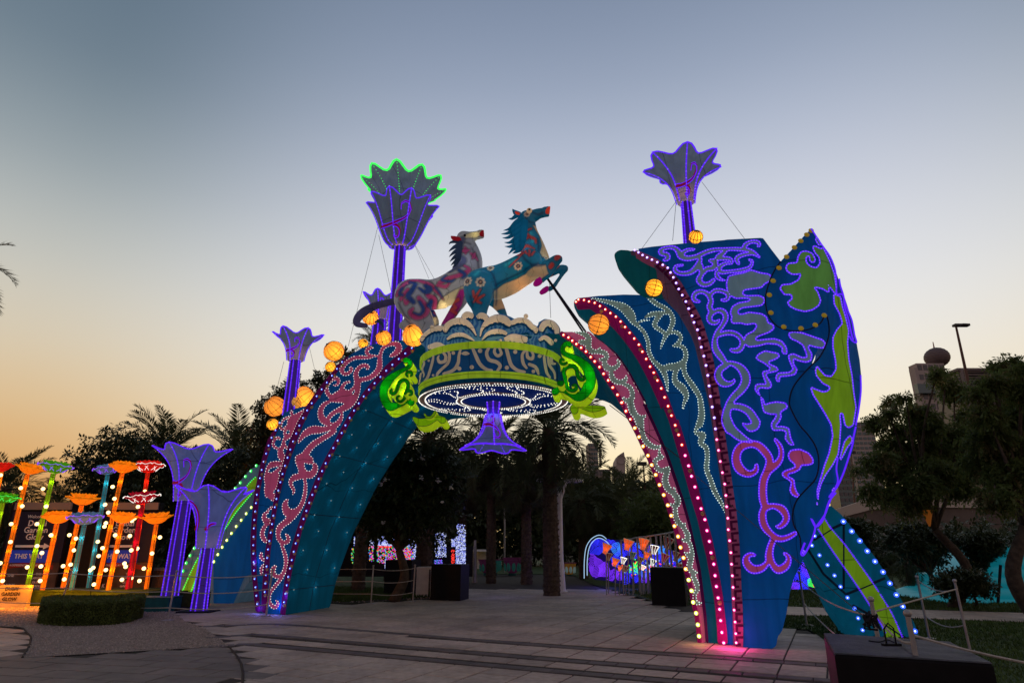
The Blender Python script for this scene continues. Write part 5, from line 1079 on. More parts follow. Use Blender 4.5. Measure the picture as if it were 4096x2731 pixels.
# ---------------- waves
wv = bpy.data.materials.new('painted_wave_cloth'); wv.use_nodes = True; n_ = wv.node_tree.nodes; l_ = wv.node_tree.links; b_ = n_['Principled BSDF']
tc = n_.new('ShaderNodeTexCoord'); w1 = n_.new('ShaderNodeTexWave'); w1.inputs['Scale'].default_value = 3.2; w1.inputs['Distortion'].default_value = 14; w1.inputs['Detail'].default_value = 2; w1.inputs['Detail Scale'].default_value = .7
l_.new(tc.outputs['Object'], w1.inputs[0]); cr = n_.new('ShaderNodeValToRGB'); cr.color_ramp.elements[0].color = (.004, .05, .16, 1); cr.color_ramp.elements[1].color = (.07, .16, .25, 1); e = cr.color_ramp.elements.new(.6); e.color = (.01, .10, .24, 1)
l_.new(w1.outputs['Fac'], cr.inputs[0]); l_.new(cr.outputs[0], b_.inputs['Base Color']); l_.new(cr.outputs[0], b_.inputs['Emission Color']); b_.inputs['Emission Strength'].default_value = .45*K; b_.inputs['Roughness'].default_value = .6
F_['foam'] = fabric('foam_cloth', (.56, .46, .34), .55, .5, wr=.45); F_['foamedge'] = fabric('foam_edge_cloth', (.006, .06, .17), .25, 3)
wt = thing('wave_lantern', 'painted blue waves with cream foam curling on top of the drum', 'wave lantern', (XC, 13.2, 5.82))
Yw = lambda p: 13.05 + .75*((p[:, 0]-1957)/290)**2
WV = planeY(Yw)
wp = Fp([(445,300),(440,260),(470,225),(500,170),(560,148),(640,140),(680,165),(700,110),(760,65),(830,55),(872,60),(870,15),(900,2),(960,12),(1010,42),(1040,20),(1100,30),(1120,60),(1180,20),(1260,10),(1340,40),(1380,62),(1440,50),(1520,70),(1560,110),(1612,140),(1620,95),(1680,62),(1740,70),(1790,130),(1828,220),(1800,250),(1765,290),(1790,330),(1780,380),(1700,365),(1500,325),(1200,300),(1000,295),(800,310),(600,360),(500,410),(495,320)])
s = Shape(polys=[wp], holes=[Fp([(1390,200),(1440,162),(1500,152),(1538,180),(1558,250),(1530,262),(1480,222),(1420,216)]), Fp([(1682,205),(1718,182),(1738,200),(1720,240),(1684,230)])], step=6); slab('wave_body', s, WV, wv, wt, depth=np.array((.03, .3, 0)))
crest = [[(460,285,14),(470,255,22),(492,228,20),(530,195,22),(580,170,22),(640,158,26),(690,160,14)], [(695,195,16),(705,155,28),(735,118,28),(785,92,30),(850,86,32),(915,110,26),(965,160,16),(1003,230,5)], [(1042,240,5),(1062,160,14),(1120,95,30),(1200,62,36),(1280,72,36),(1322,108,30),(1348,95,18)], [(1345,112,20),(1420,80,26),(1500,90,26),(1545,135,26),(1590,170,24),(1588,200,16)], [(1640,178,26),(1680,115,32),(1740,112,36),(1790,160,32),(1802,212,22)], [(715,268,10),(775,232,18),(860,222,20),(930,250,14),(985,283,5)], [(1060,275,5),(1120,212,18),(1200,190,24),(1272,198,20),(1305,220,12)], [(1285,272,20),(1350,252,34),(1420,260,40),(1500,272,28)], [(1628,275,14),(1680,250,22),(1735,290,26),(1772,335,20)], [(535,345,22),(620,330,34),(685,345,20)], [(875,60,22),(905,25,30),(950,30,26),(962,55,14)], [(1010,55,16),(1050,32,28),(1090,48,28),(1098,75,18)]]
mb = MB(); mo = MB(); Sh_off = lambda k: (lambda p: WV(p) - rays(p)*k)
for i, q in enumerate(crest):
    P = spline(px('F', q), 6); W3 = at_Y(P[:, :2], Yw(P)-.06-.02*(i % 3)); r = P[:, 2]*1.25/FPX*13.6
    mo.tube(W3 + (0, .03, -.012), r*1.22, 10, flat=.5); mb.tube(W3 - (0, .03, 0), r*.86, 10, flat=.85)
    # drips of foam along the lower lip
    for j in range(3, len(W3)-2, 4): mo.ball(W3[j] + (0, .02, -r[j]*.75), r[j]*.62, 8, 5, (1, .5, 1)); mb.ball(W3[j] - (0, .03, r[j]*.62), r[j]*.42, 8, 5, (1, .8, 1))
mo.build('foam_navy_outline', F_['foamedge'], wt, smooth=True); mb.build('foam_crest', F_['foam'], wt, smooth=True)  # navy outline behind the cream foam
for a, b, r, c in ((450,1335,20,'E'), (1400,1225,25,'E'), (1700,1470,16,'E'), (1145,1468,14,'E')):
    q = px(c, [(a, b, r)])[0]; P = at_Y([q[:2]], 12.95)[0]; MB().ball(P, q[2]/FPX*13.4, 12, 8).build('foam_drop', F_['foam'], wt, smooth=True)
mb = MB()
for tx, ty in ((700,200),(760,150),(850,130),(920,160),(1090,150),(1160,120),(1240,130),(1310,170),(980,150),(1030,150),(600,230),(1450,150),(1640,230),(1560,290)):
    P = spline(px('F', [(1010+(tx-1010)*.15, 288), ((1010+tx)/2, 225), (tx, ty)]), 6); mb.tube(WV(P) - rays(P)*.012, np.linspace(.03, .008, len(P)), 6, flat=.4)
mb.build('wave_streak', fabric('pale_streak_cloth', (.10, .26, .36), .4, 2), wt)
for a, b in ((640, 340), (1430, 250), (1180, 195), (820, 85), (1720, 110), (470, 270), (1560, 160)): lamp('wave_lamp', pt('F', a, b, 12.6), (1, .62, .22), .16, wt, .05)
# ---------------- horses
def painted(name, spots=.0):
    m = bpy.data.materials.new(name); m.use_nodes = True; n = m.node_tree.nodes; l = m.node_tree.links; b = n['Principled BSDF']
    a = n.new('ShaderNodeAttribute'); a.attribute_name = 'paint'; b.inputs['Roughness'].default_value = .34; b.inputs['Specular IOR Level'].default_value = .6
    nz = n.new('ShaderNodeTexNoise'); nz.inputs['Scale'].default_value = 4; tc = n.new('ShaderNodeTexCoord'); l.new(tc.outputs['Object'], nz.inputs[0])
    mr = n.new('ShaderNodeMapRange'); mr.inputs['To Min'].default_value = .72; mr.inputs['To Max'].default_value = 1.3; l.new(nz.outputs['Fac'], mr.inputs[0])
    sp_ = n.new('ShaderNodeSeparateXYZ'); l.new(tc.outputs['Object'], sp_.inputs[0])
    ln = n.new('ShaderNodeMath'); ln.operation = 'FRACT'; ad = n.new('ShaderNodeMath'); ad.operation = 'MULTIPLY_ADD'; l.new(sp_.outputs['X'], ad.inputs[0]); ad.inputs[1].default_value = 3.4; l.new(nz.outputs['Fac'], ad.inputs[2]); l.new(ad.outputs[0], ln.inputs[0])
    lt = n.new('ShaderNodeMath'); lt.operation = 'LESS_THAN'; lt.inputs[1].default_value = .035; l.new(ln.outputs[0], lt.inputs[0])
    k_ = n.new('ShaderNodeMath'); k_.operation = 'MULTIPLY_ADD'; l.new(lt.outputs[0], k_.inputs[0]); k_.inputs[1].default_value = -.45; l.new(mr.outputs[0], k_.inputs[2])
    v = n.new('ShaderNodeVectorMath'); v.operation = 'SCALE'; l.new(a.outputs['Color'], v.inputs[0]); l.new(k_.outputs[0], v.inputs['Scale'])
    l.new(v.outputs[0], b.inputs['Base Color']); l.new(v.outputs[0], b.inputs['Emission Color']); b.inputs['Emission Strength'].default_value = .34*K
    tr = n.new('ShaderNodeBsdfTranslucent'); l.new(v.outputs[0], tr.inputs[0]); mx = n.new('ShaderNodeMixShader'); mx.inputs[0].default_value = .35
    l.new(b.outputs[0], mx.inputs[1]); l.new(tr.outputs[0], mx.inputs[2]); l.new(mx.outputs[0], n['Material Output'].inputs[0])
    return m
M['paint'] = painted('painted_horse_cloth')
def fuse(name, mb, voxel, m, parent, smooth_n=6):
    """one continuous skin round overlapping volumes"""
    tmp = mesh('tmp', np.vstack(mb.v), mb.f); o = link(bpy.data.objects.new('tmp', tmp))
    md = o.modifiers.new('r', 'REMESH'); md.mode = 'VOXEL'; md.voxel_size = voxel
    ms = o.modifiers.new('s', 'SMOOTH'); ms.iterations = smooth_n; ms.factor = .5
    dg = bpy.context.evaluated_depsgraph_get(); dg.update(); me = bpy.data.meshes.new_from_object(o.evaluated_get(dg)); me.name = name
    bpy.data.objects.remove(o); bpy.data.meshes.remove(tmp)
    me.materials.clear(); me.materials.append(m); me.polygons.foreach_set('use_smooth', [True]*len(me.polygons))
    return obj(name, me, parent)
def horse(label, loc_px, Y, chains, base, paints, dots, group, belly_lamps, dep=1.0):
    P0 = pt('E', *loc_px, Y); t = thing('horse_lantern', label, 'horse lantern', P0, group); mb = MB()
    for ch in chains:   # (points, lateral offset, depth factor)
        q = px('E', ch[0]); P = spline(q, 5) if len(q) > 1 else np.array(q*2) + [[0, 0, 0], [1, 0, 0]]; W3 = at_Y(P[:, :2], Y + ch[1]); r = P[:, 2]*(1.31 if P[0, 2] > 30 else 1.25)/FPX*fw(W3[len(W3)//2])
        for p, rr_ in zip(W3, r): mb.ball(p, rr_, 14, 9, (1, ch[2], 1))
    o = fuse('horse_body', mb, .022, M['paint'], t, 5)
    me = o.data; n = len(me.vertices); co = np.empty(n*3, np.float32); me.vertices.foreach_get('co', co); co = co.reshape(-1, 3)
    fl = co.copy(); fl[:, 1] = Y; uv = proj(fl); col = np.tile(np.array(base, float), (n, 1))
    for c, shp in paints:
        for q in shp:
            if isinstance(q, tuple) and q[0] == 'poly':
                d = sd_poly(uv[:, 0][None], uv[:, 1][None], px('E', q[1]))[0]
            else:
                S_ = spline(px('E', q), 6); d = np.full(n, 1e9)
                for (ax, ay, ra), (bx, by, rb) in zip(S_[:-1], S_[1:]):
                    ex, ey = bx-ax, by-ay; tt = np.clip(((uv[:, 0]-ax)*ex + (uv[:, 1]-ay)*ey)/(ex*ex+ey*ey+1e-9), 0, 1)
                    d = np.minimum(d, np.hypot(uv[:, 0]-ax-tt*ex, uv[:, 1]-ay-tt*ey) - ra - tt*(rb-ra))
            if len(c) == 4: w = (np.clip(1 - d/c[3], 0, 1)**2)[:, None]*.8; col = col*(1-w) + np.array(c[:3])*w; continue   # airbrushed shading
            w = np.clip(.5 - d/4, 0, 1)[:, None]; edge = np.clip(1 - np.abs(d-2)/3.5, 0, 1)[:, None]
            col = col*(1-w) + np.array(c)*w; col *= 1 - .55*edge
    for x, y, r in dots:
        cx, cy = px('E', [(x, y)])[0]; R_ = r/2.529
        for i in range(8):
            a = i*math.pi/4; d = np.hypot(uv[:, 0]-cx-math.cos(a)*R_*.72, uv[:, 1]-cy-math.sin(a)*R_*.72); w = np.clip(.5 + (R_*.26-d)/2, 0, 1)[:, None]; col = col*(1-w) + np.array((.62, .40, .26))*w
        d = np.hypot(uv[:, 0]-cx, uv[:, 1]-cy); w = np.clip(.5 + (R_*.44-d)/2, 0, 1)[:, None]; col = col*(1-w) + np.array((.07, .012, .015))*w; w = np.clip(.5 + (R_*.16-d)/2, 0, 1)[:, None]; col = col*(1-w) + np.array((.5, .3, .2))*w
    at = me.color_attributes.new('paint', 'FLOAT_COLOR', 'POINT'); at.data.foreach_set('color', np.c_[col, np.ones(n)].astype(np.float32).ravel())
    for x, y, c, pw in belly_lamps: lamp('inner_lamp', pt('E', x, y, Y), c, pw, t, .05)
    return t
def plate(name, poly, Y, m, parent, th=.12, step=3, crop='E'):
    s = Shape(polys=[px(crop, poly)], step=step); return slab(name, s, planeY(Y), m, parent, depth=np.array((0, th, 0)))
CY, CREAM, RED, MAG = (.003, .125, .21), (.50, .30, .16), (.42, .035, .03), (.30, .004, .16)
YB = 13.75
ch = [([(950,915,135),(1040,890,135),(1120,880,138),(1210,845,136),(1300,795,130),(1400,735,125),(1480,680,112)],0,.8), ([(1470,700,110),(1480,600,105),(1450,500,98),(1420,400,84),(1410,310,72),(1420,240,60)],0,.62), ([(1410,225,62),(1470,215,56),(1530,185,44),(1585,165,32),(1610,150,30)],0,.62), ([(1600,138,18),(1628,128,14)],0,.8), ([(1540,205,30),(1590,205,20),(1620,205,17)],0,.8), ([(1560,160,20),(1590,135,16)],0,.8),
 ([(930,920,128),(925,1010,112),(930,1090,82),(935,1170,60),(930,1260,52)],-.25,.6), ([(1000,960,110),(1080,1060,60),(1130,1130,42),(1170,1200,30),(1190,1260,28)],.28,.6), ([(1440,660,92),(1470,740,66),(1540,760,52),(1620,710,44),(1700,655,38),(1725,650,38)],-.26,.7), ([(1725,655,36),(1700,710,25),(1660,770,23),(1620,815,26),(1580,835,30),(1562,860,26)],-.26,.8), ([(1480,720,80),(1560,800,46),(1660,780,36),(1750,745,32),(1790,745,32)],.22,.7), ([(1790,750,30),(1760,810,18),(1720,870,17),(1680,925,19),(1640,950,22)],.22,.8), ([(1520,600,80),(1560,640,60),(1580,690,40)],0,.6)]
paints = [(CREAM, [('poly', [(1060,1140),(1085,1010),(1180,950),(1300,900),(1420,830),(1520,770),(1590,770),(1620,850),(1320,1080)]), ('poly', [(1470,330),(1540,440),(1560,540),(1540,620),(1560,665),(1660,665),(1660,440),(1540,330)])]),
 (RED, [[(1372,355,8),(1400,415,14),(1440,458,16),(1488,480,15),(1498,522,8)], [(1455,368,7),(1405,392,10)], [(1370,490,8),(1420,465,10)], [(1485,582,6),(1400,548,16),(1338,590,20),(1318,628,20),(1368,660,14)], [(1352,672,9),(1300,712,10),(1232,782,5)], [(1388,622,10),(1395,660,9),(1425,685,8)], [(1432,618,10),(1430,695,10)], [(1482,640,9),(1455,688,10)], [(876,1045,10),(895,1100,14),(950,1030,7)], [(985,1080,9),(915,1130,15),(955,1155,8)], [(882,1145,7),(910,1100,10)], [(1720,680,26),(1700,700,24)], [(1655,765,22),(1640,785,20)]])]
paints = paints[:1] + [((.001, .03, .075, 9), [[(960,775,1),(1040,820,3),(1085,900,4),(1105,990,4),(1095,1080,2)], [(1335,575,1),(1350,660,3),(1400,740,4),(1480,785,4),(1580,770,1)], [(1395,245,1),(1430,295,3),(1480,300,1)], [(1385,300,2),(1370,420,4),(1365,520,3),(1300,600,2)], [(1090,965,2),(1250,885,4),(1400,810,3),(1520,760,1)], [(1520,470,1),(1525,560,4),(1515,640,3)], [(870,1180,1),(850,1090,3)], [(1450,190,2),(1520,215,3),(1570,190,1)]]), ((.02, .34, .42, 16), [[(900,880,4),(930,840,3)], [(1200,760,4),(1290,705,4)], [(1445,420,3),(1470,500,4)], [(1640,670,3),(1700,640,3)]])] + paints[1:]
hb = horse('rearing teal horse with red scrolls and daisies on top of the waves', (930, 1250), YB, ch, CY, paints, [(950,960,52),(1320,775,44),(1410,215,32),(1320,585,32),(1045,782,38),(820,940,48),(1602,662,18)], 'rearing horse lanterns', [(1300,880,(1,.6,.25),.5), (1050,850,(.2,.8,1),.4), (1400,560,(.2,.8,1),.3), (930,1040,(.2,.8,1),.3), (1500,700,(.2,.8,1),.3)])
F_['mane'] = fabric('mane_cloth', (.004, .13, .26), .40, 3, wr=.6); F_['mane2'] = fabric('grey_mane_cloth', (.035, .06, .12), .30, 3, wr=.6)
F_['hoof'] = fabric('magenta_hoof_cloth', (.32, .004, .18), .55, 3); F_['coral'] = fabric('coral_cloth', (.65, .06, .03), .5, 3); F_['ear'] = fabric('red_ear_cloth', (.35, .01, .02), .4, 3)
def mane(t, lines, Y, m, w=26):
    mb = MB()
    for q in lines: P = spline(px('E', q), 6); W3 = at_Y(P[:, :2], Y); mb.tube(W3, np.maximum(P[:, 2], .6)/FPX*14, 8, flat=.8)
    return mb.build('mane', m, t, smooth=True)
mane(hb, [[(1350,190,30),(1300,215,26),(1260,240,16),(1222,238,2)], [(1370,230,34),(1300,280,30),(1240,340,20),(1172,360,2)], [(1370,290,34),(1290,340,30),(1220,385,20),(1150,394,2)], [(1370,340,36),(1290,390,30),(1220,430,18),(1162,434,2)], [(1370,390,36),(1300,440,30),(1240,480,18),(1182,480,2)], [(1375,430,36),(1310,480,32),(1250,520,20),(1185,520,2)], [(1380,470,34),(1320,520,32),(1270,550,20),(1222,600,2)], [(1380,500,32),(1340,550,28),(1300,575,20),(1262,592,2)], [(1390,260,40),(1380,400,50),(1370,480,44)]], YB-.12, F_['mane'])
plate('ear', [(1260,138),(1285,150),(1330,165),(1365,190),(1340,205),(1300,200),(1275,175)], YB-.2, F_['mane'], hb, .1); plate('ear_lining', [(1285,165),(1320,170),(1345,188),(1325,198),(1298,188)], YB-.23, F_['coral'], hb, .03)
plate('mouth', [(1596,160),(1615,130),(1635,112),(1648,118),(1645,150),(1625,170)], YB-.16, F_['coral'], hb, .2)
def blob(name, q, Y, m, parent, fy=.8):
    mb = MB(); P = px('E', q)
    for a in spline(P, 5) if len(P) > 2 else P: w = at_Y([a[:2]], Y)[0]; mb.ball(w, a[2]/FPX*fw(w), 12, 8, (1, fy, 1))
    return fuse(name, mb, .02, m, parent, 2)
blob('hoof', [(1548,858,34),(1525,880,40),(1500,900,30)], YB-.26, F_['hoof'], hb); blob('hoof', [(1615,945,28),(1590,965,32),(1560,985,26)], YB+.22, F_['hoof'], hb)
mb = MB(); w = pt('E', 1434, 160, YB-.18); mb.ball(w, .07, 12, 8); mb.build('eye', M['paint'] if False else fabric('eye_cloth', (.7, .5, .3), .5, 3), hb, smooth=True); MB().ball(w - (0, .055, 0), .03, 8, 6).build('pupil', M['cord'], hb)
GREY = (.24, .25, .28); PNK, NVY, PUR = (.34, .04, .14), (.008, .04, .17), (.14, .03, .16)
YWH = 14.9
ch = [([(235,1010,128),(330,1010,128),(430,1010,122),(540,985,122),(640,945,126),(730,880,120),(790,830,105)],0,.8), ([(780,810,112),(815,730,112),(820,640,104),(800,550,90),(780,480,72),(775,440,58)],0,.6), ([(770,430,58),(830,430,52),(890,410,38),(935,390,26)],0,.6), ([(930,375,20),(960,362,12)],0,.8), ([(880,432,24),(930,428,18),(962,428,13)],0,.8), ([(230,1050,130),(260,1130,110),(330,1210,90),(380,1290,66),(400,1360,50)],-.25,.6), ([(300,1130,100),(240,1270,60),(200,1310,52),(160,1320,36)],.25,.6), ([(790,960,66),(740,1080,50),(690,1150,44),(640,1230,40),(580,1320,34)],-.2,.6), ([(460,1080,70),(560,1080,60)],0,.6), ([(440,1200,40),(470,1300,44),(430,1380,40)],.3,.6)]
paints = [((.44, .38, .24), [[(800,440,20),(880,415,28),(940,395,16)], ('poly', [(440,1200),(560,1080),(700,1000),(800,960),(800,1060),(600,1180),(470,1290)])]), (MAG, [('poly', [(800,1000),(740,1000),(640,1180),(530,1340),(640,1340),(760,1150)])]), (RED, [[(720,1100,20),(670,1140,14),(700,1180,14),(650,1200,14),(700,1230,16)]]), ((.06, .07, .13), [[(760,470,30),(740,560,24),(735,640,20),(780,700,26),(700,760,30),(640,800,24)]]),
 (PUR, [[(135,1050,34),(180,970,36),(260,915,30)], [(480,1100,34),(440,1170,30)]]), (PNK, [[(125,1075,18),(160,990,26),(225,925,24),(300,900,18),(360,915,20),(440,950,22),(500,1010,18),(575,1088,5)], [(420,1060,20),(480,1100,30),(460,1170,24)], [(345,1110,24),(415,1180,28),(405,1260,22),(325,1292,24),(255,1250,22),(285,1212,12)], [(235,1030,18),(200,1075,20),(165,1120,18)], [(540,935,22),(620,895,26),(700,872,22),(780,842,24),(832,790,18),(785,752,10)], [(520,960,16),(600,975,18),(640,940,10)], [(790,560,8),(795,595,24),(795,632,6)], [(745,592,6),(790,598,18),(838,590,6)], [(840,620,5),(878,645,20),(918,690,4)], [(890,615,6),(878,650,16),(862,680,6)], [(240,1140,18),(215,1165,16),(200,1130,12)]]),
 (NVY, [[(240,925,14),(300,955,20),(275,1040,22),(240,1095,26),(290,1150,22)], [(400,965,20),(440,1000,32),(395,1030,22),(345,1005,14)], [(350,1145,16),(385,1215,18),(352,1268,12),(292,1252,8)], [(600,852,10),(565,905,15),(650,925,12),(690,905,8)], [(730,802,16),(790,850,18),(765,888,10)], [(175,1010,16),(150,1060,14),(185,1085,12)], [(455,1110,18),(430,1160,20),(470,1190,12)], [(500,985,10),(545,1040,10),(565,1075,5)]])]
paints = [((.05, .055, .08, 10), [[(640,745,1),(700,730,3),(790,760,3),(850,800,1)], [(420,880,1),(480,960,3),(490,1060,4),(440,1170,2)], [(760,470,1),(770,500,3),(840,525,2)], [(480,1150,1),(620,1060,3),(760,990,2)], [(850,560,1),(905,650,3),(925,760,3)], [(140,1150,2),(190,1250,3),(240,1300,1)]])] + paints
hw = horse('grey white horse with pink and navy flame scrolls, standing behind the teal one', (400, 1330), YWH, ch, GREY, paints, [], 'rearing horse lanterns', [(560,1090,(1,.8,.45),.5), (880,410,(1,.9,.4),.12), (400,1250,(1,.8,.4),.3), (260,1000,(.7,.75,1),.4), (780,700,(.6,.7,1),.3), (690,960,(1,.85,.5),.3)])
mane(hw, [[(745,470,26),(690,470,24),(640,480,14),(622,500,2)], [(745,500,28),(690,520,26),(645,550,14),(618,575,2)], [(745,540,28),(690,570,26),(650,600,14),(622,628,2)], [(740,580,28),(690,620,26),(655,650,14),(630,675,2)], [(740,620,26),(695,665,24),(665,690,14),(640,712,2)], [(735,660,22),(700,690,22),(675,715,12),(655,735,2)], [(735,480,34),(725,580,40),(715,660,32)]], YWH-.15, F_['mane2'])
plate('ear', [(635,412),(680,415),(730,425),(748,450),(715,462),(670,455),(650,435)], YWH-.22, F_['ear'], hw, .1)
plate('mouth', [(925,392),(950,360),(975,352),(975,395),(955,405)], YWH-.14, F_['ear'], hw, .18)
MB().ball(pt('E', 782, 408, YWH-.3), .035, 10, 6).build('eye', M['cord'], hw)
P = spline(px('D', [(470,1180,26),(380,1200,30),(290,1225,32),(205,1270,38),(155,1325,34),(160,1365,26),(235,1378,16)]), 6); W3 = at_Y(P[:, :2], YWH+.1); mb = MB(); mb.tube(W3, P[:, 2]/FPX*15.5, 12, flat=.8); mb.build('tail', fabric('tail_cloth', (.07, .06, .14), .3, 1, wr=.7), hw, smooth=True)
P = spline(px('D', [(290,1350,5),(320,1340,14),(350,1365,12),(362,1400,3)]), 5); MB().tube(at_Y(P[:, :2], YWH), P[:, 2]/FPX*15.5, 8).build('tail_tip', F_['mane2'], hw)
rod = thing('support_rod', 'pair of dark steel rods bracing the teal horse down to the pink shell', 'support rods', pt('E', 1620, 850, 13.9))
for d in (0, 28): MB().tube([pt('E', 1618+d*.3, 850, 13.9), pt('E', 1975+d, 1380, 13.2)], .022, 6).build('rod', mat('steel_rod', (.02, .02, .03), .4, metal=.6), rod)
# ---------------- green scrolls
F_['green'] = fabric('green_scroll_cloth', (.002, .20, .012), .42, .5, transl=.65, wr=.45); F_['yellowside'] = fabric('yellow_green_side_cloth', (.34, .46, .01), .85, .6, wr=.5)
F_['limelit'] = fabric('lit_lime_cloth', (.22, .42, .005), .8, .6, transl=.6, wr=.45)
def scroll_lantern(label, crop, strokes, Y, front, side, base_px, lamps=(), depth=.34, dz=-.10):
    t = thing('scroll_lantern', label, 'scroll lantern', pt(crop, *base_px, Y), 'green scroll lanterns beside the drum')
    for i, grp in enumerate(strokes):
        s = Shape([px(crop, q) for q in grp], step=3.5); o = slab('scroll', s, planeY(Y - .06*i), front, t, depth=np.array((.07, depth, dz)), backmat=side)
        mb = MB()
        for P, c in outline(s, planeY(Y - .06*i), .008, 6): mb.tube(P, .006, 4, closed=c)
        mb.build('wire_edge', M['seamline'], o, kind='stuff')
    for x, y in lamps: lamp('scroll_lamp', pt(crop, x, y, Y+.13), (.6, 1, .08), .2, t, .03)
    return t
scroll_lantern('green curling scroll lantern left of the drum', 'X4', [[[(590,395,36),(600,375,36),(655,390,36),(685,440,38),(640,510,36),(520,570,38),(380,665,58),(270,790,78),(228,920,66),(250,1050,72),(330,1165,72),(450,1150,52),(560,1105,42),(640,1065,42),(700,1100,56)]], [[(365,880,22),(350,925,26),(395,955,26),(450,900,26),(480,800,30),(525,735,30),(600,718,28),(645,780,28),(640,870,30),(600,950,24),(585,1030,22),(520,1085,22),(465,1060,20),(462,1000,18),(505,985,12)]], [[(640,660,18),(615,625,20),(640,585,24),(700,590,24),(712,635,18),(685,655,12)]], [[(590,960,20),(625,905,24),(695,910,26),(705,965,18),(660,975,12)]]], 13.75, F_['green'], F_['yellowside'], (420, 1200), [(660,440),(400,660),(240,900),(400,1160),(690,1090),(480,780),(600,940)], depth=.26)
scroll_lantern('green curling scroll lantern right of the drum', 'X5', [[[(355,140,38),(345,105,36),(275,115,42),(225,185,38),(232,262,40),(300,305,42),(430,355,52),(560,435,68),(675,560,88),(720,720,100),(690,880,98),(600,1010,88),(500,1060,78),(380,1010,56),(250,945,46),(150,935,44),(92,968,66)]], [[(400,860,18),(450,845,26),(480,890,28),(430,948,32),(340,930,32),(290,850,32),(268,720,34),(245,600,34),(320,520,38),(420,510,38),(480,580,34),(495,680,32),(550,750,32),(612,745,24),(605,690,16),(580,692,12)]], [[(250,415,14),(228,385,22),(192,400,24),(192,450,24),(240,478,24),(300,450,22)]], [[(190,795,24),(150,790,22),(160,835,26),(215,845,22),(235,800,18),(215,775,12)]]], 12.95, F_['green'], F_['yellowside'], (500, 1100), [(320,130),(400,350),(690,640),(690,880),(400,1030),(400,530),(290,850),(90,965)], depth=.26)
scroll_lantern('small lime scroll lantern under the left edge of the disc', 'F', [[[(385,1045,16),(440,1085,36),(520,1078,38),(600,1042,26),(640,1045,24),(668,1062,36)]], [[(490,1005,10),(515,1035,12),(560,1030,12),(590,990,12),(595,975,10)]]], 14.1, F_['limelit'], F_['yellowside'], (520, 1110), depth=.2)
scroll_lantern('small lime scroll lantern under the right green scroll', 'F', [[[(1975,965,38),(1962,935,26),(2020,918,22),(2080,935,26),(2150,950,32),(2220,945,26),(2275,935,6)]]], 13.2, F_['limelit'], F_['yellowside'], (2100, 980), depth=.2)
# ---------------- guy wires
gw = thing('guy_wires', 'thin steel guy wires staying the tall trumpets and horses', 'wires', (0, 14, 8))
for a, b, Ya, Yb in (((868,520),(800,795),15.9,15.6), ((870,540),(905,700),15.9,15.9), ((945,545),(985,640),15.9,14.9), ((946,550),(1000,645),15.9,14.9), ((1555,460),(1475,570),12.7,13), ((1553,462),(1545,553),12.7,12.3), ((1612,418),(1710,548),12.7,11.6), ((652,830),(638,885),17.5,17), ((710,795),(728,870),17.5,16.8), ((1262,650),(1265,730),13.7,13.4)):
    wire(gw, pt('Z', *a, Ya), pt('Z', *b, Yb), .005)
wire(gw, pt('Z', 1560, 1060, 12.2), pt('M', 830, 1060, 6.6), .006); wire(gw, pt('Z', 1400, 930, 12.5), pt('Z', 1640, 1110, 12.0), .008)
# ---------------- flower lantern field
def petal_mesh(r, m, nm='petal', cup=.32, seed=0):
    rg = np.random.default_rng(seed); nu, nv = 7, 8; v = []
    for i in range(nv):
        t = i/(nv-1); L_ = r*(.10+.90*t); w = r*.46*math.sin(math.pi*min(1, .12+t*.72))**.8; z = r*(cup*(t**1.4) - .16*max(0, t-.75)*3)
        for j in range(nu):
            u = -1+2*j/(nu-1); v.append((L_ - abs(u)**2*w*.25, u*w, z + r*.10*u*u*t + rg.uniform(-.006, .006)*r))
    f = [(i*nu+j, i*nu+j+1, (i+1)*nu+j+1, (i+1)*nu+j) for i in range(nv-1) for j in range(nu-1)]
    rim = [v[(nv-1)*nu+j] for j in range(nu)]; sides = [v[i*nu] for i in range(2, nv)] + rim + [v[i*nu+nu-1] for i in range(nv-1, 1, -1)]
    return mesh(nm, v, f, m, True), np.array(sides)
FC = {}
def fcol(nm, c, g, tr=.45): FC[nm] = fabric(nm + '_flower_cloth', c, g, .5, tr, wr=.3)
fcol('orange', (.85, .27, .008), .75); fcol('green', (.10, .42, .01), .42); fcol('red', (.65, .015, .008), .75); fcol('darkred', (.40, .008, .03), .42); fcol('blue', (.12, .22, .34), .40); fcol('orangestem', (.85, .25, .01), .42); fcol('tealstem', (.03, .22, .28), .40); fcol('limestem', (.22, .40, .01), .45); fcol('redstem', (.60, .03, .01), .5); fcol('crimsonstem', (.35, .005, .03), .45)
BLB = led('bulb_glow', (1, .60, .22), 4.2, False); M['socket'] = mat('bulb_socket', (.02, .02, .02), .5)
mb = MB(); mb.ball((0, 0, 0), .055, 12, 8); mb.cur = 1; mb.tube([(0, .05, 0), (0, .13, .0)], .025, 8)
BULB = mesh('festoon_bulb', np.vstack(mb.v), mb.f, [BLB, M['socket']], True); BULB.polygons.foreach_set('material_index', mb.m)
A_ = lambda x, y, Y: at_Y(px('A', [(x, y)]), Y)[0]
ZP = .42
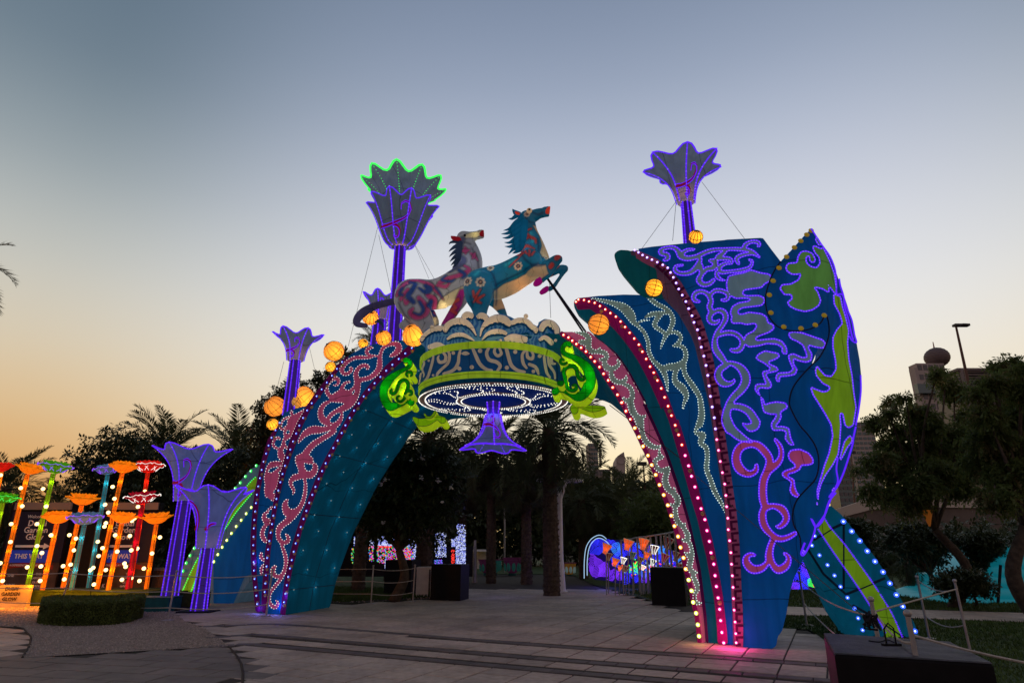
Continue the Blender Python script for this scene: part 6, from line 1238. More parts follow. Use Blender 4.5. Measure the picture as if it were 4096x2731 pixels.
flowers = [  # head px, base px, half width, Y, head cloth, stem cloth, rim led, label
 ((195,505),(0,1300),95,20.3,'orange','orangestem',None,'orange flower lantern at the far left, its stem crossing the info board'),
 ((375,498),(185,1318),110,20.0,'green','limestem','violet','green flower lantern with violet rim on a lime stem'),
 ((400,848),(295,1320),105,19.7,'orange','orangestem',None,'low orange flower lantern right of the lime stem'),
 ((572,720),(437,1312),110,20.4,'orange','orangestem',None,'middle height orange flower lantern behind the blue cup'),
 ((590,858),(497,1318),115,19.7,'blue','tealstem','violet','pale blue flower lantern with violet rim on a short teal stem'),
 ((752,510),(615,1305),90,20.6,'blue','tealstem','violet','tall blue flower lantern partly behind the tall orange one'),
 ((855,496),(675,1318),97,20.1,'orange','orangestem',None,'tallest orange flower lantern of the right group'),
 ((1033,495),(905,1310),104,20.6,'red','redstem','white','bright red flower lantern with white beads on its rim'),
 ((992,712),(885,1325),115,20.0,'darkred','crimsonstem','white','dark red flower lantern with white beads on a crimson stem'),
 ((850,848),(755,1318),100,19.7,'orange','orangestem',None,'low orange flower lantern left of the crimson stem'),
 ((1092,852),(1018,1315),108,20.1,'orange','orangestem',None,'rightmost orange flower lantern beside the violet trumpet'),
 ((12,490),(-170,1290),75,20.5,'red','orangestem',None,'red flower lantern cut by the left edge'),
 ((20,705),(-110,1300),95,19.9,'green','limestem','green','green lit flower lantern cut by the left edge')]
ledc = {'violet': led('violet_rim_led', (.28, .06, 1), 1.4), 'white': LW, 'green': LG}
stems = []
for i, (hp_, bp, hw_, Y, hc_, sc_, rl, lb) in enumerate(flowers):
    H = A_(*hp_, Y); B = A_(*bp, Y); B[0] = H[0] + (B[0]-H[0])*.55 if False else B[0]; B = np.array((B[0], Y, ZP)); r = hw_/1.7429/FPX*fw(H)
    t = thing('flower_lantern', lb, 'flower lantern', B, 'lit flower lanterns on the green stage')
    H = np.array((H[0], Y, H[2]-r*.12)); st = [B + (H-B)*k for k in np.linspace(0, 1, 8)]
    mb = MB(); mb.tube(st, .064, 8); mb.build('stem', FC[sc_], t)
    mb = MB()
    for k in range(8):
        if k % 2: a = k*math.pi/4; mb.tube([q + np.array((math.cos(a), math.sin(a), 0))*.066 for q in (st[0], st[-1])], .006, 4)
    mb.build('stem_wire', M['globewire'], t)
    hd = link(bpy.data.objects.new('flower_head', None)); hd.empty_display_size = .1; hd.parent = t; hd.matrix_parent_inverse = world_of(t).inverted(); hd.location = tuple(H); hd.rotation_euler = (R(RNG.uniform(2, 9)), R(RNG.uniform(-6, 6)), RNG.uniform(0, 6))
    pm_, rim = petal_mesh(r, FC[hc_], cup=.54, seed=i); pm2, rim2 = petal_mesh(r*.74, FC[hc_], cup=1.0, seed=i+40)
    for k in range(8):
        for mm, rm, ofs in ((pm_, rim, 0), (pm2, rim2, .39)) if k % 2 == 0 or True else ():
            o = link(bpy.data.objects.new('petal', mm)); o.parent = hd; o.rotation_euler = (0, 0, k*math.pi/4 + ofs); o.location = (0, 0, .02)
            if rl and mm is pm_:
                if (i, 'r') not in LEDM:
                    pr = resample(rm, .028); v = (pr[:, None, :] + OCT[None]*.012).reshape(-1, 3); f = (OCF[None] + 6*np.arange(len(pr))[:, None, None]).reshape(-1, 3); LEDM[(i, 'r')] = mesh('rim_beads', v, f, ledc[rl])
                q = link(bpy.data.objects.new('rim_beads', LEDM[(i, 'r')])); q.parent = hd; q.rotation_euler = (0, 0, k*math.pi/4 + ofs); q.location = (0, -.0, .012); q['kind'] = 'stuff'
    c = {'orangestem': (1, .62, .12), 'tealstem': (.2, 1, 1), 'limestem': (.9, 1, .1), 'redstem': (1, .3, .1), 'crimsonstem': (1, .1, .15)}[sc_]
    n = max(2, int(np.linalg.norm(H-B)/.62))
    for k in range(n): lamp('stem_lamp', B + (H-B)*(k+.6)/n + np.array((0, 0, 0)), c, .11, t, .02)
    lamp('head_lamp', H + np.array((0, 0, .12)), c, .30, t, .05)
    stems.append((t, B, H))
    if i not in (0, 11, 12): lamp('bulb_lamp', np.array((B[0]+.1, B[1]-1.5, .62)), (1, .27, .0), 4.2, t, .1)
bl = [(145,612),(155,738),(78,862),(73,987),(2,1135),(18,1258),(300,618),(322,740),(258,862),(258,1015),(292,1063),(190,1163),(285,1157),(280,1258),(356,940),(484,939),(530,963),(515,1045),(440,1155),(492,1145),(448,1247),(785,603),(798,686),(733,727),(755,782),(738,856),(728,880),(682,985),(715,1030),(688,1085),(650,1167),(630,1183),(738,1182),(655,1283),(920,840),(938,822),(803,940),(905,945),(957,1033),(915,1045),(817,1054),(868,1137),(876,1160),(850,1250),(915,1238),(972,1258),(1003,1172),(1060,1067),(1115,955),(1010,635),(962,742),(5,522)]
for x, y in bl:
    best = None
    for t, B, H in stems:
        P = A_(x, y, B[1]); k = min(max((P[2]-B[2])/(H[2]-B[2]), 0), 1); Q = B + (H-B)*k; d = abs(Q[0]-P[0])
        if best is None or d < best[0]: best = (d, t, Q, B[1])
    d, t, Q, Y = best; P = A_(x, y, Y-.16); o = link(bpy.data.objects.new('festoon_bulb', BULB)); o.parent = t; o.matrix_parent_inverse = world_of(t).inverted()
    o.location = tuple(P); dr_ = Q - P; o.rotation_euler = (0, 0, math.atan2(dr_[1], dr_[0]) - math.pi/2)
# ================================================================ STAGE, BOARDS, PROPS
M['turf'] = mat('green_turf_cloth', (.022, .05, .006), .95, noise=.35, nscale=14, bump=.8, bscale=120)
M['tealbox'] = mat('teal_box_cloth', (.01, .10, .11), .7, noise=.2); M['white'] = mat('white_paint', (.78, .74, .71), .6, noise=.1)
M['concrete'] = mat('concrete', (.33, .29, .26), .85, noise=.2, nscale=4, bump=.3); M['black'] = mat('black_vinyl', (.007, .006, .007), .6, noise=.3, bump=.1, spec=.15)
M['steel'] = mat('galvanised_steel', (.35, .34, .34), .45, metal=.5, noise=.15); M['rope'] = mat('rope', (.42, .38, .33), .9, noise=.2, nscale=30)
def xs(c, x, y, Y): return pt(c, x, y, Y)[0]
for a, b, lb in ((130, 636, 'left half of the turf covered stage under the flower lanterns'), (642, 1045, 'right half of the turf covered stage under the flower lanterns')):
    x0, x1 = xs('A', a-8, 1390, 19.3), xs('A', b-10, 1390, 19.3); t = thing('stage_box', lb, 'stage', ((x0+x1)/2, 19.9, 0)); mb = MB()
    mb.box(((x0+x1)/2, 20.1, .205), (x1-x0, 1.7, .41)); mb.build('stage_cloth', M['turf'], t)
    mb = MB(); P = [( x0-.01, 19.24, .415), (x1+.01, 19.24, .415)]; mb.tube(resample(np.array(P), .2), .02, 5); mb.build('stage_hem', M['turf'], t)
mb = MB(); c = pt('P', 1030, 350, 17.9); mb.box((c[0], 18.0, .17), (1.55, .7, .34)); mb.box((c[0], 18.0, .345), (1.58, .73, .02)); tag(mb.build('low_box', M['tealbox']), 'low teal box between the hedge and the violet trumpets', 'box')
c = pt('P', 1320, 345, 18.9); mb = MB(); mb.box((c[0], 19.0, .2), (1.1, .6, .4)); mb.box((c[0]-.3, 18.95, .21), (.45, .55, .44)); tag(mb.build('turf_block', M['turf']), 'small turf block at the foot of the left brace', 'box')
# garden wall behind
wl = thing('garden_wall', 'low tan panelled wall behind the flower lanterns and the left brace', 'wall', (-9, 23.2, 0)); x0 = -20
tanw = [mat('tan_wall_panel_%d' % i, c, .8, noise=.2, nscale=3, bump=.2) for i, c in enumerate(((.30, .16, .075), (.26, .14, .07)))]
pmesh = [mesh('wall_panel', *(lambda m: (np.vstack(m.v), m.f))(MB().box((0, 0, .42), (1.17, .1, .82))), tanw[i]) for i in range(2)]
for i in range(9):
    o = link(bpy.data.objects.new('wall_panel', pmesh[i % 2])); o.parent = wl; o.matrix_parent_inverse = world_of(wl).inverted(); o.location = (-20 + i*1.19, 23.2, 0)
MB().box((-15.24, 23.2, .88), (10.8, .2, .09)).build('coping', M['concrete'], wl)
# boards
M['boardblue'] = mat('board_dark', (.012, .010, .035), .6); M['boardwhite'] = mat('board_white', (.26, .22, .19), .6); M['boardlower'] = mat('board_brown', (.07, .045, .035), .5, noise=.5, nscale=3)
M['blue_sign'] = mat('blue_sign', (.01, .02, .16), .5, es=.35, emit=(.02, .04, .35)); M['redribbon'] = mat('red_ribbon', (.28, .02, .01), .6); M['letters'] = mat('letters', (.62, .50, .45), .6, es=.12, emit=(.6, .5, .45)); M['dark_letters'] = mat('dark_letters', (.03, .02, .015), .6)
def text(s, size, P, m, parent, align='CENTER', name='lettering', bold=.0, rz=0):
    cu = bpy.data.curves.new('t', 'FONT'); cu.body = s; cu.size = size; cu.align_x = align; cu.align_y = 'CENTER'; cu.extrude = .003; cu.offset = bold; cu.resolution_u = 2
    o = link(bpy.data.objects.new('t', cu)); dg = bpy.context.evaluated_depsgraph_get(); me = bpy.data.meshes.new_from_object(o.evaluated_get(dg)); bpy.data.objects.remove(o); bpy.data.curves.remove(cu)
    me.name = name; me.materials.clear(); me.materials.append(m); me.transform(Matrix.Translation(Vector(P)) @ Matrix.Rotation(rz, 4, 'Z') @ Matrix.Rotation(R(90), 4, 'X')); return obj(name, me, parent)
def board(label, xl, Y):
    t = thing('info_board', label, 'sign', (xl+.92, Y, 0)); W_b, H_b = 1.95, 2.95; zb = .12
    f = Y-.07; cx = xl + W_b/2
    mb = MB(); mb.box((cx, Y+.1, zb+H_b/2), (W_b+.16, .28, H_b)); mb.build('board_case', M['black'], t)
    MB().box((cx+.05, f, zb+H_b-.12), (W_b, .06, .24)).build('header_panel', M['boardwhite'], t)
    MB().box((cx+.05, f, zb+H_b*.62-.0), (W_b, .05, H_b*.55)).build('blue_panel', M['boardblue'], t); MB().box((cx+.05, f, zb+H_b*.17), (W_b, .05, H_b*.34)).build('picture_panel', M['boardlower'], t)
    f -= .03
    text('Welcome to', .15, (cx, f, zb+H_b*.84), M['letters'], t); 
    for s_, k in (('Dubai', .765), ('Garden', .69), ('Glow', .615)): text(s_, .27, (cx, f, zb+H_b*k), M['letters'], t, bold=.003)
    mb = MB(); z = zb+H_b*.515; mb.box((cx-.1, f, z), (.95, .01, .075)); mb.add([(cx+.375, f, z+.10), (cx+.375, f, z-.10), (cx+.60, f, z)], [(0, 1, 2)]); mb.build('arrow', M['letters'], t)
    MB().box((cx-.05, f, zb+H_b*.405), (1.35, .02, .40)).build('blue_sign', M['blue_sign'], t); text('THIS WAY', .21, (cx-.03, f-.015, zb+H_b*.405), M['letters'], t, bold=.006)
    mb = MB(); P = [(cx-.85+1.7*q, f-.005, zb+H_b*.285+.09*math.sin(q*math.pi)) for q in np.linspace(0, 1, 9)]
    for a, b in zip(P[:-1], P[1:]): mb.add([(a[0], a[1], a[2]-.07), (b[0], b[1], b[2]-.07), (b[0], b[1], b[2]+.07), (a[0], a[1], a[2]+.07)], [(0, 1, 2, 3)])
    mb.build('red_ribbon', M['redribbon'], t); text('4 EXPERIENCES AT ONE PLACE', .088, (cx, f-.012, zb+H_b*.31), M['letters'], t)
    text('THE', .13, (cx-.5, f, zb+H_b*.20), M['letters'], t); text('PARK', .17, (cx-.5, f, zb+H_b*.09), M['letters'], t, bold=.004)
    for i, s_ in enumerate(('THE', 'LARGEST', 'GLOW', 'GARDEN')): text(s_, .105, (cx+.42, f, zb+H_b*(.215-.042*i)), M['letters'], t)
board('large leaning info board at the far left behind the lime stem', xs('X3', 60, 700, 22.3), 22.3)
board('second info board behind the right group of orange stems', xs('A', 648, 1050, 22.3), 22.3)
x = xs('A', 610, 1150, 21.8); tag(MB().box((x, 21.9, 1.2), (.95, .2, 2.4)).build('display_board', M['black']), 'tall black display board standing between the two info boards', 'board')
sg = thing('name_sign', 'small cream sign with dark lettering on the ground by the stage', 'sign', (xs('X3', 130, 1350, 18.9), 18.9, 0)); x = xs('X3', 130, 1330, 18.9)
MB().box((x, 19.0, .36), (.98, .1, .46)).build('sign_panel', M['boardwhite'], sg); MB().box((x, 18.98, .07), (1.0, .16, .13)).build('sign_foot', M['concrete'], sg)
for i, s_ in enumerate(('DUBAI', 'GARDEN', 'GLOW')): text(s_, .13, (x-.02, 18.93, .49-.135*i), M['dark_letters'], sg, bold=.003)
# rope barriers
def post(P, h=1.05, lean=0, label='', group='rope barrier posts'):
    t = thing('rope_post', label, 'post', (P[0], P[1], 0), group)
    MB().tube([(P[0], P[1], .01), (P[0]+lean, P[1], h)], .021, 10).build('post_tube', M['steel'], t); MB().ball((P[0]+lean, P[1], h+.02), .033, 10, 6).build('finial', M['steel'], t, smooth=True)
    MB().box((P[0], P[1], .018), (.2, .2, .012)).build('foot_plate', M['steel'], t); return np.array((P[0]+lean, P[1], 0)), h
def rope_(a, b, hs, sag, label):
    t = thing('barrier_rope', label, 'rope', tuple((np.array(a)+np.array(b))/2), 'barrier ropes')
    for h in hs:
        q = np.linspace(0, 1, 14)[:, None]; P = np.array(a)*(1-q) + np.array(b)*q; P[:, 2] = h[0]*(1-q[:, 0]) + h[1]*q[:, 0] - sag*4*(q*(1-q))[:, 0]; MB().tube(P, .011, 5).build('rope', M['rope'], t)
g = lambda c, x, y: at_z(px(c, [(x, y)]))[0]
pl = [g('P', 1212, 420), g('P', 1925, 390), at_Y(px('X3', [(815, 1420)]), 17.0)[0], np.array((-14.9, 18.2, 0))]
pm = [g('N', 262, 1400), g('N', 590, 1385), np.array((-1.9, 24.5, 0)), np.array((-7.0, 21.0, 0))]
h3 = ((.98, .98), (.63, .63), (.28, .28))
for p, lb, ln in ((pl[0], 'post with a square foot plate between the hedge and the trumpets', .04), (pl[1], 'post in front of the left leg of the arch', .03), (pl[2], 'post rising behind the hedge in front of the stage', .12), (pm[0], 'post on the soil right of the left leg', .0), (pm[1], 'thin post in front of the white bench', .02)): post(p, lean=ln, label=lb)
rope_(pl[2], pl[0], h3, .05, 'three slack ropes running behind the hedge to the trumpet lanterns'); rope_(pl[0], pl[1], h3, .07, 'three ropes crossing in front of the left brace'); rope_(pl[3], pl[2], h3, .05, 'ropes at the left edge in front of the stage'); rope_(pm[3], pm[0], h3, .02, 'ropes running from the left leg to the post on the soil'); rope_(pm[0], pm[1], h3, .06, 'ropes in front of the black box and bench')
zA = lambda x, y, z=1.05: at_z(px('M', [(x, y)]), z)[0]*np.array((1, 1, 0))
A1, B1_, C1, D1, E1 = zA(788, 815), zA(1130, 950), g('M', 1310, 1165), g('M', 1685, 1280), g('M', 180, 1040)
for p, lb in ((A1, 'post just left of the lime stripe of the right brace'), (B1_, 'post at the foot of the right brace behind the big black box'), (C1, 'tall grey post on the lawn right of the brace'), (D1, 'nearest grey post on the right lawn, roped to the others'), (E1, 'thin post seen between the big shell and the right brace')): post(p, label=lb, lean=-.02)
rope_(A1, D1, ((.95, .95),), .0, 'rope across the foot of the brace to the nearest post'); rope_(A1, B1_, ((.95, .85),), .10, 'short slack rope over the foot of the brace'); rope_(C1, D1, ((1.0, .95), (.4, .4)), .10, 'two slack ropes between the lawn posts'); rope_(E1, A1, ((.9, .9), (.45, .45)), .12, 'ropes between the big shell and the brace')
rope_(B1_, np.array((6.3, 6.0, 0)), ((.9, .55),), .12, 'pale rope sagging behind the big black box out of the picture'); rope_(E1, np.array((4.3, 16.3, 0)), ((.9, .9),), .08, 'rope passing behind the big shell')
# boxes
def crate(label, quad, h, m, name='display_plinth', group=None):
    q = np.array(quad); cen = q.mean(0); t = thing(name, label, 'plinth', (*cen, 0), group); mb = MB(); b = .03; ins = cen + (q-cen)*(1-.02)
    mb.hexa(np.c_[q, np.zeros(len(q))], np.c_[q, np.full(len(q), h-.02)]); mb.hexa(np.c_[q, np.full(len(q), h-.02)], np.c_[ins, np.full(len(q), h)])
    mb.build('plinth_body', m, t); return t
crate('black cube plinth with one blue lit side in front of the palm', [(-2.62, 21.58), (-1.63, 21.18), (-1.42, 22.1), (-2.4, 22.5)], 1.08, M['black'])
crate('black plinth on the soil left of the white bench', [(-4.49, 23.53), (-3.50, 23.2), (-3.3, 24.1), (-4.3, 24.4)], 1.18, M['black'])
crate('black cube plinth in front of the goblet lanterns', [(4.07, 19.64), (4.97, 19.3), (5.3, 20.3), (4.4, 20.6)], 1.04, M['black'])
bn = thing('concrete_bench', 'white block bench with an open end beside the black cube', 'bench', (-2.95, 22.9, 0)); mb = MB(); mb.box((-3.2, 22.85, .45), (.06, .55, .9)); mb.box((-2.72, 22.85, .45), (.06, .55, .9)); mb.box((-2.96, 22.85, .93), (.56, .57, .07)); mb.box((-3.0, 22.62, .45), (.36, .05, .9)); mb.build('bench_slab', M['white'], bn)
fq = at_z(px('M', [(430, 1290), (1890, 1380), (1500, 1185), (330, 1105)]), .75)[:, :2]
M['blacktop'] = mat('sky_sheen_black_board', (.055, .046, .052), .62, noise=.75, nscale=4, bump=.7, bscale=30, spec=.5)  # lighter top colour imitates the sky reflected at a grazing angle
fb = crate('big black plinth in the right foreground with a steel bracket on top', [tuple(v) for v in fq], .742, M['black'])
fc = fq.mean(0); mb = MB(); mb.hexa(np.c_[fq, np.full(4, .742)], np.c_[fc + (fq-fc)*.985, np.full(4, .752)]); mb.build('plinth_top', M['blacktop'], fb)
bk = thing('steel_bracket', 'small black steel bracket with coiled cable on the foreground plinth', 'bracket', at_z(px('M', [(950, 1210)]), .75)[0]); tz = lambda x, y: at_z(px('M', [(x, y)]), .75)[0]
q0, q1 = tz(915, 1222), tz(1005, 1228); up = lambda p, h: p + np.array((0, 0, h)); mb = MB()
mb.tube([q0, up(q0, .14), up((q0+q1)/2, .19), up(q1, .15), q1], .008, 6); mb.box((q0+q1)/2 + (0, 0, .01), (.16, .05, .02)); mb.build('bracket_frame', M['black'], bk)
mb = MB(); a = up(q0, .15) + np.array((-.05, .05, .02))
for k in range(9): mb.tube([a + np.array((RNG.uniform(-.1, .04), RNG.uniform(-.03, .06), RNG.uniform(-.05, .12))) for _ in range(4)], .011, 5)
mb.build('cable_coil', M['cord'], bk); MB().tube(spline([tz(750, 1186)+(0, 0, .008), tz(850, 1196)+(0, 0, .008), tz(930, 1190)+(0, 0, .02), tz(1035, 1230)+(0, 0, .008)], 5), .006, 5).build('loose_cable', M['cord'], bk)
# street lamps
def pole(mb, P, top, r0, r1): mb.tube([P, np.array(P)*.5+np.array(top)*.5, top], [r0, (r0+r1)/2, r1], 12)
t = thing('twin_street_lamp', 'pale grey street lamp with two outstretched heads beside the big palm', 'street lamp', g('O', 570, 1315)); b = g('O', 570, 1312); Yl = b[1]; z = lambda x, y: pt('O', x, y, Yl)
mb = MB(); mb.tube([b, b+(0, 0, 1.3), z(567, 580)], [.22, .15, .09], 14); mb.box(b+(0, 0, .03), (.55, .5, .06)); mb.build('lamp_pole', M['white'], t, smooth=False)
for sx, (ax, ay), (hx, hy) in ((1, (612, 455), (672, 434)), (-1, (520, 452), (455, 432))):
    MB().tube([z(567, 585), z(ax, ay), z(ax+sx*22, ay-14)], [.085, .06, .05], 10).build('lamp_arm', M['white'], t); h = z(hx, hy); mb = MB(); mb.ball(h, .34, 14, 8, (1.15, .5, .26)); mb.build('lamp_head', M['white'], t, smooth=True)
def far_lamp(label, c, top, bot, head, Y, r=.12):
    a, b_, h = pt(c, *top, Y), pt(c, *bot, Y), pt(c, *head, Y); t = thing('street_lamp', label, 'street lamp', b_); MB().tube([b_, a], [r*1.3, r*.8], 8).build('lamp_pole', mat('rusty_pole', (.12, .055, .04), .6), t)
    mb = MB(); mb.tube([a, a*.7+h*.3, h], [r*.6, r*1.6, r*1.9], 8, flat=.35) if False else mb.box((a+h)/2, (abs(h-a)[0]+.4, .5, .22)); mb.ball((a*.3+h*.7), r*4.2, 10, 6, (1.3, .7, .3)); mb.build('lamp_head', mat('lamp_head', (.04, .035, .035), .5), t); return t
far_lamp('tall road lamp standing above the right hand trees', 'L', (912, 180), (1030, 720), (985, 172), 58); far_lamp('road lamp between the big shell and the trees', 'L', (405, 735), (470, 1060), (425, 742), 62, .08); far_lamp('thin lamp mast on the bridge beside the glass tower', 'L', (183, 1060), (205, 1410), (190, 1060), 60, .07)
far_lamp('flood light mast seen just left of the pink shell', 'O', (1222, 312), (1238, 560), (1195, 292), 45, .06)
# ================================================================ BUILDINGS
M['bconc'] = mat('tower_concrete', (.42, .35, .32), .8, noise=.12, nscale=.1); M['bglass'] = mat('tower_glass', (.05, .11, .12), .25, spec=.8); M['bband'] = mat('window_band', (.07, .07, .08), .3, spec=.7); M['louvre'] = mat('louvre', (.22, .185, .175), .6); M['bpale'] = mat('pale_render', (.34, .29, .25), .8)
def bbox_px(c, x0, x1, yt, yb, Y, depth):
    ym = (yt+yb)/2; a = pt(c, x0, ym, Y); b = pt(c, x1, ym, Y); zt = pt(c, (x0+x1)/2, yt, Y)[2]; zb_ = max(pt(c, (x0+x1)/2, yb, Y)[2], 0); return a[0], b[0], zb_, zt
def building(label, c, x0, x1, yt, Y, depth, m, rows, cols, name='office_tower', win=None, yb=None, ground=True, glassm=None):
    xa, xb, zb_, zt = bbox_px(c, x0, x1, yt, yb or yt+200, Y, depth); zb_ = 0; t = thing(name, label, 'building', ((xa+xb)/2, Y, 0)); W_ = xb-xa; H_ = zt
    MB().box(((xa+xb)/2, Y+depth/2, H_/2), (W_, depth, H_)).build('tower_body', m, t); fl = H_/rows; gm = glassm or M['bband']
    me = mesh('window', *(lambda q: (np.vstack(q.v), q.f))(MB().box((0, 0, 0), (W_/cols*.72, .3, fl*.55))), gm)
    for i in range(rows):
        for j in range(cols):
            o = link(bpy.data.objects.new('window', me)); o.parent = t; o.matrix_parent_inverse = world_of(t).inverted(); o.location = (xa + W_*(j+.5)/cols, Y-.05, fl*(i+.55))
    return t, xa, xb, zt
t, xa, xb, zt = building('far tower crowned with a huge ball, above the right trees', 'L', 655, 850, 440, 330, 7, M['bconc'], 18, 5, yb=640)
Yt = 330; a = pt('L', 622, 470, Yt); MB().box(((a[0]+xa)/2, Yt+2.5, a[2]/2), (xa-a[0], 5, a[2])).build('side_wing', M['bconc'], t)
b = pt('L', 780, 400, Yt+4); rb_ = 79/1.7422/FPX*fw(b); mb = MB(); mb.ball(b, rb_, 32, 20, (1, 1, .86)); mb.build('ball', mat('ball_cladding', (.17, .125, .12), .7, noise=.1, nscale=.8), t, smooth=True); mb = MB()
for k in range(1, 12): th = math.pi*k/12; mb.tube([b + np.array((math.sin(th)*math.cos(q), math.sin(th)*math.sin(q), -math.cos(th)*.86))*rb_*1.002 for q in np.linspace(0, 2*math.pi, 33)[:-1]], .10, 4, closed=True)
mb.build('ball_ribs', M['bband'], t); m0 = pt('L', 762, 340, Yt+12); m1 = pt('L', 752, 292, Yt+12); MB().tube([m0, (m0+m1)/2, m1], [.45, .3, .2], 6).build('antenna', mat('red_antenna', (.25, .04, .03), .6), t)
c1 = bbox_px('L', 640, 860, 585, 650, Yt-2, 3); MB().box(((c1[0]+c1[1])/2, Yt-1.5, (c1[2]+c1[3])/2), (c1[1]-c1[0], 3, c1[3]-c1[2])).build('glass_band', M['bglass'], t)
# louvred building
Yv = 130; xa, xb, zb_, zt = bbox_px('L', 955, 1520, 488, 640, Yv, 20); t = thing('louvred_building', 'grey building with horizontal louvres behind the tall road lamp', 'building', ((xa+xb)/2, Yv, 0)); MB().box(((xa+xb)/2, Yv+5, zt/2), (xb-xa, 8, zt-.5)).build('building_body', M['bband'], t)
me = mesh('louvre', *(lambda q: (np.vstack(q.v), q.f))(MB().box((0, 0, 0), (xb-xa+1, .8, .34))), M['louvre'])
for i in range(14):
    o = link(bpy.data.objects.new('louvre', me)); o.parent = t; o.matrix_parent_inverse = world_of(t).inverted(); o.location = ((xa+xb)/2, Yv+.2, zt-.3-i*.62); o.rotation_euler = (R(20), 0, 0)
MB().box(((xa+xb)/2, Yv+4, zt+.1), (xb-xa+1.5, 9, .5)).build('roof_slab', M['louvre'], t)
for i in range(4): MB().box((xa + (xb-xa)*i/3, Yv-.4, zt-4.6), (.5, .5, 9)).build('mullion', M['louvre'], t)
building('tall glass and concrete tower right behind the big shell', 'L', 175, 355, 850, 260, 8, M['bconc'], 26, 6, yb=1100, glassm=M['bglass'])
building('lower stepped block beside the glass tower behind the tree', 'L', 60, 180, 1010, 240, 8, M['bglass'], 18, 4, yb=1200)
building('pale tower seen through the arch above the palms', 'O', 792, 866, 142, 300, 10, M['bpale'], 24, 4, yb=300, glassm=M['bglass']); building('unfinished low block below the pale tower', 'O', 828, 965, 345, 240, 30, M['bpale'], 9, 6, yb=430, name='low_block')
t = thing('sail_building', 'distant curved sail shaped tower seen through the arch', 'building', pt('O', 1045, 400, 500)); s = Shape(polys=[px('O', [(1005,420),(1008,320),(1015,270),(1035,230),(1070,208),(1078,260),(1082,420)])], step=3); slab('tower_body', s, planeY(500), M['bconc'], t, depth=np.array((0, 20, 0)))
mb = MB(); c0 = pt('O', 1048, 270, 499); mb.tube([c0 + np.array((3*math.cos(q), 0, 3*math.sin(q)))*1.2 for q in np.linspace(0, 6.28, 25)[:-1]], .35, 5, closed=True); mb.build('round_emblem', M['bpale'], t)
# crane beside the pale tower
mb = MB(); a, b = pt('O', 882, 170, 290), pt('O', 885, 330, 290); mb.tube([a, b], .5, 4); c = pt('O', 905, 120, 290); mb.tube([a, c], .3, 4)
for k in range(10): q = a+(b-a)*k/10; mb.tube([q+(-.9, 0, 0), q+(b-a)/10+(.9, 0, 0)], .2, 4)
tag(mb.build('tower_crane', M['bband']), 'thin lattice crane mast beside the pale tower', 'crane')
# shop fronts and far clutter at the right
t = thing('shop_building', 'pale shop front with teal glass behind the small trees on the right', 'building', pt('M', 1880, 300, 60)); xa, xb, zb_, zt = bbox_px('M', 1590, 2330, 60, 420, 60, 6); MB().box(((xa+xb)/2, 64, zt/2), (xb-xa, 7, zt)).build('shop_wall', M['bpale'], t)
me = mesh('shop_window', *(lambda q: (np.vstack(q.v), q.f))(MB().box((0, 0, 0), (2.1, .2, 2.6))), mat('shop_glass', (.05, .16, .14), .2, es=.22, emit=(.15, .35, .28)))
for i in range(5):
    o = link(bpy.data.objects.new('shop_window', me)); o.parent = t; o.matrix_parent_inverse = world_of(t).inverted(); o.location = (xa + (xb-xa)*.34 + i*2.5, 60.35, zt-2.2)
MB().box(((xa+xb)/2, 60.2, zt-.1), (xb-xa, .8, .5)).build('cornice', M['bconc'], t)
# road bridge
t = thing('road_bridge', 'concrete road bridge passing behind the right hand trees', 'bridge', (40, 56, 0)); Yb_ = 56; M['bridge'] = mat('bridge_concrete', (.13, .10, .085), .85, noise=.2, nscale=.6); M['parapet'] = mat('bridge_parapet', (.50, .42, .35), .8)
s = Shape(polys=[px('Z', [(1880,1205),(1925,1188),(2000,1168),(2100,1162),(2440,1168),(2440,1225),(2100,1215),(2000,1205),(1925,1205)])], step=10); slab('bridge_deck', s, planeY(Yb_), M['bridge'], t, depth=np.array((2, 11, 0)))
s = Shape(polys=[px('Z', [(1880,1188),(1925,1168),(2000,1143),(2100,1132),(2440,1130),(2440,1168),(2100,1164),(2000,1170),(1925,1190),(1880,1207)])], step=8); slab('parapet', s, planeY(Yb_-.2), M['parapet'], t, depth=np.array((0, .3, 0)))
for x in (1535, 2300): c = pt('M', x, 620, Yb_+4); zt_ = pt('Z', 2100, 1200, Yb_)[2]; MB().lathe([(1.9, 0), (1.7, zt_*.6), (2.6, zt_+.5)], (c[0], c[1], 0), 20).build('bridge_pier', M['bridge'], t)
# orange cone shade in the tree
mb = MB(); c = pt('L', 715, 1500, 17.6); mb.lathe([(.02, -.28), (.13, .1), (.15, .14)], c, 12); tag(mb.build('hanging_cone', mat('orange_cone', (.55, .16, .02), .6, es=.15)), 'orange cone hanging in the lower branches of the leaning tree', 'hanging cone')
